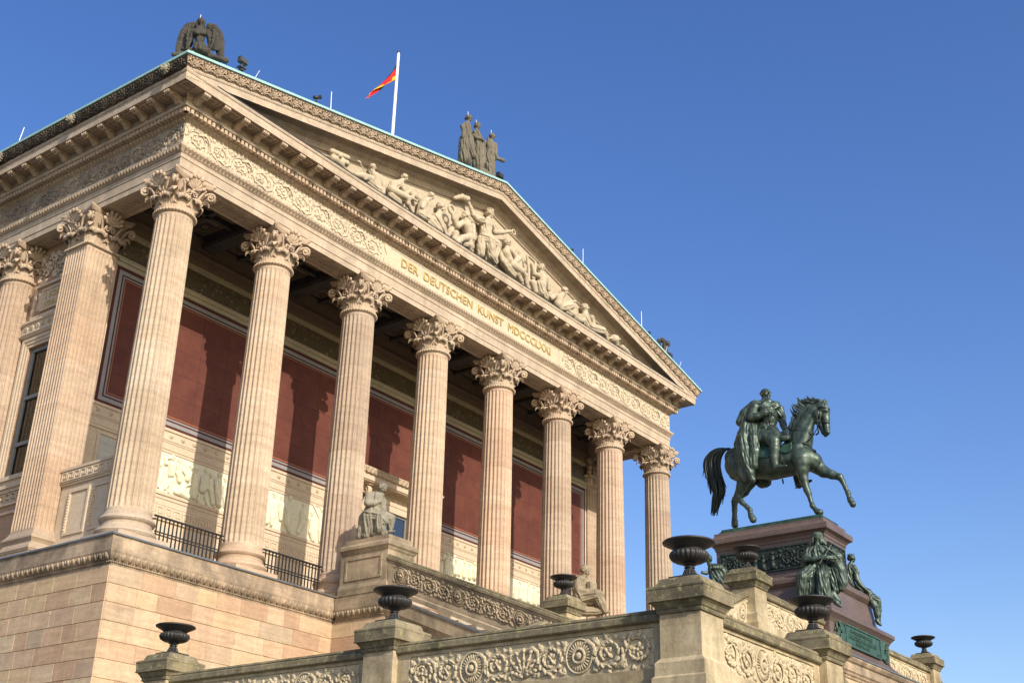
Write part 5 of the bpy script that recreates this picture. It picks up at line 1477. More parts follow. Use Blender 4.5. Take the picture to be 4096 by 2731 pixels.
def sculpt(key, h=.02, k=.05, folds=.13):
    S = Sculpt(h, k, folds)
    for e in FIGS[key]:
        kind, pts = e[0], e[1]
        if kind == 'h':
            S.head(pts[0][:3], pts[0][3], e[2], e[3]); continue
        if kind == 'o':
            c = np.array(pts[0][:3]); r = pts[0][3]; n = 18
            for i in range(n):
                a0, a1 = 2*math.pi*i/n, 2*math.pi*(i+1)/n
                S.cap(c+(r*math.cos(a0),0,r*math.sin(a0)), c+(r*math.cos(a1),0,r*math.sin(a1)), r*.27, r*.27, 'h', .02)
            continue
        if len(pts) == 1: S.cap(pts[0][:3], pts[0][:3], pts[0][3], pts[0][3], kind)
        for p,q in zip(pts, pts[1:]): S.cap(p[:3], q[:3], p[3], q[3], kind, min(k, .6*min(p[3],q[3])) if kind in 'bl' else None)
    return S
FIGS={
 'sibyl':[
  ('h',[(6.716,-1.963,12.463,.132)],(.1,-.8,-.55),'wrap'),
  ('b',[(6.674,-1.918,12.254,.078),(6.631,-1.872,12.122,.086)]),
  ('c',[(6.452,-1.754,12.158,.127),(6.701,-1.8,12.217,.155),(6.839,-1.803,12.19,.124)]),
  ('c',[(6.587,-1.825,12.161,.175),(6.581,-1.819,11.989,.16),(6.562,-1.798,11.817,.18)]),
  ('b',[(6.364,-1.806,12.168,.107),(6.298,-1.837,11.953,.094),(6.421,-1.94,11.958,.074),(6.58,-1.994,12.045,.053)]),
  ('b',[(6.552,-1.963,12.053,.049),(6.641,-2.03,12.098,.033)]),
  ('b',[(6.546,-1.958,12.021,.045),(6.637,-2.025,12.051,.031)]),
  ('b',[(6.755,-1.932,12.21,.05),(6.735,-1.984,12.281,.037),(6.707,-1.954,12.343,.029)]),
  ('b',[(6.83,-1.866,12.048,.078),(6.791,-1.926,12.22,.058)]),
  ('c',[(6.883,-1.85,12.151,.093),(6.845,-1.882,11.878,.103)]),
  ('c',[(6.525,-1.759,11.708,.194),(6.62,-2.037,11.624,.153),(6.651,-2.158,11.486,.126)]),
  ('c',[(6.782,-1.74,11.777,.175),(7.046,-1.951,11.705,.128),(7.11,-2.019,11.7,.103)]),
  ('c',[(6.607,-2.067,11.574,.143),(6.651,-2.04,11.295,.152),(6.712,-2.077,11.179,.091)]),
  ('c',[(6.553,-1.715,11.616,.225),(6.605,-1.698,11.294,.194),(6.557,-1.646,11.143,.122)]),
  ('c',[(7.105,-2.014,11.646,.099),(7.099,-2.008,11.454,.078),(7.082,-2.034,11.34,.049)]),
  ('c',[(6.468,-1.551,11.536,.092),(6.476,-1.486,11.295,.092),(6.479,-1.445,11.112,.082)]),
  ('b',[(6.967,-2.086,11.272,.045),(7.027,-2.224,11.276,.031)]),
  ('c',[(6.649,-1.891,11.149,.102),(6.812,-2.066,11.215,.081)]),
  ('b',[(6.68,-1.485,11.643,.227),(6.646,-1.448,11.216,.184)]),
 ],
 'reader':[
  ('h',[(17.979,-1.254,12.72,.181)],(.15,-.85,-.4),'wrap'),
  ('b',[(17.947,-1.203,12.531,.09),(17.92,-1.161,12.454,.12)]),
  ('c',[(17.853,-1.055,12.402,.17),(17.853,-1.056,12.099,.2),(17.894,-1.119,11.872,.239)]),
  ('c',[(18.098,-1.163,12.416,.151),(18.084,-1.233,12.125,.17)]),
  ('b',[(17.743,-1.069,12.352,.13),(17.729,-1.139,12.037,.12),(17.875,-1.371,11.988,.09),(18.01,-1.49,12.027,.065)]),
  ('b',[(18.084,-1.233,12.226,.1),(18.149,-1.429,12.19,.07),(18.16,-1.541,12.077,.055)]),
  ('x',[(18.101,-1.448,12.076,.2)]),
  ('c',[(17.907,-1.141,11.822,.219),(18.102,-1.637,11.877,.169),(18.155,-1.721,11.853,.149)]),
  ('c',[(18.142,-1.699,11.803,.149),(18.194,-1.782,11.579,.149),(18.246,-1.864,11.331,.089)]),
  ('c',[(18.125,-1.205,11.784,.25),(18.338,-1.542,11.736,.2),(18.391,-1.625,11.436,.139)]),
  ('c',[(17.882,-1.008,11.758,.21),(17.883,-1.008,11.407,.199),(18.0,-1.288,11.324,.149),(18.264,-1.706,11.328,.129)]),
  ('b',[(18.246,-1.864,11.281,.059),(18.338,-2.01,11.307,.04)]),
  ('b',[(17.993,-.903,11.743,.2),(18.007,-.925,11.367,.199)]),
 ],
 'faith':[
  ('h',[(11.092,-12.71,10.536,.104)],(-.75,-.62,-.02),'hood'),
  ('c',[(11.199,-12.707,10.572,.111),(11.247,-12.771,10.445,.081),(11.263,-12.861,10.362,.039)]),
  ('c',[(11.158,-12.61,10.447,.054),(11.139,-12.563,10.358,.045)]),
  ('b',[(11.094,-12.716,10.343,.068),(11.094,-12.716,10.233,.098)]),
  ('c',[(11.106,-12.693,10.13,.175),(11.108,-12.696,9.948,.174),(11.131,-12.675,9.811,.195)]),
  ('c',[(11.033,-12.519,10.165,.111),(10.938,-12.472,9.995,.098),(10.871,-12.442,9.947,.071)]),
  ('b',[(10.873,-12.498,9.94,.085),(10.866,-12.689,9.921,.06),(10.876,-12.817,9.932,.049)]),
  ('c',[(11.226,-12.98,10.117,.133),(11.256,-13.104,9.961,.151),(11.124,-13.047,9.939,.106)]),
  ('b',[(11.065,-13.036,9.945,.071),(10.93,-12.946,9.962,.056)]),
  ('b',[(10.87,-12.88,9.976,.028),(10.921,-13.003,9.925,.039),(10.934,-13.033,9.897,.032)]),
  ('b',[(10.856,-12.845,9.932,.025),(10.901,-12.954,9.901,.032)]),
  ('b',[(10.998,-13.109,10.244,.023),(10.838,-12.83,9.769,.023)]),
  ('b',[(10.917,-12.941,10.228,.027),(11.0,-13.14,10.068,.026)]),
  ('c',[(11.036,-12.577,9.713,.168),(10.716,-12.459,9.497,.132),(10.68,-12.452,9.436,.123)]),
  ('c',[(11.128,-12.798,9.686,.159),(10.841,-12.889,9.485,.143)]),
  ('c',[(10.678,-12.445,9.455,.126),(10.692,-12.401,9.215,.126),(10.709,-12.364,8.958,.126)]),
  ('c',[(10.838,-12.88,9.468,.143),(10.857,-12.876,9.19,.153),(10.89,-12.877,8.933,.165)]),
  ('c',[(10.934,-12.593,9.581,.141),(10.901,-12.564,9.274,.132),(10.911,-12.537,8.996,.123)]),
  ('c',[(11.249,-13.088,9.962,.142),(11.298,-13.154,9.676,.132),(11.315,-13.192,9.353,.109),(11.285,-13.173,9.207,.067)]),
  ('c',[(11.307,-12.965,9.703,.159),(11.318,-12.993,9.433,.141),(11.278,-13.026,9.189,.097)]),
  ('c',[(11.096,-12.98,9.033,.105),(11.125,-13.102,8.884,.084)]),
  ('b',[(11.083,-13.079,8.834,.056),(11.077,-13.193,8.741,.038)]),
  ('b',[(11.056,-12.365,9.8,.089),(11.059,-12.372,9.909,.107)]),
  ('b',[(11.339,-12.653,9.752,.285),(11.323,-12.615,9.213,.283)]),
 ],
 'crowned':[
  ('h',[(13.756,-12.521,10.617,.103)],(.62,-.75,0),'crown'),
  ('b',[(13.746,-12.495,10.502,.057),(13.738,-12.475,10.425,.08)]),
  ('c',[(13.737,-12.47,10.367,.105),(13.736,-12.468,10.232,.118),(13.714,-12.411,10.062,.118),(13.723,-12.435,9.926,.117)]),
  ('c',[(13.723,-12.574,10.35,.085),(13.711,-12.627,10.225,.08)]),
  ('b',[(13.707,-12.617,10.206,.076),(13.696,-12.644,10.028,.072),(13.727,-12.725,9.871,.06),(13.765,-12.826,9.752,.045)]),
  ('b',[(13.762,-12.818,9.762,.041),(13.811,-12.89,9.697,.038)]),
  ('c',[(13.835,-12.446,9.91,.104),(13.956,-12.624,9.798,.104),(14.019,-12.79,9.734,.094)]),
  ('c',[(13.878,-12.843,9.698,.085),(13.906,-12.916,9.562,.103),(13.995,-13.01,9.494,.094)]),
  ('c',[(13.837,-12.875,9.648,.06),(13.845,-12.897,9.514,.064),(13.924,-12.964,9.334,.079),(13.989,-12.994,9.118,.078),(13.989,-12.993,8.913,.056)]),
  ('c',[(14.001,-13.024,9.455,.084),(14.053,-13.02,9.24,.06),(14.039,-12.984,9.017,.045)]),
  ('c',[(13.756,-12.38,10.133,.086),(13.725,-12.438,9.964,.095),(13.748,-12.5,9.885,.076)]),
  ('b',[(13.931,-12.982,8.959,.056),(13.959,-13.056,8.845,.037)]),
 ],
 'tablet_bearer':[
  ('h',[(11.45,-9.478,10.486,.11)],(-.75,.2,-.2),'wrap'),
  ('b',[(11.463,-9.502,10.366,.066),(11.484,-9.541,10.291,.08)]),
  ('c',[(11.525,-9.617,10.197,.164),(11.556,-9.674,10.029,.2),(11.586,-9.73,9.844,.218)]),
  ('c',[(11.551,-9.769,10.238,.095),(11.565,-9.858,10.136,.095),(11.666,-9.877,9.953,.08),(11.679,-9.901,9.769,.073)]),
  ('b',[(11.507,-9.793,10.262,.073),(11.401,-9.766,10.223,.058),(11.315,-9.69,10.221,.047)]),
  ('b',[(11.548,-9.827,10.155,.073),(11.537,-9.891,10.089,.065),(11.478,-9.865,10.171,.058)]),
  ('b',[(11.237,-9.4,10.106,.044),(11.333,-9.471,10.099,.051)]),
  ('c',[(11.605,-9.765,9.917,.145),(11.635,-9.821,9.733,.145)]),
 ],
 'trio_bun':[
  ('h',[(11.553,-.443,28.132,.125)],(.35,-.92,0),'bun'),
  ('b',[(11.53,-.413,27.988,.066),(11.515,-.395,27.904,.083)]),
  ('c',[(11.502,-.379,27.778,.153),(11.523,-.406,27.573,.147),(11.533,-.417,27.409,.159)]),
  ('c',[(11.339,-.335,27.703,.09),(11.343,-.372,27.567,.078)]),
  ('b',[(11.337,-.364,27.608,.076),(11.335,-.394,27.389,.066),(11.321,-.409,27.202,.055)]),
  ('x',[(11.371,-.472,27.206,.072)]),
  ('c',[(11.518,-.398,27.366,.164),(11.51,-.388,27.037,.207),(11.507,-.385,26.711,.223),(11.515,-.395,26.387,.24)]),
  ('c',[(11.513,-.552,27.223,.121),(11.543,-.59,26.858,.129),(11.606,-.668,26.477,.12)]),
  ('c',[(11.396,-.246,27.274,.069),(11.395,-.245,26.905,.083),(11.403,-.255,26.581,.094),(11.405,-.258,26.277,.094)]),
 ],
 'trio_mural':[
  ('h',[(12.102,-.398,28.11,.119)],(.35,-.9,-.12),'mural'),
  ('b',[(12.092,-.384,27.952,.067),(12.083,-.373,27.878,.084)]),
  ('c',[(12.08,-.369,27.774,.154),(12.116,-.415,27.61,.149),(12.119,-.418,27.485,.161)]),
  ('b',[(11.939,-.352,27.639,.073),(11.939,-.514,27.474,.059),(12.09,-.64,27.468,.056),(12.155,-.657,27.436,.045)]),
  ('c',[(12.119,-.419,27.444,.171),(12.137,-.441,27.156,.174),(12.154,-.463,26.848,.182),(12.153,-.462,26.419,.199)]),
  ('c',[(12.206,-.529,27.45,.087),(12.241,-.573,27.081,.087),(12.257,-.593,26.569,.095)]),
 ],
 'trio_palette':[
  ('h',[(12.774,-.576,27.973,.117)],(.4,-.9,-.05),'wrap'),
  ('b',[(12.753,-.548,27.808,.067),(12.749,-.543,27.723,.092)]),
  ('b',[(12.734,-.524,27.639,.168),(12.743,-.536,27.451,.162),(12.741,-.534,27.263,.172)]),
  ('b',[(12.613,-.532,27.559,.074),(12.619,-.539,27.528,.07)]),
  ('b',[(12.849,-.671,27.626,.081),(12.872,-.7,27.418,.067),(12.83,-.728,27.177,.06),(12.835,-.815,26.982,.049),(12.879,-.871,26.923,.042),(12.956,-.97,26.825,.038)]),
  ('c',[(12.814,-.821,26.938,.052),(12.917,-.953,26.904,.059),(12.972,-1.023,26.856,.042)]),
  ('b',[(12.685,-.462,27.908,.049),(12.687,-.465,27.803,.042)]),
  ('c',[(12.619,-.377,27.693,.079),(12.613,-.369,27.463,.07),(12.619,-.378,27.151,.097)]),
  ('c',[(12.738,-.529,27.159,.193),(12.732,-.522,26.89,.207),(12.738,-.529,26.622,.192),(12.755,-.551,26.296,.166)]),
  ('c',[(12.732,-.683,26.728,.096),(12.754,-.631,26.512,.096)]),
 ],
 'winged':[
  ('h',[(-.71,-.778,24.187,.116)],(-.72,-.68,-.12),'long'),
  ('b',[(-.691,-.792,24.045,.064),(-.693,-.791,23.98,.083)]),
  ('b',[(-.7,-.785,23.888,.145),(-.695,-.789,23.761,.147),(-.681,-.799,23.625,.13),(-.677,-.802,23.499,.124),(-.681,-.799,23.383,.134)]),
  ('b',[(-.821,-.822,23.741,.099),(-.684,-.92,23.773,.099)]),
  ('b',[(-.862,-.842,23.692,.062),(-.835,-.874,23.683,.062)]),
  ('b',[(-.739,-.941,23.714,.062),(-.694,-.961,23.735,.062)]),
  ('b',[(-.783,-.874,23.525,.051),(-.776,-.878,23.464,.051)]),
  ('b',[(-.711,-.925,23.549,.051),(-.705,-.929,23.488,.051)]),
  ('b',[(-.836,-.689,23.842,.07),(-.858,-.674,23.656,.062),(-.878,-.659,23.496,.051),(-.906,-.639,23.335,.047),(-.942,-.614,23.209,.043)]),
  ('b',[(-.537,-.901,23.916,.075),(-.479,-.942,23.756,.066),(-.447,-.965,23.6,.056),(-.443,-.968,23.436,.047),(-.436,-.973,23.323,.045)]),
  ('c',[(-.674,-.804,23.398,.144),(-.678,-.801,23.27,.133)]),
  ('c',[(-.622,-.902,23.375,.092),(-.581,-.931,23.211,.072)]),
  ('c',[(-.655,-.818,23.366,.113),(-.467,-.889,23.302,.103),(-.396,-.94,23.173,.093)]),
  ('c',[(-.787,-.822,23.343,.061),(-.793,-.818,23.24,.051)]),
  ('c',[(-.731,-.911,23.34,.061),(-.71,-.925,23.22,.051)]),
  ('c',[(-.646,-.946,23.365,.062),(-.586,-.964,23.231,.056)]),
  ('f',[(-.712,-.483,24.238,.088),(-.807,-.391,24.152,.096),(-.867,-.348,23.938,.104),(-.91,-.343,23.669,.103),(-.938,-.347,23.431,.088),(-.958,-.358,23.262,.062)]),
  ('f',[(-.365,-.729,24.289,.088),(-.259,-.779,24.284,.101),(-.138,-.84,24.14,.11),(-.075,-.885,23.927,.11),(-.062,-.931,23.67,.094),(-.021,-.96,23.426,.062)]),
  ('f',[(-.826,-.475,23.92,.083),(-.849,-.459,23.669,.093),(-.872,-.48,23.39,.082)]),
  ('f',[(-.418,-.618,24.201,.063),(-.246,-.739,23.999,.115),(-.174,-.79,23.699,.115)]),
  ('f',[(-.661,-.446,24.12,.073),(-.731,-.396,23.838,.104),(-.729,-.397,23.582,.093)]),
  ('f',[(-.258,-.854,24.043,.073),(-.197,-.896,23.856,.083),(-.178,-.91,23.579,.073)]),
  ('l',[(-1.021,-.705,23.957,.021),(-1.019,-.707,23.74,.039),(-1.013,-.711,23.45,.041),(-.998,-.722,23.114,.016)]),
  ('l',[(-.464,-1.051,24.115,.021),(-.436,-1.07,23.88,.043),(-.447,-1.087,23.52,.041),(-.522,-1.059,23.142,.014)]),
  ('b',[(-1.125,-.362,23.003,.063),(-1.033,-.427,23.057,.051),(-.958,-.48,23.119,.046)]),
  ('b',[(.064,-1.082,23.236,.095),(-.076,-1.044,23.215,.072),(-.242,-.987,23.211,.062)]),
  ('b',[(-.939,-.493,23.252,.062),(-.741,-.634,23.24,.092),(-.337,-.859,23.246,.114),(-.091,-.972,23.199,.083)]),
 ],
 'capital_fragment':[
  ('b',[(4.556,-.92,22.732,.095),(5.23,-.92,22.867,.083)]),
  ('b',[(4.647,-.92,22.514,.14),(5.108,-.92,22.492,.105)]),
  ('b',[(5.107,-1.02,22.576,.096),(5.067,-1.08,22.52,.068)]),
  ('b',[(4.769,-1.07,22.631,.077)]),
  ('b',[(4.997,-.92,22.594,.137),(5.148,-.92,22.433,.114)]),
 ],
 'hammer_sitter':[
  ('h',[(6.354,-.92,23.111,.113)],(.6,-.75,-.1),'wrap'),
  ('b',[(6.376,-.92,22.971,.066),(6.401,-.92,22.901,.084)]),
  ('b',[(6.494,-.92,22.84,.155),(6.552,-.92,22.622,.145),(6.606,-.92,22.431,.141)]),
  ('b',[(6.629,-1.0,22.881,.085),(6.767,-1.04,22.636,.071),(6.815,-1.02,22.38,.066)]),
  ('b',[(6.254,-.97,22.615,.135),(5.805,-1.02,22.473,.115),(5.548,-1.0,22.4,.078)]),
  ('b',[(6.231,-.92,22.703,.075),(5.895,-1.07,22.393,.06)]),
  ('b',[(5.608,-1.07,22.852,.021),(5.929,-1.1,22.563,.021)]),
  ('b',[(5.557,-1.07,22.852,.046),(5.624,-1.07,22.86,.042)]),
  ('c',[(6.198,-.94,22.487,.14),(6.619,-.94,22.431,.145),(6.768,-.94,22.343,.094)]),
 ],
 'draughtsman':[
  ('h',[(7.846,-.92,23.515,.116)],(.85,-.45,-.25),'wrap'),
  ('b',[(7.733,-.92,23.343,.082),(7.633,-.92,23.235,.096)]),
  ('c',[(7.606,-.92,23.137,.149),(7.369,-.92,22.959,.158),(7.279,-.92,22.774,.143)]),
  ('c',[(7.547,-1.02,23.127,.105),(7.68,-1.06,22.958,.091)]),
  ('b',[(7.672,-1.07,22.923,.079),(7.792,-1.1,22.833,.067),(7.983,-1.08,23.007,.048)]),
  ('b',[(7.263,-.97,22.721,.143),(7.545,-1.04,22.701,.124),(7.884,-1.06,22.726,.106),(7.96,-1.04,22.548,.086),(8.22,-1.02,22.377,.063)]),
  ('b',[(7.542,-.92,22.658,.119),(7.872,-.95,22.646,.096)]),
  ('c',[(7.265,-.92,22.546,.109),(7.623,-.96,22.463,.095)]),
  ('b',[(8.174,-.92,22.948,.063),(8.472,-.92,22.956,.049)]),
  ('b',[(8.517,-.92,23.305,.044),(8.182,-.92,22.867,.044)]),
  ('b',[(8.29,-.87,23.137,.097),(8.515,-.87,23.137,.098)]),
 ],
 'crouching_nude':[
  ('h',[(9.208,-.92,23.497,.114)],(.9,-.4,-.1),'wrap'),
  ('b',[(9.05,-.92,23.303,.084),(8.944,-.92,23.192,.098)]),
  ('b',[(8.805,-.92,23.037,.176),(8.755,-.92,22.729,.156),(8.809,-.92,22.53,.151)]),
  ('b',[(8.857,-1.0,23.093,.088),(8.649,-1.04,22.75,.073)]),
  ('b',[(8.992,-.92,23.073,.123),(8.944,-.92,22.737,.118)]),
  ('c',[(8.73,-.92,22.576,.151),(9.186,-.92,22.572,.128)]),
 ],
 'bearded_elder':[
  ('h',[(9.724,-.92,23.311,.165)],(.75,-.6,-.1),'beard'),
  ('b',[(9.646,-.92,23.042,.109),(9.58,-.92,22.895,.134)]),
  ('c',[(9.478,-.92,22.703,.218),(9.688,-.92,22.49,.223),(9.856,-.92,22.342,.178)]),
  ('b',[(9.097,-.92,22.66,.113),(9.231,-.97,22.624,.098)]),
  ('c',[(9.188,-.92,22.478,.152),(9.427,-.92,22.366,.153)]),
 ],
 'wreath_genius':[
  ('h',[(11.072,-.92,23.62,.154)],(.9,-.4,0),'wrap'),
  ('b',[(11.105,-.92,23.43,.102),(11.109,-.92,23.373,.123)]),
  ('b',[(11.116,-.92,23.258,.199),(11.21,-.92,23.068,.169),(11.259,-.92,22.945,.158)]),
  ('b',[(10.888,-.92,23.296,.102),(10.543,-.97,22.968,.111),(10.317,-.98,23.146,.075),(10.253,-1.0,23.254,.06)]),
  ('b',[(11.436,-.92,23.441,.098),(11.453,-.96,23.141,.077),(11.442,-.98,22.895,.061)]),
  ('b',[(11.202,-.97,22.844,.143),(10.763,-1.04,22.587,.121),(10.538,-1.04,22.339,.095)]),
  ('b',[(11.206,-.97,22.787,.14),(11.223,-1.0,22.554,.102),(11.31,-.97,22.429,.076)]),
  ('b',[(10.484,-.97,22.651,.131),(10.439,-.97,22.429,.1),(10.683,-1.02,22.355,.065)]),
  ('c',[(11.0,-.92,22.504,.101),(11.404,-.92,22.604,.117)]),
  ('o',[(10.172,-1.0,23.432,.146)]),
  ('f',[(10.525,-.82,23.008,.101),(10.384,-.82,22.738,.106),(10.28,-.82,22.517,.065)]),
 ],
 'enthroned_woman':[
  ('h',[(12.372,-.92,24.344,.158)],(.55,-.8,-.1),'mural'),
  ('b',[(12.289,-.92,24.121,.1),(12.251,-.92,24.012,.131)]),
  ('c',[(12.156,-.92,23.786,.219),(12.15,-.92,23.513,.198),(12.159,-.92,23.338,.208)]),
  ('c',[(11.641,-.94,23.801,.124),(11.891,-.94,23.862,.141)]),
  ('b',[(11.563,-.97,23.753,.103),(11.371,-.98,23.806,.088),(11.219,-.98,24.029,.064),(11.13,-.98,24.134,.052)]),
  ('c',[(12.575,-.94,23.95,.126),(12.688,-.96,23.785,.116)]),
  ('b',[(12.634,-.97,23.726,.105),(12.998,-1.02,23.883,.085),(13.45,-1.04,24.136,.053)]),
  ('c',[(12.058,-.97,23.216,.218),(12.166,-1.12,23.13,.187),(12.222,-1.12,22.86,.171),(12.306,-1.1,22.581,.155),(12.564,-1.07,22.471,.114)]),
  ('c',[(12.291,-.92,23.281,.208),(12.68,-1.02,23.221,.173),(12.69,-1.02,23.017,.136),(12.561,-1.0,22.668,.13)]),
  ('c',[(11.957,-.92,23.154,.155),(11.935,-.92,22.79,.144),(11.948,-.92,22.561,.129)]),
  ('l',[(11.223,-.92,24.2,.031),(11.072,-.9,24.342,.103),(10.758,-.89,24.277,.103),(10.431,-.87,24.045,.056)]),
  ('o',[(13.629,-1.04,24.174,.097)]),
 ],
 'horn_youth':[
  ('h',[(13.443,-.92,23.681,.16)],(-.1,-1,.1),'wrap'),
  ('b',[(13.451,-.92,23.503,.096),(13.419,-.92,23.412,.122)]),
  ('b',[(13.36,-.92,23.234,.175),(13.524,-.92,23.037,.164),(13.707,-.92,22.938,.159)]),
  ('b',[(13.038,-.92,23.057,.1),(13.114,-.97,22.808,.084),(13.296,-1.02,22.65,.068),(13.402,-1.02,22.548,.047)]),
  ('b',[(13.73,-.92,23.464,.107),(13.98,-.94,23.297,.091),(13.75,-1.02,22.958,.074)]),
  ('b',[(13.686,-.97,22.884,.159),(14.16,-1.02,22.838,.139),(14.413,-1.02,22.768,.107),(14.54,-1.0,22.527,.086),(14.642,-.98,22.335,.075)]),
  ('b',[(13.737,-.9,22.867,.133),(14.075,-.92,22.71,.117),(14.308,-.92,22.54,.096)]),
  ('c',[(13.976,-.97,23.53,.113),(14.118,-.97,23.381,.107),(13.748,-1.02,22.987,.08)]),
  ('c',[(13.059,-.87,23.082,.095),(13.334,-.87,22.847,.132),(13.877,-.87,22.608,.133)]),
 ],
 'tablet_painter':[
  ('h',[(15.54,-.92,23.586,.149)],(-.15,-1,0),'helm'),
  ('b',[(15.545,-.92,23.416,.093),(15.547,-.92,23.34,.126)]),
  ('b',[(15.636,-.92,23.208,.181),(15.595,-.92,22.913,.164),(15.6,-.92,22.73,.159)]),
  ('b',[(15.351,-.92,23.208,.104),(15.049,-.97,23.122,.092),(14.875,-.97,23.445,.06)]),
  ('b',[(15.919,-.92,23.363,.105),(15.997,-.92,23.116,.088),(16.025,-.92,22.911,.077)]),
  ('b',[(14.634,-.92,23.722,.043),(14.742,-.92,23.247,.054),(14.781,-.92,22.745,.054)]),
  ('b',[(14.767,-.89,23.76,.049),(15.191,-.89,23.703,.049),(15.169,-.88,23.294,.071)]),
  ('b',[(14.899,-1.02,22.676,.135),(15.046,-1.02,22.405,.108)]),
  ('c',[(15.386,-.97,22.808,.18),(15.487,-.97,22.545,.191),(15.678,-.97,22.443,.164)]),
 ],
 'old_reader':[
  ('h',[(17.072,-.92,23.294,.141)],(.75,-.6,-.35),'beard'),
  ('b',[(16.935,-.92,23.095,.101),(16.862,-.92,23.017,.123)]),
  ('b',[(16.692,-.92,22.867,.184),(16.648,-.92,22.569,.172),(16.747,-.92,22.455,.161)]),
  ('b',[(16.448,-.92,22.858,.111),(16.139,-.97,22.59,.088),(16.004,-.98,22.623,.06)]),
  ('b',[(16.942,-1.02,22.726,.061),(17.309,-1.04,22.919,.062),(17.635,-1.04,23.071,.045)]),
  ('c',[(16.919,-.97,22.543,.167),(17.31,-1.04,22.748,.146),(17.485,-1.04,22.757,.129),(17.467,-1.02,22.474,.118)]),
  ('c',[(17.141,-.92,22.493,.168),(17.64,-.92,22.477,.141),(17.995,-.92,22.464,.085)]),
  ('f',[(16.092,-.9,22.744,.11),(16.285,-.9,22.702,.094)]),
 ],
 'lyre_woman':[
  ('h',[(18.466,-.92,23.146,.166)],(.35,-.95,0),'wrap'),
  ('b',[(18.481,-.92,22.977,.103),(18.481,-.92,22.882,.137)]),
  ('c',[(18.404,-.92,22.66,.217),(18.559,-.92,22.5,.194),(18.819,-.92,22.477,.172)]),
  ('c',[(18.045,-.92,22.61,.125),(18.124,-.97,22.471,.108)]),
  ('b',[(18.109,-.98,22.478,.091),(18.459,-1.02,22.608,.068)]),
  ('b',[(18.925,-.92,22.934,.109),(19.029,-.92,22.752,.092),(18.976,-.92,22.539,.08)]),
  ('b',[(18.253,-1.02,22.446,.028),(18.666,-1.02,22.564,.029)]),
  ('b',[(18.253,-1.02,22.446,.023),(18.304,-1.02,22.31,.023)]),
  ('b',[(18.433,-1.02,22.503,.023),(18.485,-1.02,22.35,.023)]),
  ('b',[(18.614,-1.02,22.543,.023),(18.64,-1.02,22.38,.023)]),
  ('c',[(18.929,-.95,22.481,.172),(19.571,-.98,22.599,.157),(19.785,-.98,22.554,.116),(19.96,-.97,22.368,.076)]),
 ],
 'stone_bowl':[
  ('b',[(20.176,-.92,22.545,.041),(20.561,-.92,22.717,.041),(20.978,-.92,22.807,.042)]),
  ('b',[(20.559,-.92,22.613,.221),(20.667,-.92,22.492,.141)]),
 ],
 'fallen_drapery':[
  ('c',[(21.139,-.92,22.51,.101),(21.474,-.92,22.474,.089),(21.756,-.92,22.416,.06)]),
 ],
 'relief00':[
  ('h',[(3.424,3.118,13.353,.074)],(.3,-.95,0),'plain'),
  ('c',[(3.413,3.118,13.105,.124),(3.432,3.118,12.845,.1)]),
  ('b',[(3.436,3.118,12.67,.069),(3.3,3.118,12.391,.042)]),
  ('b',[(3.525,3.118,12.695,.074),(3.44,3.118,12.343,.042)]),
  ('b',[(3.213,3.118,13.113,.066),(3.175,3.118,13.256,.05),(3.375,3.118,13.327,.039)]),
 ],
 'relief01':[
  ('h',[(3.671,3.118,13.326,.066)],(.3,-.95,0),'plain'),
  ('c',[(3.689,3.118,13.141,.097),(3.687,3.118,12.918,.089),(3.741,3.118,12.757,.078)]),
  ('b',[(3.771,3.118,13.054,.051),(3.599,3.118,12.96,.039)]),
 ],
 'relief02':[
  ('h',[(4.104,3.118,13.263,.071)],(.3,-.95,0),'plain'),
  ('c',[(4.041,3.118,13.065,.098),(4.018,3.118,12.879,.09)]),
  ('b',[(3.944,3.118,12.992,.051),(3.819,3.118,13.09,.035)]),
 ],
 'relief03':[
  ('h',[(4.02,3.118,12.869,.067)],(.3,-.95,0),'plain'),
  ('c',[(3.917,3.118,12.673,.101),(3.825,3.118,12.427,.112),(4.104,3.118,12.371,.09),(3.643,3.118,12.399,.058)]),
  ('b',[(3.998,3.118,12.674,.047),(4.173,3.118,12.767,.035)]),
 ],
 'relief04':[
  ('h',[(4.292,3.118,13.239,.071)],(.3,-.95,0),'plain'),
  ('c',[(4.308,3.118,13.029,.114),(4.311,3.118,12.761,.102),(4.339,3.118,12.435,.086)]),
  ('b',[(4.441,3.118,12.977,.047),(4.301,3.118,12.825,.035)]),
 ],
 'relief05':[
  ('h',[(4.638,3.118,13.305,.076)],(.3,-.95,0),'plain'),
  ('c',[(4.624,3.118,13.051,.131),(4.593,3.118,12.728,.115)]),
  ('b',[(4.519,3.118,12.506,.055),(4.488,3.118,12.364,.043)]),
  ('b',[(4.735,3.118,12.542,.055),(4.82,3.118,12.364,.04)]),
  ('b',[(4.772,3.118,13.003,.056),(4.777,3.118,12.801,.04)]),
 ],
 'relief06':[
  ('h',[(4.848,3.118,13.229,.068)],(.3,-.95,0),'plain'),
  ('c',[(4.839,3.118,13.022,.092),(4.908,3.118,12.77,.088),(5.032,3.118,12.443,.076)]),
 ],
 'relief07':[
  ('h',[(5.169,3.118,13.321,.084)],(.3,-.95,0),'plain'),
  ('c',[(5.1,3.118,13.073,.132),(5.163,3.118,12.772,.128),(5.252,3.118,12.479,.116)]),
  ('b',[(5.026,3.118,13.006,.06),(5.22,3.118,13.038,.044)]),
  ('b',[(5.1,3.118,12.371,.048),(5.137,3.118,12.314,.036)]),
 ],
 'relief08':[
  ('h',[(5.385,3.118,13.268,.061)],(.3,-.95,0),'plain'),
  ('c',[(5.396,3.118,13.018,.089),(5.44,3.118,12.734,.088),(5.509,3.118,12.48,.08)]),
 ],
 'relief09':[
  ('h',[(3.033,3.118,13.015,.058)],(.3,-.95,0),'plain'),
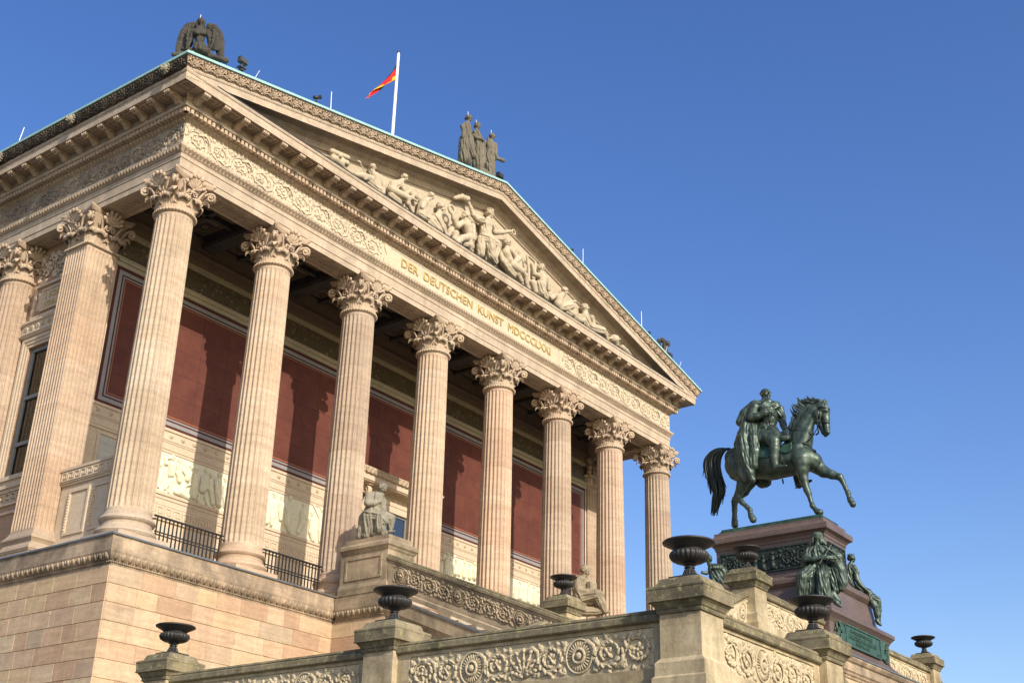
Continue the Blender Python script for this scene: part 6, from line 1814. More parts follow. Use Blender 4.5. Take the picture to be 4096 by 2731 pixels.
  ('c',[(3.091,3.118,12.835,.077),(3.085,3.118,12.571,.065),(3.065,3.118,12.391,.046)]),
 ],
 'relief10':[
  ('h',[(7.364,3.118,13.339,.074)],(.3,-.95,0),'plain'),
  ('c',[(7.375,3.118,13.041,.122),(7.353,3.118,12.645,.114),(7.353,3.118,12.394,.065)]),
  ('b',[(7.245,3.118,12.983,.057),(7.2,3.118,12.788,.041)]),
 ],
 'relief11':[
  ('h',[(7.653,3.118,13.325,.062)],(.3,-.95,0),'plain'),
  ('c',[(7.67,3.118,13.12,.09),(7.674,3.118,12.866,.082),(7.705,3.118,12.644,.065)]),
 ],
 'relief12':[
  ('h',[(8.024,3.118,13.378,.079)],(.3,-.95,0),'plain'),
  ('c',[(7.995,3.118,12.997,.132),(7.99,3.118,12.579,.115),(8.125,3.118,12.359,.058)]),
 ],
 'relief13':[
  ('h',[(8.612,3.118,13.324,.071)],(.3,-.95,0),'plain'),
  ('c',[(8.583,3.118,13.057,.108),(8.613,3.118,12.736,.108),(8.475,3.118,12.446,.075)]),
  ('b',[(8.681,3.118,13.035,.05),(8.791,3.118,12.923,.038)]),
 ],
 'relief14':[
  ('h',[(9.004,3.118,13.166,.067)],(.3,-.95,0),'plain'),
  ('c',[(8.996,3.118,12.928,.105),(9.018,3.118,12.557,.101),(9.121,3.118,12.349,.092)]),
 ],
 'relief15':[
  ('h',[(9.418,3.118,13.394,.064)],(.3,-.95,0),'plain'),
  ('c',[(9.412,3.118,13.129,.102),(9.432,3.118,12.707,.101),(9.472,3.118,12.387,.092)]),
  ('b',[(9.311,3.118,13.151,.042),(9.047,3.118,13.439,.034)]),
 ],
 'relief16':[
  ('h',[(7.092,3.118,13.126,.065)],(.3,-.95,0),'plain'),
  ('c',[(7.142,3.118,12.773,.097),(7.164,3.118,12.415,.081)]),
 ],
 'relief17':[
  ('h',[(15.775,3.118,13.422,.073)],(.3,-.95,0),'plain'),
  ('c',[(15.741,3.118,13.198,.097),(15.697,3.118,12.947,.087),(15.69,3.118,12.759,.096)]),
  ('b',[(15.945,3.118,13.272,.039),(16.184,3.118,13.476,.029)]),
  ('b',[(15.564,3.118,13.346,.053),(15.533,3.118,13.204,.039)]),
 ],
 'relief18':[
  ('h',[(16.246,3.118,13.314,.073)],(.3,-.95,0),'plain'),
  ('c',[(16.192,3.118,13.058,.112),(16.206,3.118,12.846,.112)]),
 ],
 'relief19':[
  ('h',[(16.731,3.118,13.357,.069)],(.3,-.95,0),'plain'),
  ('c',[(16.714,3.118,13.094,.098),(16.717,3.118,12.85,.098)]),
 ],
 'relief20':[
  ('h',[(17.032,3.118,13.329,.062)],(.3,-.95,0),'plain'),
  ('c',[(17.024,3.118,13.108,.089),(17.039,3.118,12.866,.089)]),
 ],
 'relief21':[
  ('h',[(17.32,3.118,13.421,.075)],(.3,-.95,0),'plain'),
  ('c',[(17.302,3.118,13.197,.104),(17.318,3.118,12.927,.109)]),
 ],
 'relief22':[
  ('h',[(15.409,3.118,13.203,.06)],(.3,-.95,0),'plain'),
  ('c',[(15.406,3.118,12.962,.072),(15.424,3.118,12.727,.082)]),
 ],
 'relief23':[
  ('h',[(16.438,3.118,13.181,.049)],(.3,-.95,0),'plain'),
  ('c',[(16.429,3.118,13.003,.073),(16.44,3.118,12.843,.073)]),
 ],
 'relief24':[
  ('h',[(20.131,3.118,13.349,.066)],(.3,-.95,0),'plain'),
  ('c',[(20.111,3.118,13.122,.101),(20.125,3.118,12.764,.101)]),
 ],
 'relief25':[
  ('h',[(20.677,3.118,13.381,.067)],(.3,-.95,0),'plain'),
  ('c',[(20.675,3.118,13.156,.102),(20.668,3.118,12.764,.102)]),
 ],
 'relief26':[
  ('h',[(21.051,3.118,13.348,.067)],(.3,-.95,0),'plain'),
  ('c',[(21.038,3.118,13.12,.103),(21.049,3.118,12.757,.102)]),
 ],
 'relief27':[
  ('h',[(20.336,3.118,13.113,.061)],(.3,-.95,0),'plain'),
  ('c',[(20.342,3.118,12.948,.081),(20.351,3.118,12.7,.081)]),
 ],
 'relief28':[
  ('h',[(19.817,3.118,13.06,.06)],(.3,-.95,0),'plain'),
  ('c',[(19.806,3.118,12.864,.085),(19.817,3.118,12.592,.085)]),
 ],
 'relief29':[
  ('h',[(21.323,3.118,13.264,.062)],(.3,-.95,0),'plain'),
  ('c',[(21.329,3.118,13.039,.087),(21.336,3.118,12.787,.087)]),
 ],
 'horse':[
  ('b',[(12.44,-9.992,13.31,.361),(12.4,-10.213,13.103,.279)]),
  ('b',[(12.76,-9.834,13.434,.365),(12.8,-10.018,13.254,.283)]),
  ('b',[(12.6,-9.811,13.627,.263),(12.6,-10.177,13.683,.283)]),
  ('b',[(12.6,-10.062,13.391,.41),(12.6,-10.483,13.343,.448),(12.6,-10.959,13.254,.462),(12.6,-11.588,13.227,.434)]),
  ('b',[(12.48,-11.917,13.144,.344),(12.72,-11.903,13.188,.323)]),
  ('b',[(12.52,-12.049,13.1,.298),(12.7,-12.003,13.163,.288)]),
  ('b',[(12.44,-11.826,13.331,.273),(12.36,-11.959,12.98,.228)]),
  ('b',[(12.5,-12.223,13.061,.177),(12.48,-12.179,12.974,.165)]),
  ('b',[(12.74,-12.168,13.143,.172),(12.76,-12.119,13.037,.172)]),
  ('b',[(12.6,-11.794,13.478,.324),(12.6,-11.864,13.771,.307),(12.6,-11.969,14.044,.25),(12.6,-12.095,14.297,.209),(12.6,-12.262,14.479,.18),(12.6,-12.417,14.586,.139)]),
  ('b',[(12.6,-11.659,13.751,.233),(12.6,-11.784,14.16,.175),(12.6,-11.964,14.465,.131),(12.6,-12.166,14.641,.117)]),
  ('b',[(12.44,-11.969,13.578,.173),(12.48,-12.102,13.932,.13),(12.52,-12.262,14.22,.093)]),
  ('b',[(12.6,-12.51,14.591,.139),(12.6,-12.584,14.441,.144),(12.6,-12.607,14.173,.098),(12.6,-12.61,13.957,.083),(12.6,-12.607,13.82,.086)]),
  ('b',[(12.53,-12.415,14.339,.144),(12.67,-12.358,14.398,.145)]),
  ('b',[(12.6,-12.378,14.191,.098),(12.6,-12.46,13.988,.069),(12.6,-12.506,13.81,.057)]),
  ('b',[(12.56,-12.645,13.8,.063),(12.6,-12.555,13.739,.052)]),
  ('b',[(12.49,-12.675,14.4,.046),(12.49,-12.631,14.425,.052)]),
  ('b',[(12.52,-12.575,14.572,.052),(12.51,-12.63,14.665,.04),(12.5,-12.68,14.766,.012)]),
  ('b',[(12.68,-12.564,14.628,.052),(12.69,-12.616,14.714,.038),(12.7,-12.642,14.774,.012)]),
  ('b',[(12.35,-11.91,13.076,.263),(12.33,-11.922,12.798,.182),(12.34,-11.948,12.527,.119),(12.35,-12.009,12.238,.085)]),
  ('b',[(12.35,-12.019,12.207,.09),(12.35,-12.054,12.121,.076),(12.35,-12.093,11.93,.056),(12.35,-12.135,11.768,.067),(12.35,-12.198,11.671,.056),(12.35,-12.258,11.597,.073)]),
  ('b',[(12.35,-12.252,11.592,.075),(12.35,-12.326,11.557,.092)]),
  ('b',[(12.8,-12.13,13.017,.218),(12.8,-12.327,12.814,.16),(12.8,-12.558,12.682,.119),(12.8,-12.759,12.58,.09)]),
  ('b',[(12.8,-12.777,12.574,.096),(12.8,-12.833,12.463,.071),(12.8,-12.908,12.25,.056),(12.8,-12.965,12.093,.067),(12.8,-12.978,11.98,.053),(12.8,-13.006,11.905,.07)]),
  ('b',[(12.8,-13.006,11.897,.073),(12.8,-13.064,11.774,.084)]),
  ('b',[(12.4,-10.068,13.129,.33),(12.38,-10.213,12.927,.229),(12.38,-10.121,12.683,.152),(12.38,-9.998,12.465,.111)]),
  ('b',[(12.38,-9.943,12.469,.064),(12.38,-9.855,12.346,.047),(12.38,-10.002,12.367,.07)]),
  ('b',[(12.38,-9.98,12.377,.105),(12.38,-10.1,12.205,.07),(12.38,-10.232,12.062,.061),(12.38,-10.316,11.964,.069),(12.38,-10.317,11.868,.058),(12.38,-10.346,11.779,.078)]),
  ('b',[(12.38,-10.346,11.773,.081),(12.38,-10.394,11.682,.098)]),
  ('b',[(12.8,-10.047,13.186,.309),(12.82,-10.12,12.93,.202),(12.82,-9.967,12.678,.136),(12.82,-9.694,12.499,.107)]),
  ('b',[(12.82,-9.651,12.429,.095),(12.82,-9.634,12.179,.071),(12.82,-9.623,11.973,.068),(12.82,-9.624,11.869,.08)]),
  ('b',[(12.82,-9.623,11.857,.086),(12.82,-9.621,11.76,.097)]),
 ],
 'rider':[
  ('h',[(12.6,-10.901,15.294,.18)],(-.55,-.82,.02),'bald'),
  ('b',[(12.6,-10.898,15.143,.114),(12.6,-10.902,15.052,.137)]),
  ('c',[(12.6,-10.853,15.062,.132),(12.6,-10.965,15.025,.125)]),
  ('c',[(12.48,-10.897,14.829,.214),(12.74,-10.937,14.898,.209)]),
  ('c',[(12.6,-10.915,14.754,.262),(12.6,-10.932,14.527,.237),(12.6,-10.906,14.374,.208)]),
  ('c',[(12.6,-10.908,14.405,.219),(12.6,-10.843,14.165,.272)]),
  ('b',[(12.31,-10.672,14.844,.149),(12.24,-10.582,14.553,.122)]),
  ('b',[(12.24,-10.582,14.553,.122),(12.25,-10.765,14.549,.106),(12.29,-10.944,14.613,.083)]),
  ('b',[(12.3,-10.901,14.619,.103),(12.3,-10.972,14.626,.103)]),
  ('b',[(12.3,-10.989,14.632,.083),(12.34,-11.099,14.644,.077)]),
  ('b',[(12.32,-11.064,14.692,.035),(12.38,-11.162,14.675,.032)]),
  ('b',[(12.32,-11.075,14.626,.035),(12.38,-11.184,14.616,.032)]),
  ('b',[(12.32,-11.056,14.573,.035),(12.38,-11.155,14.566,.029)]),
  ('c',[(12.88,-11.129,14.881,.149),(12.9,-11.183,14.635,.125)]),
  ('b',[(12.9,-11.183,14.635,.119),(12.75,-11.298,14.34,.095),(12.65,-11.358,14.201,.076)]),
  ('c',[(12.55,-10.853,14.179,.281),(12.32,-10.787,13.9,.182)]),
  ('c',[(12.48,-11.073,14.08,.206),(12.3,-11.271,13.828,.128)]),
  ('c',[(12.35,-10.717,14.049,.13),(12.26,-10.718,13.864,.088)]),
  ('c',[(12.34,-11.001,13.894,.181),(12.24,-11.265,13.779,.134)]),
  ('b',[(12.35,-10.935,13.942,.194),(12.2,-11.246,13.684,.168),(12.15,-11.26,13.445,.139)]),
  ('b',[(12.14,-11.264,13.441,.144),(12.13,-11.24,13.199,.121),(12.13,-11.268,12.966,.092)]),
  ('b',[(12.12,-11.28,12.939,.086),(12.1,-11.443,12.903,.057),(12.08,-11.592,12.9,.037)]),
  ('b',[(12.85,-10.768,14.133,.197),(13.0,-10.91,13.961,.172),(13.05,-10.902,13.726,.148),(13.07,-10.908,13.48,.124),(13.07,-10.938,13.225,.1)]),
  ('b',[(13.08,-10.963,13.192,.077),(13.12,-11.184,13.194,.047)]),
  ('b',[(13.05,-11.447,12.88,.099),(13.05,-11.492,12.658,.099),(13.06,-11.646,12.68,.064),(13.06,-11.85,12.719,.035)]),
 ],
 'cloak':[
  ('c',[(12.4,-10.684,14.961,.119),(12.55,-10.873,14.986,.119),(12.7,-11.088,14.91,.131),(12.8,-11.201,14.663,.125)]),
  ('c',[(12.65,-11.145,14.912,.137),(12.55,-11.092,14.858,.119)]),
  ('c',[(12.4,-10.617,14.944,.149),(12.38,-10.351,14.738,.164),(12.35,-10.206,14.534,.134)]),
  ('c',[(12.45,-10.414,14.715,.155),(12.3,-10.37,14.357,.149),(12.18,-10.358,14.005,.159),(12.14,-10.385,13.613,.176),(12.12,-10.433,13.226,.169),(12.12,-10.504,12.907,.128),(12.12,-10.562,12.699,.087)]),
  ('c',[(12.4,-10.52,14.421,.149),(12.18,-10.646,13.885,.141),(12.14,-10.674,13.494,.134),(12.12,-10.628,13.098,.122)]),
  ('c',[(12.3,-10.258,14.126,.148),(12.18,-10.197,13.818,.124),(12.15,-10.179,13.407,.117),(12.15,-10.239,13.025,.105),(12.16,-10.347,12.764,.087)]),
  ('c',[(12.6,-10.562,14.605,.209),(12.6,-10.405,14.191,.268)]),
  ('c',[(12.8,-10.817,15.002,.18),(12.9,-10.408,14.542,.211),(13.02,-10.189,14.111,.211),(13.05,-10.176,13.613,.21),(13.05,-10.249,13.19,.179)]),
  ('c',[(13.02,-10.261,13.148,.179),(13.0,-10.453,12.936,.183),(13.0,-10.548,12.904,.148)]),
 ],
 'saddle_region':[
  ('b',[(12.2,-10.74,13.748,.152),(12.2,-10.784,13.429,.14)]),
  ('b',[(12.2,-10.867,13.722,.146),(12.2,-11.005,13.402,.157)]),
  ('b',[(12.2,-10.752,13.42,.122),(12.2,-11.035,13.366,.128)]),
  ('b',[(12.24,-11.495,13.702,.098),(12.2,-11.604,13.423,.149)]),
  ('b',[(12.2,-11.599,13.577,.127),(12.2,-11.494,13.414,.104)]),
 ],
 'saddle_gear':[
  ('c',[(12.4,-11.307,13.898,.099),(12.42,-11.474,13.933,.099),(12.36,-11.601,13.78,.081)]),
  ('c',[(12.26,-11.38,13.762,.087),(12.26,-11.599,13.749,.075)]),
  ('b',[(12.45,-10.598,13.979,.13),(12.4,-10.805,13.797,.129),(12.45,-11.161,13.741,.129)]),
 ],
 'tail':[
  ('t',[(12.57,-9.687,13.88,.036),(12.52,-9.458,13.932,.03),(12.5,-9.216,13.867,.03),(12.5,-9.069,13.704,.03),(12.5,-9.054,13.449,.03),(12.5,-9.086,13.194,.03),(12.5,-9.138,12.933,.03),(12.5,-9.194,12.705,.03),(12.5,-9.182,12.453,.018),(12.5,-9.156,12.121,.009)]),
  ('t',[(12.59,-9.631,13.903,.036),(12.58,-9.411,13.962,.03),(12.57,-9.156,13.9,.03),(12.57,-8.951,13.754,.03),(12.57,-8.883,13.514,.03),(12.57,-8.936,13.25,.03),(12.57,-9.055,12.974,.03),(12.57,-9.134,12.735,.03),(12.57,-9.086,12.494,.018),(12.57,-9.026,12.081,.009)]),
  ('t',[(12.58,-9.705,13.883,.036),(12.54,-9.564,13.914,.03),(12.53,-9.417,13.834,.03),(12.53,-9.325,13.664,.03),(12.53,-9.309,13.417,.03),(12.53,-9.317,13.16,.03),(12.53,-9.361,12.899,.03),(12.53,-9.396,12.675,.03),(12.53,-9.334,12.438,.018),(12.53,-9.222,12.109,.009)]),
  ('t',[(12.57,-9.687,13.88,.036),(12.52,-9.468,13.93,.03),(12.5,-9.195,13.871,.03),(12.5,-9.018,13.717,.03),(12.5,-9.0,13.466,.03),(12.5,-9.062,13.198,.03),(12.5,-9.131,12.934,.03),(12.5,-9.171,12.709,.03),(12.5,-9.142,12.463,.018),(12.5,-9.125,12.025,.009)]),
  ('t',[(12.62,-9.669,13.899,.036),(12.66,-9.537,13.959,.03),(12.68,-9.394,13.887,.03),(12.68,-9.278,13.721,.03),(12.68,-9.232,13.475,.03),(12.68,-9.256,13.214,.03),(12.68,-9.337,12.951,.03),(12.68,-9.372,12.724,.03),(12.68,-9.267,12.49,.018),(12.68,-9.115,12.172,.009)]),
  ('t',[(12.61,-9.634,13.906,.036),(12.63,-9.419,13.973,.03),(12.63,-9.212,13.901,.03),(12.63,-9.058,13.739,.03),(12.63,-8.996,13.498,.03),(12.63,-9.018,13.243,.03),(12.63,-9.113,12.971,.03),(12.63,-9.196,12.734,.03),(12.63,-9.15,12.49,.018),(12.63,-9.057,12.079,.009)]),
  ('t',[(12.57,-9.71,13.879,.036),(12.51,-9.609,13.899,.03),(12.49,-9.491,13.811,.03),(12.49,-9.406,13.643,.03),(12.49,-9.383,13.395,.03),(12.49,-9.387,13.139,.03),(12.49,-9.438,12.88,.03),(12.49,-9.469,12.658,.03),(12.49,-9.391,12.421,.018),(12.49,-9.25,12.039,.009)]),
  ('t',[(12.57,-9.714,13.878,.036),(12.53,-9.536,13.913,.03),(12.52,-9.309,13.846,.03),(12.52,-9.172,13.678,.03),(12.52,-9.174,13.423,.03),(12.52,-9.222,13.165,.03),(12.52,-9.266,12.904,.03),(12.52,-9.285,12.685,.018),(12.52,-9.224,12.315,.009)]),
  ('t',[(12.63,-9.687,13.901,.036),(12.69,-9.548,13.969,.03),(12.71,-9.366,13.902,.03),(12.71,-9.226,13.737,.03),(12.71,-9.206,13.485,.03),(12.71,-9.264,13.225,.03),(12.71,-9.342,12.959,.018),(12.71,-9.372,12.695,.009)]),
  ('t',[(12.59,-9.717,13.883,.036),(12.56,-9.577,13.921,.03),(12.55,-9.38,13.844,.03),(12.55,-9.247,13.679,.03),(12.55,-9.252,13.427,.03),(12.55,-9.307,13.168,.03),(12.55,-9.357,12.905,.03),(12.55,-9.353,12.685,.03),(12.55,-9.268,12.449,.018),(12.55,-9.187,12.095,.009)]),
  ('t',[(12.6,-9.682,13.89,.036),(12.59,-9.449,13.955,.03),(12.59,-9.189,13.897,.03),(12.59,-9.035,13.734,.03),(12.59,-9.027,13.481,.03),(12.59,-9.072,13.219,.018),(12.59,-9.092,12.851,.009)]),
  ('t',[(12.56,-9.659,13.885,.036),(12.51,-9.407,13.945,.03),(12.48,-9.159,13.879,.03),(12.48,-9.002,13.717,.03),(12.48,-8.96,13.47,.03),(12.48,-8.98,13.217,.03),(12.48,-9.052,12.952,.018),(12.48,-9.084,12.638,.009)]),
  ('t',[(12.57,-9.717,13.877,.036),(12.53,-9.599,13.907,.03),(12.51,-9.414,13.826,.03),(12.51,-9.268,13.663,.03),(12.51,-9.253,13.415,.03),(12.51,-9.317,13.151,.018),(12.51,-9.414,12.76,.009)]),
  ('t',[(12.6,-9.705,13.889,.036),(12.59,-9.525,13.937,.03),(12.58,-9.328,13.86,.03),(12.58,-9.215,13.694,.03),(12.58,-9.217,13.442,.03),(12.58,-9.248,13.184,.018),(12.58,-9.297,12.815,.009)]),
  ('t',[(12.6,-9.675,13.891,.036),(12.61,-9.469,13.954,.03),(12.62,-9.207,13.899,.03),(12.62,-9.023,13.745,.03),(12.62,-9.001,13.494,.03),(12.62,-9.07,13.225,.03),(12.62,-9.152,12.958,.018),(12.62,-9.154,12.732,.009)]),
  ('t',[(12.62,-9.622,13.911,.036),(12.66,-9.403,13.985,.03),(12.67,-9.171,13.921,.03),(12.67,-8.983,13.771,.03),(12.67,-8.918,13.531,.03),(12.67,-8.96,13.268,.03),(12.67,-9.072,12.992,.03),(12.67,-9.145,12.754,.03),(12.67,-9.09,12.514,.018),(12.67,-9.012,12.202,.009)]),
  ('t',[(12.58,-9.725,13.879,.036),(12.56,-9.641,13.915,.03),(12.55,-9.487,13.833,.03),(12.55,-9.362,13.67,.03),(12.55,-9.352,13.418,.018),(12.55,-9.475,13.056,.009)]),
  ('t',[(12.64,-9.689,13.904,.036),(12.69,-9.565,13.969,.03),(12.72,-9.391,13.903,.03),(12.72,-9.257,13.737,.03),(12.72,-9.242,13.488,.03),(12.72,-9.299,13.224,.03),(12.72,-9.37,12.96,.018),(12.72,-9.406,12.694,.009)]),
  ('t',[(12.62,-9.682,13.896,.036),(12.66,-9.58,13.954,.03),(12.67,-9.457,13.879,.03),(12.67,-9.344,13.712,.03),(12.67,-9.304,13.465,.03),(12.67,-9.335,13.207,.03),(12.67,-9.415,12.941,.03),(12.67,-9.43,12.717,.018),(12.67,-9.342,12.36,.009)]),
  ('t',[(12.57,-9.727,13.875,.036),(12.51,-9.596,13.902,.03),(12.49,-9.401,13.822,.03),(12.49,-9.265,13.657,.03),(12.49,-9.27,13.406,.03),(12.49,-9.324,13.144,.03),(12.49,-9.375,12.885,.03),(12.49,-9.374,12.665,.03),(12.49,-9.292,12.428,.018),(12.49,-9.215,12.072,.009)]),
  ('t',[(12.59,-9.674,13.889,.036),(12.58,-9.414,13.962,.03),(12.57,-9.139,13.907,.03),(12.57,-8.975,13.749,.03),(12.57,-8.96,13.494,.03),(12.57,-9.002,13.232,.018),(12.57,-9.011,12.985,.009)]),
  ('t',[(12.57,-9.648,13.891,.036),(12.53,-9.44,13.942,.03),(12.51,-9.174,13.882,.03),(12.51,-8.96,13.737,.03),(12.51,-8.901,13.496,.03),(12.51,-8.967,13.228,.03),(12.51,-9.083,12.952,.018),(12.51,-9.099,12.653,.009)]),
  ('t',[(12.58,-9.695,13.881,.036),(12.54,-9.531,13.917,.03),(12.52,-9.302,13.847,.03),(12.52,-9.132,13.692,.03),(12.52,-9.117,13.437,.03),(12.52,-9.182,13.169,.018),(12.52,-9.253,12.9,.009)]),
  ('t',[(12.61,-9.677,13.894,.036),(12.62,-9.517,13.948,.03),(12.62,-9.368,13.871,.03),(12.62,-9.272,13.701,.03),(12.62,-9.243,13.452,.03),(12.62,-9.247,13.196,.018),(12.62,-9.327,12.855,.009)]),
  ('t',[(12.59,-9.704,13.886,.036),(12.56,-9.554,13.922,.03),(12.55,-9.34,13.849,.03),(12.55,-9.187,13.684,.03),(12.55,-9.175,13.435,.018),(12.55,-9.256,13.099,.009)]),
  ('t',[(12.59,-9.707,13.885,.036),(12.58,-9.55,13.929,.03),(12.58,-9.389,13.855,.03),(12.58,-9.299,13.684,.03),(12.58,-9.294,13.434,.03),(12.58,-9.304,13.177,.018),(12.58,-9.37,12.88,.009)]),
  ('t',[(12.56,-9.699,13.875,.036),(12.5,-9.505,13.913,.03),(12.48,-9.296,13.839,.03),(12.48,-9.17,13.669,.03),(12.48,-9.154,13.418,.03),(12.48,-9.176,13.162,.03),(12.48,-9.224,12.906,.03),(12.48,-9.277,12.679,.018),(12.48,-9.24,12.342,.009)]),
  ('t',[(12.58,-9.685,13.883,.036),(12.54,-9.531,13.917,.03),(12.53,-9.304,13.85,.03),(12.53,-9.127,13.696,.03),(12.53,-9.095,13.447,.03),(12.53,-9.163,13.179,.018),(12.53,-9.246,12.876,.009)]),
  ('t',[(12.58,-9.679,13.885,.036),(12.54,-9.448,13.94,.03),(12.52,-9.209,13.875,.03),(12.52,-9.065,13.711,.03),(12.52,-9.047,13.456,.03),(12.52,-9.075,13.201,.018),(12.52,-9.086,12.917,.009)]),
  ('t',[(12.63,-9.641,13.91,.036),(12.68,-9.386,13.995,.03),(12.7,-9.162,13.932,.03),(12.7,-9.028,13.765,.03),(12.7,-8.989,13.517,.03),(12.7,-9.001,13.263,.03),(12.7,-9.07,12.998,.018),(12.7,-9.116,12.63,.009)]),
  ('t',[(12.63,-9.657,13.904,.036),(12.68,-9.41,13.987,.03),(12.7,-9.182,13.928,.03),(12.7,-9.059,13.756,.03),(12.7,-9.036,13.505,.018),(12.7,-9.034,13.241,.009)]),
  ('t',[(12.63,-9.657,13.904,.036),(12.68,-9.38,13.996,.03),(12.7,-9.098,13.951,.03),(12.7,-8.944,13.788,.03),(12.7,-8.932,13.534,.03),(12.7,-8.975,13.271,.018),(12.7,-8.982,12.929,.009)]),
  ('t',[(12.61,-9.694,13.894,.036),(12.63,-9.528,13.948,.03),(12.64,-9.371,13.876,.03),(12.64,-9.285,13.708,.03),(12.64,-9.273,13.456,.03),(12.64,-9.28,13.198,.03),(12.64,-9.321,12.937,.03),(12.64,-9.353,12.713,.018),(12.64,-9.316,12.384,.009)]),
  ('t',[(12.58,-9.689,13.883,.036),(12.55,-9.579,13.917,.03),(12.54,-9.412,13.838,.03),(12.54,-9.259,13.677,.03),(12.54,-9.22,13.427,.03),(12.54,-9.272,13.168,.03),(12.54,-9.362,12.902,.03),(12.54,-9.384,12.68,.018),(12.54,-9.289,12.433,.009)]),
  ('t',[(12.64,-9.699,13.902,.036),(12.7,-9.58,13.969,.03),(12.72,-9.418,13.901,.03),(12.72,-9.291,13.734,.03),(12.72,-9.282,13.484,.03),(12.72,-9.343,13.219,.018),(12.72,-9.473,12.826,.009)]),
  ('t',[(12.64,-9.606,13.923,.036),(12.7,-9.36,14.009,.03),(12.72,-9.105,13.955,.03),(12.72,-8.906,13.804,.03),(12.72,-8.837,13.563,.018),(12.72,-8.819,13.219,.009)]),
  ('t',[(12.6,-9.659,13.898,.036),(12.59,-9.502,13.938,.03),(12.59,-9.303,13.865,.03),(12.59,-9.133,13.709,.03),(12.59,-9.08,13.464,.03),(12.59,-9.129,13.202,.03),(12.59,-9.23,12.93,.03),(12.59,-9.276,12.703,.018),(12.59,-9.186,12.442,.009)]),
  ('t',[(12.63,-9.611,13.919,.036),(12.69,-9.304,14.02,.03),(12.71,-9.036,13.972,.03),(12.71,-8.868,13.811,.03),(12.71,-8.809,13.569,.018),(12.71,-8.746,13.3,.009)]),
  ('t',[(12.62,-9.639,13.908,.036),(12.66,-9.443,13.974,.03),(12.67,-9.235,13.906,.03),(12.67,-9.064,13.746,.03),(12.67,-9.005,13.505,.03),(12.67,-9.047,13.243,.03),(12.67,-9.152,12.969,.03),(12.67,-9.211,12.739,.018),(12.67,-9.123,12.428,.009)]),
  ('t',[(12.58,-9.739,13.879,.036),(12.54,-9.611,13.911,.03),(12.52,-9.453,13.828,.03),(12.52,-9.36,13.658,.03),(12.52,-9.374,13.405,.03),(12.52,-9.405,13.148,.03),(12.52,-9.435,12.889,.03),(12.52,-9.428,12.67,.03),(12.52,-9.349,12.433,.018),(12.52,-9.249,12.019,.009)]),
  ('t',[(12.6,-9.709,13.888,.036),(12.59,-9.549,13.932,.03),(12.59,-9.38,13.86,.03),(12.59,-9.287,13.689,.03),(12.59,-9.288,13.438,.03),(12.59,-9.306,13.18,.03),(12.59,-9.337,12.92,.03),(12.59,-9.359,12.698,.03),(12.59,-9.297,12.461,.018),(12.59,-9.202,12.156,.009)]),
  ('t',[(12.57,-9.684,13.881,.036),(12.52,-9.584,13.907,.03),(12.5,-9.439,13.821,.03),(12.5,-9.297,13.657,.03),(12.5,-9.251,13.409,.03),(12.5,-9.286,13.151,.03),(12.5,-9.376,12.888,.03),(12.5,-9.415,12.664,.03),(12.5,-9.314,12.431,.018),(12.5,-9.176,12.057,.009)]),
  ('t',[(12.59,-9.634,13.899,.036),(12.57,-9.432,13.952,.03),(12.56,-9.191,13.89,.03),(12.56,-8.994,13.739,.03),(12.56,-8.925,13.5,.03),(12.56,-8.978,13.237,.03),(12.56,-9.093,12.961,.03),(12.56,-9.169,12.726,.03),(12.56,-9.114,12.483,.018),(12.56,-9.048,12.142,.009)]),
  ('t',[(12.57,-9.687,13.88,.036),(12.51,-9.486,13.923,.03),(12.49,-9.267,13.848,.03),(12.49,-9.134,13.682,.03),(12.49,-9.116,13.432,.03),(12.49,-9.138,13.175,.03),(12.49,-9.189,12.918,.03),(12.49,-9.248,12.687,.03),(12.49,-9.226,12.439,.018),(12.49,-9.18,12.109,.009)]),
  ('t',[(12.59,-9.697,13.887,.036),(12.58,-9.621,13.925,.03),(12.57,-9.511,13.838,.03),(12.57,-9.398,13.672,.03),(12.57,-9.362,13.425,.03),(12.57,-9.393,13.167,.03),(12.57,-9.47,12.903,.03),(12.57,-9.485,12.68,.018),(12.57,-9.4,12.392,.009)]),
  ('t',[(12.63,-9.627,13.913,.036),(12.69,-9.325,14.016,.03),(12.71,-9.053,13.966,.03),(12.71,-8.898,13.806,.03),(12.71,-8.856,13.557,.03),(12.71,-8.879,13.301,.03),(12.71,-8.948,13.035,.018),(12.71,-8.982,12.746,.009)]),
  ('t',[(12.62,-9.679,13.897,.036),(12.66,-9.527,13.961,.03),(12.67,-9.393,13.885,.03),(12.67,-9.303,13.717,.03),(12.67,-9.278,13.467,.018),(12.67,-9.325,13.073,.009)]),
  ('t',[(12.63,-9.684,13.902,.036),(12.69,-9.465,13.979,.03),(12.71,-9.261,13.913,.03),(12.71,-9.158,13.743,.03),(12.71,-9.153,13.492,.03),(12.71,-9.174,13.232,.03),(12.71,-9.215,12.969,.03),(12.71,-9.241,12.745,.018),(12.71,-9.203,12.394,.009)]),
  ('t',[(12.63,-9.614,13.916,.036),(12.68,-9.356,14.004,.03),(12.7,-9.119,13.944,.03),(12.7,-8.954,13.786,.03),(12.7,-8.888,13.545,.03),(12.7,-8.911,13.289,.018),(12.7,-8.955,12.984,.009)]),
  ('t',[(12.58,-9.692,13.882,.036),(12.55,-9.589,13.915,.03),(12.54,-9.473,13.833,.03),(12.54,-9.37,13.665,.03),(12.54,-9.334,13.418,.018),(12.54,-9.392,13.156,.009)]),
  ('t',[(12.6,-9.636,13.902,.036),(12.61,-9.439,13.963,.03),(12.61,-9.229,13.892,.03),(12.61,-9.065,13.731,.03),(12.61,-9.0,13.492,.03),(12.61,-9.032,13.235,.03),(12.61,-9.13,12.962,.03),(12.61,-9.209,12.726,.018),(12.61,-9.14,12.406,.009)]),
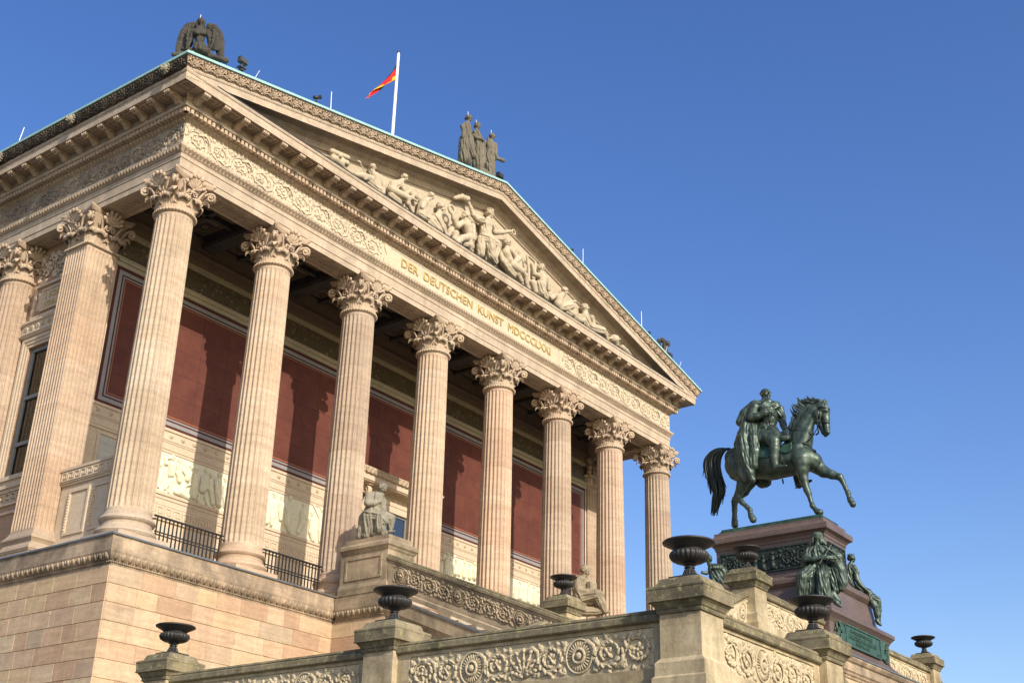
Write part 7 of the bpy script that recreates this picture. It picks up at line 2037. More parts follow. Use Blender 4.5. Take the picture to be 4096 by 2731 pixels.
  ('t',[(12.6,-9.656,13.898,.036),(12.6,-9.504,13.941,.03),(12.61,-9.316,13.872,.03),(12.61,-9.163,13.709,.03),(12.61,-9.107,13.462,.03),(12.61,-9.142,13.202,.03),(12.61,-9.24,12.937,.03),(12.61,-9.292,12.709,.018),(12.61,-9.211,12.422,.009)]),
  ('t',[(12.64,-9.659,13.907,.036),(12.7,-9.49,13.977,.03),(12.73,-9.335,13.911,.03),(12.73,-9.229,13.745,.03),(12.73,-9.193,13.494,.018),(12.73,-9.23,13.148,.009)]),
  ('t',[(12.63,-9.624,13.914,.036),(12.69,-9.398,13.995,.03),(12.71,-9.177,13.932,.03),(12.71,-9.013,13.771,.03),(12.71,-8.951,13.53,.03),(12.71,-8.98,13.273,.03),(12.71,-9.078,12.999,.03),(12.71,-9.158,12.763,.018),(12.71,-9.089,12.444,.009)]),
  ('t',[(12.6,-9.699,13.89,.036),(12.6,-9.577,13.933,.03),(12.6,-9.459,13.854,.03),(12.6,-9.379,13.684,.03),(12.6,-9.357,13.435,.03),(12.6,-9.361,13.179,.03),(12.6,-9.408,12.917,.03),(12.6,-9.436,12.694,.018),(12.6,-9.394,12.394,.009)]),
  ('t',[(12.62,-9.629,13.91,.036),(12.66,-9.397,13.986,.03),(12.67,-9.131,13.935,.03),(12.67,-8.926,13.785,.03),(12.67,-8.867,13.543,.03),(12.67,-8.93,13.277,.03),(12.67,-9.042,12.998,.018),(12.67,-9.067,12.73,.009)]),
  ('t',[(12.61,-9.687,13.892,.036),(12.62,-9.483,13.951,.03),(12.63,-9.235,13.893,.03),(12.63,-9.075,13.735,.03),(12.63,-9.063,13.479,.03),(12.63,-9.128,13.211,.03),(12.63,-9.19,12.951,.03),(12.63,-9.209,12.729,.03),(12.63,-9.147,12.49,.018),(12.63,-9.093,12.064,.009)]),
  ('t',[(12.61,-9.641,13.904,.036),(12.62,-9.433,13.964,.03),(12.62,-9.237,13.89,.03),(12.62,-9.097,13.725,.03),(12.62,-9.041,13.483,.03),(12.62,-9.057,13.23,.03),(12.62,-9.138,12.96,.018),(12.62,-9.202,12.606,.009)]),
  ('t',[(12.61,-9.657,13.898,.036),(12.63,-9.375,13.985,.03),(12.64,-9.079,13.943,.03),(12.64,-8.908,13.783,.03),(12.64,-8.89,13.53,.03),(12.64,-8.936,13.267,.018),(12.64,-8.935,12.967,.009)]),
  ('t',[(12.63,-9.637,13.911,.036),(12.68,-9.396,13.993,.03),(12.7,-9.119,13.944,.03),(12.7,-8.917,13.796,.03),(12.7,-8.872,13.551,.03),(12.7,-8.944,13.28,.03),(12.7,-9.043,13.006,.03),(12.7,-9.093,12.777,.03),(12.7,-9.035,12.535,.018),(12.7,-8.987,12.099,.009)]),
  ('t',[(12.62,-9.712,13.893,.036),(12.66,-9.56,13.958,.03),(12.68,-9.364,13.893,.03),(12.68,-9.241,13.725,.03),(12.68,-9.245,13.473,.018),(12.68,-9.356,13.124,.009)]),
  ('t',[(12.61,-9.647,13.903,.036),(12.62,-9.473,13.953,.03),(12.62,-9.294,13.876,.03),(12.62,-9.151,13.715,.03),(12.62,-9.095,13.467,.018),(12.62,-9.103,13.077,.009)]),
  ('t',[(12.61,-9.627,13.907,.036),(12.63,-9.365,13.987,.03),(12.64,-9.119,13.928,.03),(12.64,-8.962,13.769,.03),(12.64,-8.907,13.527,.03),(12.64,-8.922,13.27,.018),(12.64,-8.939,12.901,.009)]),
  ('t',[(12.63,-9.624,13.914,.036),(12.69,-9.408,13.99,.03),(12.71,-9.177,13.932,.03),(12.71,-8.996,13.777,.03),(12.71,-8.934,13.536,.03),(12.71,-8.979,13.27,.03),(12.71,-9.088,12.995,.03),(12.71,-9.154,12.763,.018),(12.71,-9.071,12.497,.009)]),
  ('t',[(12.58,-9.709,13.882,.036),(12.54,-9.531,13.917,.03),(12.53,-9.304,13.85,.03),(12.53,-9.157,13.687,.03),(12.53,-9.152,13.43,.03),(12.53,-9.207,13.171,.03),(12.53,-9.261,12.907,.018),(12.53,-9.268,12.644,.009)]),
  ('t',[(12.64,-9.669,13.905,.036),(12.7,-9.453,13.981,.03),(12.73,-9.254,13.92,.03),(12.73,-9.154,13.75,.03),(12.73,-9.136,13.501,.03),(12.73,-9.147,13.242,.03),(12.73,-9.195,12.978,.03),(12.73,-9.237,12.751,.018),(12.73,-9.198,12.378,.009)]),
  ('t',[(12.6,-9.662,13.894,.036),(12.59,-9.475,13.946,.03),(12.58,-9.234,13.882,.03),(12.58,-9.047,13.729,.03),(12.58,-9.009,13.484,.03),(12.58,-9.077,13.215,.03),(12.58,-9.172,12.943,.03),(12.58,-9.208,12.718,.03),(12.58,-9.137,12.482,.018),(12.58,-9.078,12.155,.009)]),
  ('t',[(12.62,-9.646,13.906,.036),(12.64,-9.483,13.957,.03),(12.65,-9.299,13.887,.03),(12.65,-9.152,13.723,.03),(12.65,-9.096,13.476,.03),(12.65,-9.128,13.216,.03),(12.65,-9.222,12.951,.03),(12.65,-9.278,12.722,.03),(12.65,-9.196,12.488,.018),(12.65,-9.076,12.14,.009)]),
  ('t',[(12.56,-9.695,13.875,.036),(12.5,-9.541,13.903,.03),(12.48,-9.309,13.834,.03),(12.48,-9.133,13.68,.03),(12.48,-9.104,13.431,.03),(12.48,-9.173,13.163,.03),(12.48,-9.257,12.897,.03),(12.48,-9.283,12.675,.03),(12.48,-9.209,12.443,.018),(12.48,-9.145,12.008,.009)]),
  ('t',[(12.63,-9.677,13.9,.036),(12.69,-9.562,13.967,.03),(12.71,-9.443,13.893,.03),(12.71,-9.34,13.728,.03),(12.71,-9.301,13.477,.03),(12.71,-9.321,13.221,.03),(12.71,-9.395,12.956,.03),(12.71,-9.417,12.73,.03),(12.71,-9.298,12.499,.018),(12.71,-9.121,12.083,.009)]),
  ('t',[(12.6,-9.679,13.891,.036),(12.6,-9.564,13.935,.03),(12.6,-9.412,13.86,.03),(12.6,-9.272,13.695,.03),(12.6,-9.23,13.446,.03),(12.6,-9.267,13.186,.03),(12.6,-9.358,12.922,.03),(12.6,-9.383,12.7,.018),(12.6,-9.293,12.356,.009)]),
  ('t',[(12.58,-9.675,13.885,.036),(12.55,-9.456,13.941,.03),(12.53,-9.18,13.883,.03),(12.53,-8.986,13.735,.03),(12.53,-8.961,13.485,.03),(12.53,-9.034,13.215,.03),(12.53,-9.115,12.946,.018),(12.53,-9.112,12.727,.009)]),
  ('t',[(12.61,-9.66,13.897,.036),(12.62,-9.437,13.963,.03),(12.62,-9.227,13.892,.03),(12.62,-9.103,13.724,.03),(12.62,-9.071,13.475,.03),(12.62,-9.083,13.222,.03),(12.62,-9.145,12.959,.03),(12.62,-9.211,12.726,.03),(12.62,-9.182,12.479,.018),(12.62,-9.108,12.05,.009)]),
  ('t',[(12.6,-9.632,13.903,.036),(12.61,-9.422,13.966,.03),(12.61,-9.209,13.896,.03),(12.61,-9.045,13.738,.03),(12.61,-8.979,13.498,.03),(12.61,-9.005,13.24,.018),(12.61,-9.066,12.949,.009)]),
  ('t',[(12.57,-9.734,13.874,.036),(12.51,-9.669,13.894,.03),(12.49,-9.521,13.808,.03),(12.49,-9.396,13.645,.03),(12.49,-9.39,13.396,.03),(12.49,-9.45,13.134,.03),(12.49,-9.514,12.873,.018),(12.49,-9.535,12.514,.009)]),
  ('t',[(12.63,-9.621,13.914,.036),(12.68,-9.39,13.994,.03),(12.7,-9.169,13.931,.03),(12.7,-9.011,13.768,.03),(12.7,-8.949,13.527,.03),(12.7,-8.971,13.272,.018),(12.7,-9.029,12.917,.009)]),
  ('t',[(12.63,-9.69,13.901,.036),(12.68,-9.54,13.968,.03),(12.7,-9.404,13.895,.03),(12.7,-9.332,13.723,.03),(12.7,-9.319,13.474,.018),(12.7,-9.385,13.112,.009)]),
  ('t',[(12.6,-9.709,13.888,.036),(12.61,-9.529,13.942,.03),(12.61,-9.346,13.869,.03),(12.61,-9.25,13.699,.03),(12.61,-9.251,13.448,.03),(12.61,-9.272,13.191,.03),(12.61,-9.306,12.931,.03),(12.61,-9.325,12.706,.03),(12.61,-9.27,12.467,.018),(12.61,-9.184,12.142,.009)]),
  ('t',[(12.6,-9.679,13.891,.036),(12.6,-9.464,13.952,.03),(12.6,-9.197,13.898,.03),(12.6,-9.023,13.743,.03),(12.6,-9.008,13.487,.03),(12.6,-9.074,13.218,.03),(12.6,-9.145,12.954,.03),(12.6,-9.172,12.733,.018),(12.6,-9.094,12.377,.009)]),
  ('t',[(12.59,-9.641,13.898,.036),(12.58,-9.451,13.951,.03),(12.57,-9.233,13.879,.03),(12.57,-9.049,13.726,.03),(12.57,-8.984,13.486,.03),(12.57,-9.026,13.225,.03),(12.57,-9.138,12.95,.018),(12.57,-9.185,12.676,.009)]),
 ],
 'mane':[
  ('t',[(12.56,-12.064,14.625,.041),(12.56,-11.975,14.694,.041),(12.54,-11.931,14.697,.032),(12.52,-11.9,14.738,.02),(12.5,-11.868,14.783,.006)]),
  ('t',[(12.59,-11.726,14.171,.041),(12.59,-11.673,14.254,.041),(12.57,-11.671,14.28,.032),(12.55,-11.684,14.327,.02),(12.53,-11.691,14.375,.006)]),
  ('t',[(12.58,-11.657,14.018,.041),(12.58,-11.598,14.117,.041),(12.56,-11.585,14.16,.032),(12.54,-11.584,14.226,.02),(12.52,-11.592,14.293,.006)]),
  ('t',[(12.58,-12.419,14.729,.041),(12.58,-12.301,14.809,.041),(12.56,-12.231,14.833,.032),(12.54,-12.172,14.89,.02),(12.52,-12.128,14.962,.006)]),
  ('t',[(12.54,-11.857,14.39,.041),(12.54,-11.758,14.496,.041),(12.52,-11.704,14.535,.032),(12.5,-11.665,14.606,.021),(12.48,-11.636,14.688,.006)]),
  ('t',[(12.6,-11.73,14.19,.041),(12.6,-11.658,14.289,.041),(12.58,-11.639,14.327,.032),(12.56,-11.634,14.394,.021),(12.54,-11.636,14.459,.006)]),
  ('t',[(12.55,-11.674,14.014,.041),(12.55,-11.623,14.093,.041),(12.53,-11.627,14.113,.032),(12.51,-11.637,14.155,.02),(12.49,-11.652,14.198,.006)]),
  ('t',[(12.53,-12.309,14.702,.041),(12.53,-12.189,14.763,.041),(12.51,-12.121,14.781,.032),(12.49,-12.054,14.814,.02),(12.47,-11.988,14.856,.006)]),
  ('t',[(12.52,-11.964,14.511,.041),(12.52,-11.855,14.603,.041),(12.5,-11.811,14.65,.032),(12.48,-11.762,14.717,.021),(12.46,-11.733,14.796,.006)]),
  ('t',[(12.53,-11.987,14.544,.041),(12.53,-11.886,14.616,.041),(12.51,-11.833,14.63,.032),(12.49,-11.796,14.682,.02),(12.47,-11.759,14.737,.006)]),
  ('t',[(12.52,-11.884,14.412,.041),(12.52,-11.783,14.49,.041),(12.5,-11.734,14.51,.032),(12.48,-11.697,14.564,.02),(12.46,-11.66,14.619,.006)]),
  ('t',[(12.58,-11.76,14.227,.041),(12.58,-11.72,14.316,.041),(12.56,-11.722,14.347,.032),(12.54,-11.732,14.398,.02),(12.52,-11.758,14.448,.006)]),
  ('t',[(12.56,-11.785,14.256,.041),(12.56,-11.719,14.348,.041),(12.54,-11.703,14.382,.032),(12.52,-11.7,14.439,.02),(12.5,-11.698,14.498,.006)]),
  ('t',[(12.54,-12.536,14.69,.041),(12.54,-12.432,14.744,.041),(12.52,-12.375,14.734,.032),(12.5,-12.327,14.763,.02),(12.48,-12.272,14.784,.006)]),
  ('t',[(12.53,-12.355,14.704,.041),(12.53,-12.254,14.758,.041),(12.51,-12.2,14.751,.032),(12.49,-12.152,14.779,.02),(12.47,-12.111,14.819,.006)]),
  ('t',[(12.56,-12.113,14.652,.041),(12.56,-12.012,14.762,.041),(12.54,-11.955,14.805,.032),(12.52,-11.923,14.885,.021),(12.5,-11.879,14.964,.006)]),
  ('t',[(12.57,-12.164,14.678,.041),(12.57,-12.054,14.756,.041),(12.55,-11.989,14.767,.032),(12.53,-11.933,14.82,.02),(12.51,-11.879,14.866,.006)]),
  ('t',[(12.59,-12.518,14.711,.041),(12.59,-12.428,14.784,.041),(12.57,-12.386,14.799,.032),(12.55,-12.348,14.844,.02),(12.53,-12.308,14.884,.006)]),
  ('t',[(12.55,-11.871,14.425,.041),(12.55,-11.789,14.543,.041),(12.53,-11.745,14.596,.032),(12.51,-11.713,14.678,.021),(12.49,-11.694,14.764,.006)]),
  ('t',[(12.53,-11.686,14.014,.041),(12.53,-11.631,14.116,.041),(12.51,-11.624,14.158,.032),(12.49,-11.641,14.219,.02),(12.47,-11.665,14.283,.006)]),
  ('t',[(12.56,-12.384,14.721,.041),(12.56,-12.277,14.791,.041),(12.54,-12.216,14.804,.032),(12.52,-12.162,14.844,.02),(12.5,-12.109,14.893,.006)]),
  ('t',[(12.53,-12.531,14.688,.041),(12.53,-12.434,14.756,.041),(12.51,-12.389,14.772,.032),(12.49,-12.348,14.811,.02),(12.47,-12.314,14.859,.006)]),
  ('t',[(12.58,-12.082,14.646,.041),(12.58,-11.98,14.753,.041),(12.56,-11.923,14.794,.032),(12.54,-11.888,14.874,.021),(12.52,-11.866,14.957,.006)]),
  ('t',[(12.59,-12.296,14.728,.041),(12.59,-12.179,14.789,.041),(12.57,-12.115,14.809,.032),(12.55,-12.052,14.85,.02),(12.53,-11.989,14.895,.006)]),
  ('t',[(12.53,-12.07,14.607,.041),(12.53,-11.98,14.693,.041),(12.51,-11.938,14.72,.032),(12.49,-11.907,14.777,.02),(12.47,-11.883,14.842,.006)]),
  ('t',[(12.59,-11.757,14.237,.041),(12.59,-11.716,14.327,.041),(12.57,-11.724,14.353,.032),(12.55,-11.738,14.406,.02),(12.53,-11.76,14.454,.006)]),
  ('t',[(12.57,-11.672,14.036,.041),(12.57,-11.622,14.118,.041),(12.55,-11.626,14.139,.032),(12.53,-11.636,14.187,.02),(12.51,-11.658,14.229,.006)]),
  ('t',[(12.59,-12.002,14.604,.041),(12.59,-11.927,14.696,.041),(12.57,-11.904,14.726,.032),(12.55,-11.889,14.782,.021),(12.53,-11.88,14.837,.006)]),
  ('t',[(12.54,-11.857,14.387,.041),(12.54,-11.766,14.475,.041),(12.52,-11.724,14.5,.032),(12.5,-11.687,14.554,.021),(12.48,-11.669,14.618,.006)]),
  ('t',[(12.57,-12.116,14.661,.041),(12.57,-12.012,14.74,.041),(12.55,-11.968,14.778,.032),(12.53,-11.931,14.836,.021),(12.51,-11.901,14.905,.006)]),
  ('t',[(12.57,-11.717,14.126,.041),(12.57,-11.671,14.233,.041),(12.55,-11.687,14.273,.032),(12.53,-11.719,14.335,.02),(12.51,-11.746,14.398,.006)]),
  ('t',[(12.53,-11.738,14.122,.041),(12.53,-11.673,14.222,.041),(12.51,-11.664,14.265,.032),(12.49,-11.671,14.329,.02),(12.47,-11.686,14.394,.006)]),
  ('t',[(12.6,-11.96,14.576,.041),(12.6,-11.876,14.66,.041),(12.58,-11.836,14.684,.032),(12.56,-11.802,14.732,.021),(12.54,-11.774,14.785,.006)]),
  ('t',[(12.56,-12.181,14.681,.041),(12.56,-12.089,14.745,.041),(12.54,-12.049,14.75,.032),(12.52,-12.021,14.797,.02),(12.5,-11.992,14.84,.006)]),
  ('t',[(12.56,-12.461,14.713,.041),(12.56,-12.343,14.789,.041),(12.54,-12.272,14.808,.032),(12.52,-12.211,14.862,.02),(12.5,-12.163,14.932,.006)]),
  ('t',[(12.6,-11.685,14.105,.041),(12.6,-11.661,14.204,.041),(12.58,-11.689,14.242,.032),(12.56,-11.722,14.303,.02),(12.54,-11.761,14.36,.006)]),
  ('t',[(12.58,-12.437,14.725,.041),(12.58,-12.324,14.791,.041),(12.56,-12.259,14.802,.032),(12.54,-12.197,14.843,.02),(12.52,-12.148,14.901,.006)]),
  ('t',[(12.53,-12.027,14.579,.041),(12.53,-11.936,14.655,.041),(12.51,-11.899,14.669,.032),(12.49,-11.865,14.717,.02),(12.47,-11.833,14.764,.006)]),
  ('t',[(12.58,-12.403,14.729,.041),(12.58,-12.308,14.785,.041),(12.56,-12.257,14.777,.032),(12.54,-12.212,14.799,.02),(12.52,-12.171,14.83,.006)]),
  ('t',[(12.55,-12.163,14.666,.041),(12.55,-12.054,14.752,.041),(12.53,-11.999,14.786,.032),(12.51,-11.947,14.844,.02),(12.49,-11.908,14.916,.006)]),
  ('t',[(12.58,-11.962,14.562,.041),(12.58,-11.862,14.647,.041),(12.56,-11.82,14.684,.032),(12.54,-11.777,14.74,.021),(12.52,-11.74,14.805,.006)]),
  ('t',[(12.61,-11.775,14.311,.041),(12.61,-11.725,14.403,.041),(12.59,-11.727,14.431,.032),(12.57,-11.737,14.485,.02),(12.55,-11.754,14.538,.006)]),
  ('t',[(12.56,-12.284,14.715,.041),(12.56,-12.186,14.786,.041),(12.54,-12.144,14.808,.032),(12.52,-12.1,14.852,.02),(12.5,-12.06,14.901,.006)]),
  ('t',[(12.6,-12.109,14.675,.041),(12.6,-12.021,14.754,.041),(12.58,-11.995,14.785,.032),(12.56,-11.977,14.842,.021),(12.54,-11.953,14.894,.006)]),
  ('t',[(12.58,-12.556,14.699,.041),(12.58,-12.451,14.775,.041),(12.56,-12.389,14.785,.032),(12.54,-12.34,14.837,.02),(12.52,-12.298,14.896,.006)]),
  ('t',[(12.59,-11.995,14.603,.041),(12.59,-11.911,14.69,.041),(12.57,-11.888,14.726,.032),(12.55,-11.874,14.789,.021),(12.53,-11.869,14.853,.006)]),
  ('t',[(12.56,-11.666,14.012,.041),(12.56,-11.61,14.108,.041),(12.54,-11.622,14.143,.032),(12.52,-11.639,14.205,.02),(12.5,-11.659,14.263,.006)]),
  ('t',[(12.55,-12.571,14.685,.041),(12.55,-12.452,14.749,.041),(12.53,-12.381,14.749,.032),(12.51,-12.319,14.793,.02),(12.49,-12.256,14.835,.006)]),
  ('t',[(12.53,-12.073,14.606,.041),(12.53,-11.99,14.703,.041),(12.51,-11.957,14.735,.032),(12.49,-11.934,14.799,.02),(12.47,-11.913,14.863,.006)]),
  ('t',[(12.59,-11.78,14.291,.041),(12.59,-11.721,14.391,.041),(12.57,-11.714,14.433,.032),(12.55,-11.725,14.497,.02),(12.53,-11.733,14.561,.006)]),
  ('t',[(12.6,-12.417,14.736,.041),(12.6,-12.29,14.783,.041),(12.58,-12.214,14.781,.032),(12.56,-12.145,14.817,.02),(12.54,-12.076,14.854,.006)]),
  ('t',[(12.57,-11.72,14.132,.041),(12.57,-11.658,14.226,.041),(12.55,-11.651,14.259,.032),(12.53,-11.655,14.317,.02),(12.51,-11.653,14.377,.006)]),
  ('t',[(12.58,-11.844,14.409,.041),(12.58,-11.769,14.504,.041),(12.56,-11.742,14.534,.032),(12.54,-11.731,14.596,.021),(12.52,-11.726,14.66,.006)]),
  ('t',[(12.6,-12.017,14.62,.041),(12.6,-11.926,14.697,.041),(12.58,-11.882,14.706,.032),(12.56,-11.84,14.743,.021),(12.54,-11.806,14.791,.006)]),
  ('t',[(12.54,-12.613,14.66,.029),(12.5,-12.681,14.523,.029),(12.48,-12.642,14.401,.012)]),
  ('t',[(12.54,-12.565,14.674,.029),(12.5,-12.633,14.537,.029),(12.48,-12.655,14.401,.012)]),
  ('t',[(12.54,-12.59,14.643,.029),(12.5,-12.658,14.506,.029),(12.48,-12.707,14.365,.011)]),
  ('t',[(12.54,-12.614,14.629,.029),(12.5,-12.681,14.492,.029),(12.48,-12.73,14.351,.011)]),
  ('t',[(12.54,-12.632,14.628,.029),(12.5,-12.699,14.491,.029),(12.48,-12.682,14.364,.011)]),
  ('t',[(12.54,-12.581,14.639,.029),(12.5,-12.648,14.502,.029),(12.48,-12.679,14.365,.011)]),
  ('t',[(12.54,-12.629,14.629,.029),(12.5,-12.696,14.492,.029),(12.48,-12.712,14.358,.011)]),
  ('t',[(12.54,-12.551,14.655,.029),(12.5,-12.619,14.518,.029),(12.48,-12.587,14.394,.012)]),
  ('t',[(12.54,-12.602,14.669,.029),(12.5,-12.669,14.532,.029),(12.48,-12.616,14.413,.012)]),
  ('t',[(12.54,-12.635,14.621,.029),(12.5,-12.702,14.484,.029),(12.48,-12.682,14.358,.011)]),
  ('t',[(12.52,-11.677,14.343,.041),(12.48,-11.621,14.186,.038),(12.46,-11.481,14.081,.012)]),
  ('t',[(12.52,-11.696,14.339,.041),(12.48,-11.637,14.183,.038),(12.46,-11.504,14.001,.012)]),
  ('t',[(12.52,-11.715,14.335,.041),(12.48,-11.653,14.179,.038),(12.46,-11.532,14.002,.012)]),
  ('t',[(12.52,-11.733,14.332,.041),(12.48,-11.668,14.176,.038),(12.46,-11.564,14.051,.012)]),
  ('t',[(12.52,-11.752,14.328,.041),(12.48,-11.684,14.173,.038),(12.46,-11.588,13.984,.012)]),
  ('t',[(12.52,-11.771,14.324,.041),(12.48,-11.699,14.17,.038),(12.46,-11.616,13.979,.012)]),
  ('t',[(12.52,-11.789,14.32,.041),(12.48,-11.715,14.167,.038),(12.46,-11.645,13.997,.012)]),
  ('t',[(12.52,-11.808,14.316,.041),(12.48,-11.73,14.163,.038),(12.46,-11.675,14.019,.012)]),
 ],
 'bridle':[
  ('t',[(12.43,-12.43,14.464,.017),(12.4,-12.438,14.205,.017),(12.45,-12.407,13.921,.017)]),
  ('t',[(12.44,-12.514,14.418,.017),(12.42,-12.517,14.164,.017),(12.46,-12.478,13.909,.017)]),
  ('t',[(12.44,-12.407,14.426,.02),(12.44,-12.537,14.506,.02),(12.46,-12.677,14.452,.02),(12.55,-12.758,14.433,.02)]),
  ('t',[(12.43,-12.413,14.066,.017),(12.45,-12.53,14.11,.017),(12.48,-12.636,14.067,.017),(12.58,-12.712,14.052,.017)]),
  ('t',[(12.45,-12.407,13.921,.023),(12.47,-12.419,13.802,.023),(12.5,-12.327,13.769,.023)]),
  ('t',[(12.45,-12.391,13.909,.014),(12.4,-12.243,13.694,.014),(12.33,-12.11,13.561,.014),(12.3,-11.906,13.532,.014),(12.27,-11.711,13.638,.014),(12.27,-11.601,13.844,.014),(12.3,-11.515,14.15,.015),(12.34,-11.205,14.542,.015)]),
  ('t',[(12.46,-12.369,13.886,.011),(12.38,-12.184,13.608,.011),(12.3,-11.968,13.535,.011),(12.27,-11.769,13.58,.012),(12.26,-11.632,13.773,.012),(12.3,-11.524,14.055,.012),(12.33,-11.147,14.567,.012)]),
  ('t',[(12.34,-11.643,14.012,.017),(12.33,-11.922,13.921,.017),(12.38,-12.17,13.824,.017),(12.52,-12.273,13.786,.017)]),
  ('t',[(12.29,-12.033,13.519,.017),(12.32,-12.195,13.405,.017),(12.4,-12.302,13.288,.017),(12.48,-12.291,13.223,.017),(12.44,-12.258,12.977,.017),(12.4,-12.081,12.818,.017)]),
  ('t',[(12.4,-12.292,13.283,.046),(12.4,-12.306,13.269,.046)]),
  ('t',[(12.14,-11.454,13.282,.017),(12.1,-11.465,13.086,.017),(12.08,-11.393,12.943,.017),(12.06,-11.521,12.859,.017),(12.08,-11.539,12.946,.017),(12.1,-11.463,13.056,.017)]),
  ('t',[(12.3,-11.116,14.611,.018),(12.3,-11.104,14.283,.018)]),
  ('t',[(12.7,-11.179,12.783,.023),(12.7,-11.198,12.643,.023)]),
  ('t',[(12.3,-10.767,14.973,.018),(12.26,-10.824,14.787,.018),(12.28,-10.921,14.678,.018)]),
  ('t',[(12.32,-10.784,14.976,.015),(12.28,-10.862,14.77,.015),(12.3,-10.96,14.692,.015)]),
  ('t',[(13.05,-11.377,12.581,.015),(13.05,-11.549,12.588,.014)]),
  ('t',[(12.34,-10.781,14.221,.027),(12.3,-10.875,14.126,.026),(12.32,-11.026,14.117,.026),(12.42,-11.141,14.173,.026),(12.58,-11.151,14.285,.027)]),
  ('t',[(12.3,-10.748,14.152,.035),(12.27,-10.862,14.182,.035),(12.3,-10.962,14.218,.035)]),
  ('t',[(12.28,-10.785,14.076,.026),(12.25,-10.898,14.09,.026),(12.3,-10.974,14.153,.026)]),
  ('t',[(12.44,-10.871,15.03,.024),(12.4,-10.977,14.954,.024),(12.5,-11.044,14.986,.024)]),
 ],
 'winged_far':[
  ('h',[(25.752,-.392,24.547,.112)],(.75,-.64,-.12),'crown'),
  ('b',[(25.726,-.345,24.429,.054),(25.712,-.32,24.345,.101),(25.705,-.306,24.176,.1),(25.689,-.278,24.008,.1),(25.672,-.248,23.84,.1)]),
  ('b',[(25.691,-.385,24.329,.046),(25.702,-.405,24.193,.039),(25.691,-.384,24.025,.035)]),
  ('f',[(25.62,.055,24.652,.07),(25.668,-.033,24.776,.093),(25.716,-.162,24.805,.093),(25.736,-.259,24.689,.093),(25.727,-.243,24.455,.101),(25.693,-.181,24.245,.101),(25.662,-.126,24.035,.093)]),
  ('f',[(25.691,.03,24.638,.093),(25.698,.017,24.424,.093),(25.676,.056,24.17,.078)]),
  ('l',[(25.627,-.331,24.557,.027),(25.602,-.285,24.312,.035),(25.578,-.243,24.06,.027)]),
 ],
}
# ------------------------------------------------------------------ place the figures
def statue(key, name, label, cat, mat, h=.015, k=.035, folds=.13, group=None):
    S = sculpt(key, h, k, folds)
    p = np.array([q[:3] for e in FIGS[key] for q in e[1]])
    org = (round(float(p[:,0].mean()),3), round(float(p[:,1].mean()),3), round(float(p[:,2].min()),3))
    if key == 'winged':
        # layered feathers along the wing lines, in the same mesh
        fb_ = MB(); nv_ = np.array((-.70,-.70,.1)); q_ = random.Random(3)
        for e in FIGS[key]:
            if e[0] != 'f': continue
            pts = [np.array(t_) for t_ in e[1]]
            for a_,b_ in zip(pts, pts[1:]):
                L_f = np.linalg.norm(b_[:3]-a_[:3])
                for kk in range(max(2,int(L_f/.055))):
                    t_ = kk/max(2,int(L_f/.055)); c_ = a_+(b_-a_)*t_; d_ = (b_-a_)[:3]/L_f; d_ = d_+np.array((0,0,-.9)); d_ /= np.linalg.norm(d_)
                    l_ = np.cross(d_, nv_); l_ /= np.linalg.norm(l_); n_ = np.cross(l_, d_)
                    for lane in (-.95,-.45,.05,.55,1.0):
                        c0 = c_[:3]+l_*c_[3]*lane + nv_*(.75*c_[3]*(1-lane*lane*.5)) + d_*q_.uniform(0,.05)
                        blob(fb_, c0+d_*.06, (d_*.115, l_*.036, nv_*.022), 7, 5)
        S.extra = fb_
    o = S.build(name, M[mat], None, org)
    return tag(o, label, cat, group)
statue('sibyl', 'seated_statue', 'grey stone seated woman raising a hand to her chin, on the stair plinth', 'statue', 'statue', .014, .03, .15)
statue('reader', 'seated_statue', 'brownish stone seated figure bent over a tablet, behind the small urn', 'statue', 'statue_brown', .015, .03, .15)
statue('faith', 'bronze_statue', 'hooded bronze woman holding a cross, seated at the near corner of the granite pedestal', 'statue', 'bronze', .014, .03, .16, 'bronze women round the granite pedestal')
statue('crowned', 'bronze_statue', 'bronze woman in profile with leafy crown, seated at the far front corner of the pedestal', 'statue', 'bronze', .014, .03, .16, 'bronze women round the granite pedestal')
statue('tablet_bearer', 'bronze_statue', 'bronze figure with a tablet, half hidden behind the large urn', 'statue', 'bronze', .014, .03, .16, 'bronze women round the granite pedestal')
tb_ = MB()
def tabq(u, v, w): return (10.95+u*.35*-.62*-1+w*-.7, -9.75-u*.35*.78-w*.3, 9.13+v*.30)
for w0,w1 in ((0,.06),):
    P_ = [tabq(u,v,w) for w in (w0,w1) for u,v in ((0,-1),(1,-.9),(1,1),(0,.9))]
    tb_.add(P_, [(0,3,2,1),(4,5,6,7),(0,1,5,4),(1,2,6,5),(2,3,7,6),(3,0,4,7)])
tag(tb_.build('bronze_tablet', M['bronze_green']), 'flat bronze tablet held by the bronze figure behind the large urn', 'tablet')
tg = []
for key, lab in (('trio_bun','tallest standing stone woman with a hair bun, holding a book on the pediment peak'),
                 ('trio_mural','middle standing stone woman with a battlement crown on the pediment peak'),
                 ('trio_palette','bare-chested standing stone woman holding out a palette on the pediment peak')):
    tg.append(statue(key, 'standing_statue', lab, 'statue', 'trio', .016, .035, .15, 'three standing women on the pediment peak'))
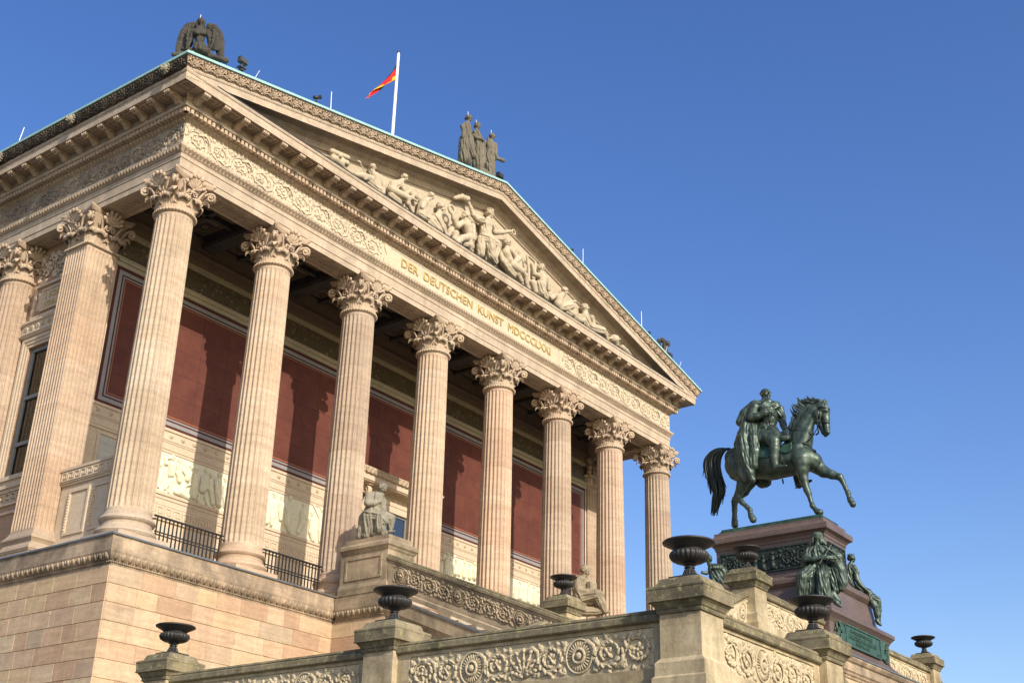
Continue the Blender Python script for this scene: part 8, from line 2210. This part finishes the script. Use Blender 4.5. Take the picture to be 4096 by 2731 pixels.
# small stone base carrying the three women
tbs = MB(); tbs.box(11.2,13.2,-1.35,-.5,25.35,25.62); tag(tbs.build('plinth_block', M['trio']), 'low stone base under the three standing women, mostly hidden by the roof edge', 'base')
wg = statue('winged', 'winged_statue', 'dark winged genius with palm branches on the near roof corner', 'statue', 'statue_dark', .015, .03, .12)
statue('winged_far', 'winged_statue', 'partly hidden dark winged figure at the foot of the sunlit roof slope behind the rods', 'statue', 'statue_dark', .014, .025, .12)
for sgn, X in ((1,-.35),(-1,XW+.35)):
    pass
for x0, nm, lab in ((-1.1,'acroterion_base','dark stone corner base with copper capping under the winged genius'),(XW-.5,'acroterion_base','dark stone corner base hidden under the distant winged figure')):
    c_ = MB(); c_.box(x0,x0+1.6,-1.15,.6,22.42,22.72 if x0<0 else 22.72)
    ob = c_.build(nm, M['statue_dark']); tag(ob, lab, 'base')
    r_ = MB(); xm = x0+.8
    r_.add([(x0-.05,-1.22,22.70),(x0+1.65,-1.22,22.70),(x0+1.65,.6,22.70),(x0-.05,.6,22.70),(x0-.05,-1.22,22.74),(x0+1.65,-1.22,22.74),(x0+1.65,.6,22.74),(x0-.05,.6,22.74)], [(0,3,2,1),(4,5,6,7),(0,1,5,4),(1,2,6,5),(2,3,7,6),(3,0,4,7)])
    r_.build('copper_capping', M['copper'], ob)
for key in ('capital_fragment','hammer_sitter','draughtsman','crouching_nude','bearded_elder','wreath_genius','enthroned_woman','horn_youth','tablet_painter','old_reader','lyre_woman','stone_bowl','fallen_drapery'):
    sculpt(key, .018, .035, .13).build(key, M['pediment'], pedo)
for key in sorted(q for q in FIGS if q.startswith('relief')):
    sculpt(key, .017, .025, .10).build('relief_figure', M['white'], wall)

# ------------------------------------------------------------------ rider
hs_ = empty('equestrian_statue', 'patinated bronze rider in a long cloak on a stepping horse', 'equestrian statue', (12.6,-11.0,11.30))
HO = (12.6,-11.0,11.30)
horse = sculpt('horse', .017, .042).build('horse', M['bronze'], hs_, HO)
rid = sculpt('rider', .013, .03, .05).build('rider', M['bronze'], hs_, HO)
sculpt('cloak', .016, .05, .12).build('cloak', M['bronze'], hs_, HO)
sc_ = sculpt('horse', .02, .05)
sc_.P = [(p,q,ra+.045,rb+.045,m,k,n) for p,q,ra,rb,m,k,n in sc_.P if min(p[2],q[2]) > 12.55]
sc_.region = [(np.array(a_[:3]),np.array(b_[:3]),a_[3],b_[3]) for e in FIGS['saddle_region'] for a_,b_ in zip(e[1],e[1][1:])]
sc_.xmax = 12.6
sc_.build('saddle_cloth', M['bronze_green'], hs_, HO)
sculpt('saddle_gear', .02, .04).build('saddle', M['bronze'], hs_, HO)
def strand_part(key, name, mat, n=6):
    mb = MB()
    for e in FIGS[key]:
        pts = [np.array(q[:3])-np.array(HO) for q in e[1]]; rr = [q[3] for q in e[1]]
        P_ = []; R_ = []
        m = len(pts); sub = 3
        for i in range(m-1):
            p0, p1, p2, p3 = pts[max(i-1,0)], pts[i], pts[i+1], pts[min(i+2,m-1)]
            for k in range(sub):
                t = k/sub
                P_.append(.5*((2*p1)+(p2-p0)*t+(2*p0-5*p1+4*p2-p3)*t*t+(3*p1-p0-3*p2+p3)*t**3)); R_.append(rr[i]*(1-t)+rr[i+1]*t)
        P_.append(pts[-1]); R_.append(rr[-1])
        tube(mb, P_, R_, n)
    return mb.build(name, M[mat], hs_)
strand_part('tail', 'tail', 'bronze_dark')
strand_part('mane', 'mane', 'bronze')
strand_part('bridle', 'bridle', 'bronze_dark', 5)
bp = MB()
sweep(bp, [(.0,11.30),(.0,11.33),(-.03,11.35),(-.05,11.38),(-.06,11.42),(-.5,11.44)], rect(11.99,13.21,-12.52,-9.54), closed=True)
q_ = MB(); q_.merge(bp, lambda p: (p[0]-HO[0],p[1]-HO[1],p[2]-HO[2])); q_.build('base_plate', M['bronze_green'], hs_)
# ------------------------------------------------------------------ railings between the columns
def railing_mb(L):
    mb = MB(); r = MB()
    n = int(L/.125)
    for i in range(n+1):
        x = i*L/n; mb.box(x-.014,x+.014,-.014,.014,.05,1.0)
    for z in (.12,.55,.62): mb.box(-.05,L+.05,-.012,.012,z,z+.03)
    r.box(-.10,L+.10,-.035,.035,1.0,1.035)
    for x in (-.06,L+.06):
        tube(r, [(x,0,.95),(x+(.08 if x>0 else -.08),0,.90),(x+(.13 if x>0 else -.13),0,.93)], .018, 6)
    return mb, r
rail0 = None
for i in range(7):
    if 2 <= i <= 4: continue
    x0 = 3.6*i+.80
    lab = {0:'black iron railing beside the corner column above the podium edge',1:'black iron railing next to the plinth of the seated woman',5:'black iron railing between the sixth and seventh columns, behind the stairs',6:'black iron railing beside the last column, behind the stairs'}[i]
    if rail0 is None:
        rail0 = empty('iron_railing', lab, 'railing', (x0,-.08,9.43), 'railings between the columns')
        a, b = railing_mb(2.0); a.build('bars', M['railing'], rail0); b.build('handrail', M['railing'], rail0)
    else: tag(dup_tree(rail0, (x0,-.08,9.43)), lab, 'railing')

# ------------------------------------------------------------------ flagpole with flag
fp = empty('flagpole', 'white flagpole behind the roof edge with a black, red and yellow flag', 'flagpole', (12.6,4.34,25.4))
pb_ = MB(); lathe(pb_, [(.0,0),(.072,0),(.056,8.42),(.0,8.42)], n=16); pb_.build('pole', M['white_metal'], fp)
pc_ = MB(); lathe(pc_, [(0,8.42),(.075,8.42),(.078,8.47),(0,8.48)], n=16); pc_.build('cap', M['fixture'], fp)
def flag_part(name, mat, v0, v1):
    mb = MB(); NU, NV = 26, 5
    fl_h = np.array((-.594,.804,0.)) if False else np.array((-.70,.10,0.))
    V = []
    for j in range(NV+1):
        v = v0+(v1-v0)*j/NV
        for i in range(NU+1):
            u = i/NU
            # cloth hanging in the wind: hoist edge on the pole, fly end drooping and twisted
            tw = 1.5*u
            hgt = .95*(1-.30*u)
            vf = v if v > .22 else .44-v*1.0
            off = (vf-.55)*hgt*1.15
            c = np.array((-.66*u, .86*u, 7.40-1.25*u**1.1))
            V.append((c[0]+off*.55*math.sin(tw)+.05*math.sin(9*u+2*v)*u-.05, c[1]-off*.55*math.sin(tw)+.16*math.sin(11*u+2*v)*u, c[2]+off*math.cos(tw*.75)+.06*math.sin(12*u+v)*u))
    F = [(j*(NU+1)+i, j*(NU+1)+i+1, (j+1)*(NU+1)+i+1, (j+1)*(NU+1)+i) for j in range(NV) for i in range(NU)]
    mb.add(V, F, True)
    o = mb.build(name, M[mat], fp); return o
flag_part('black_stripe', 'flag_black', .76, 1.0)
flag_part('red_stripe', 'flag_red', .27, .76)
flag_part('yellow_stripe', 'flag_gold', 0, .27)

# ------------------------------------------------------------------ lightning rods, lamps, cameras
def rod(p, q, lab, r=.014, grp='lightning rods on the roof'):
    mb = MB(); p = np.array(p); q = np.array(q)
    tube(mb, [(0,0,0), (q-p)*.15, (q-p)], [r*1.5, r, r*.8], 6)
    lathe(mb, [(0,-.03),(.05,-.03),(.05,.01),(.02,.03),(0,.03)], n=10)
    return tag(mb.build('lightning_rod', M['white_metal'], None, tuple(p)), lab, 'lightning rod', grp)
rz = lambda x: 22.46+SL*(min(x,XW-x)+1.47)
rod((3.98,-1.30,rz(3.98)), (3.94,-1.30,rz(3.98)+.72), 'white lightning rod on the left roof slope near the bullet camera')
rod((.95,-1.3,rz(.95)), (1.12,-1.3,rz(.95)+.45), 'slanting thin rod beside the roof floodlight', .009)
rod((17.75,-1.30,rz(17.75)), (17.75,-1.30,rz(17.75)+.85), 'upper of two rods on the right roof slope')
rod((22.05,-1.30,rz(22.05)), (22.05,-1.30,rz(22.05)+.88), 'lower of two rods on the right roof slope')
rod((-1.40,6.3,22.46), (-1.40,6.15,22.98), 'thin rod on the side eaves at the left picture edge')
for key, lab in (('trio_bun','short rod on the head of the tallest woman of the trio'),('trio_mural','short rod on the battlement-crowned woman'),('trio_palette','short rod on the head of the palette woman'),('winged','short rod on the head of the dark winged genius')):
    hd = FIGS[key][0][1][0]
    top = np.array(hd[:3])+np.array((0.0,.06,hd[3]*.95))
    rod(top, top+np.array((0,0,.20 if key!='winged' else .18)), lab, .011)
fl_ = empty('floodlight', 'grey floodlight on the roof edge next to the winged genius', 'floodlight', (.42,-1.38,rz(.42)+.10))
b_ = MB(); b_.box(-.13,.15,-.05,.06,.24,.42); b_.box(-.12,.14,-.075,-.05,.26,.40); b_.build('lamp_body', M['fixture'], fl_)
b_ = MB(); tube(b_, [(0,0,0),(0,0,.24)], .028, 8); b_.box(-.12,.12,-.08,.08,.07,.10); b_.box(-.06,.06,-.06,.06,0,.03); b_.build('bracket', M['fixture'], fl_)
f2 = empty('floodlight', 'black floodlight at the feet of the three standing women', 'floodlight', (12.42,-1.28,rz(12.42)))
b_ = MB(); b_.box(-.14,.14,-.05,.08,.16,.36); b_.box(-.12,.12,-.075,-.05,.18,.34); b_.build('lamp_body', M['iron'], f2)
b_ = MB(); tube(b_, [(0,0,0),(0,0,.18)], .03, 8); b_.box(-.16,.1,-.05,.05,0,.09); b_.build('bracket', M['iron'], f2)
def bullet(x, lab, ang=0.5, y=-1.25):
    c = empty('security_camera', lab, 'camera', (x,y-.12,rz(x)+.05), 'small cameras on the roof edge')
    b_ = MB(); tube(b_, [(-.11*math.cos(ang),.0,.20-.05),(.13*math.cos(ang),-.03,.27)], .058, 10); tube(b_, [(.12*math.cos(ang),-.03,.27),(.15*math.cos(ang),-.034,.28)], .066, 10); b_.build('camera_body', M['iron'], c)
    b_ = MB(); tube(b_, [(0,0,0),(0,0,.19)], .022, 6); b_.box(-.05,.05,-.05,.05,-.01,.02); b_.build('bracket', M['iron'], c)
bullet(3.30, 'black bullet camera on the left roof slope')
bullet(16.95, 'dark camera stub on the upper right roof slope', .3, -1.1)
bullet(22.6, 'dark camera stub on the lower right roof slope', .3, -1.1)
f3 = empty('floodlight', 'black floodlight low on the sunlit roof slope near the far corner', 'floodlight', (24.35,-1.28,rz(24.35)))
b_ = MB(); b_.box(-.13,.13,-.05,.08,.18,.38); b_.build('lamp_body', M['iron'], f3)
b_ = MB(); tube(b_, [(0,0,0),(0,0,.2)], .028, 8); b_.box(-.13,.1,-.06,.06,0,.06); b_.build('bracket', M['iron'], f3)
rod((23.85,-1.3,rz(23.85)), (24.1,-1.3,rz(23.85)+.50), 'thin slanting rod above the far roof floodlight', .009)
rod((25.0,-1.3,rz(25.0)), (25.25,-1.3,rz(25.0)+.50), 'thin slanting rod below the far roof floodlight', .009)
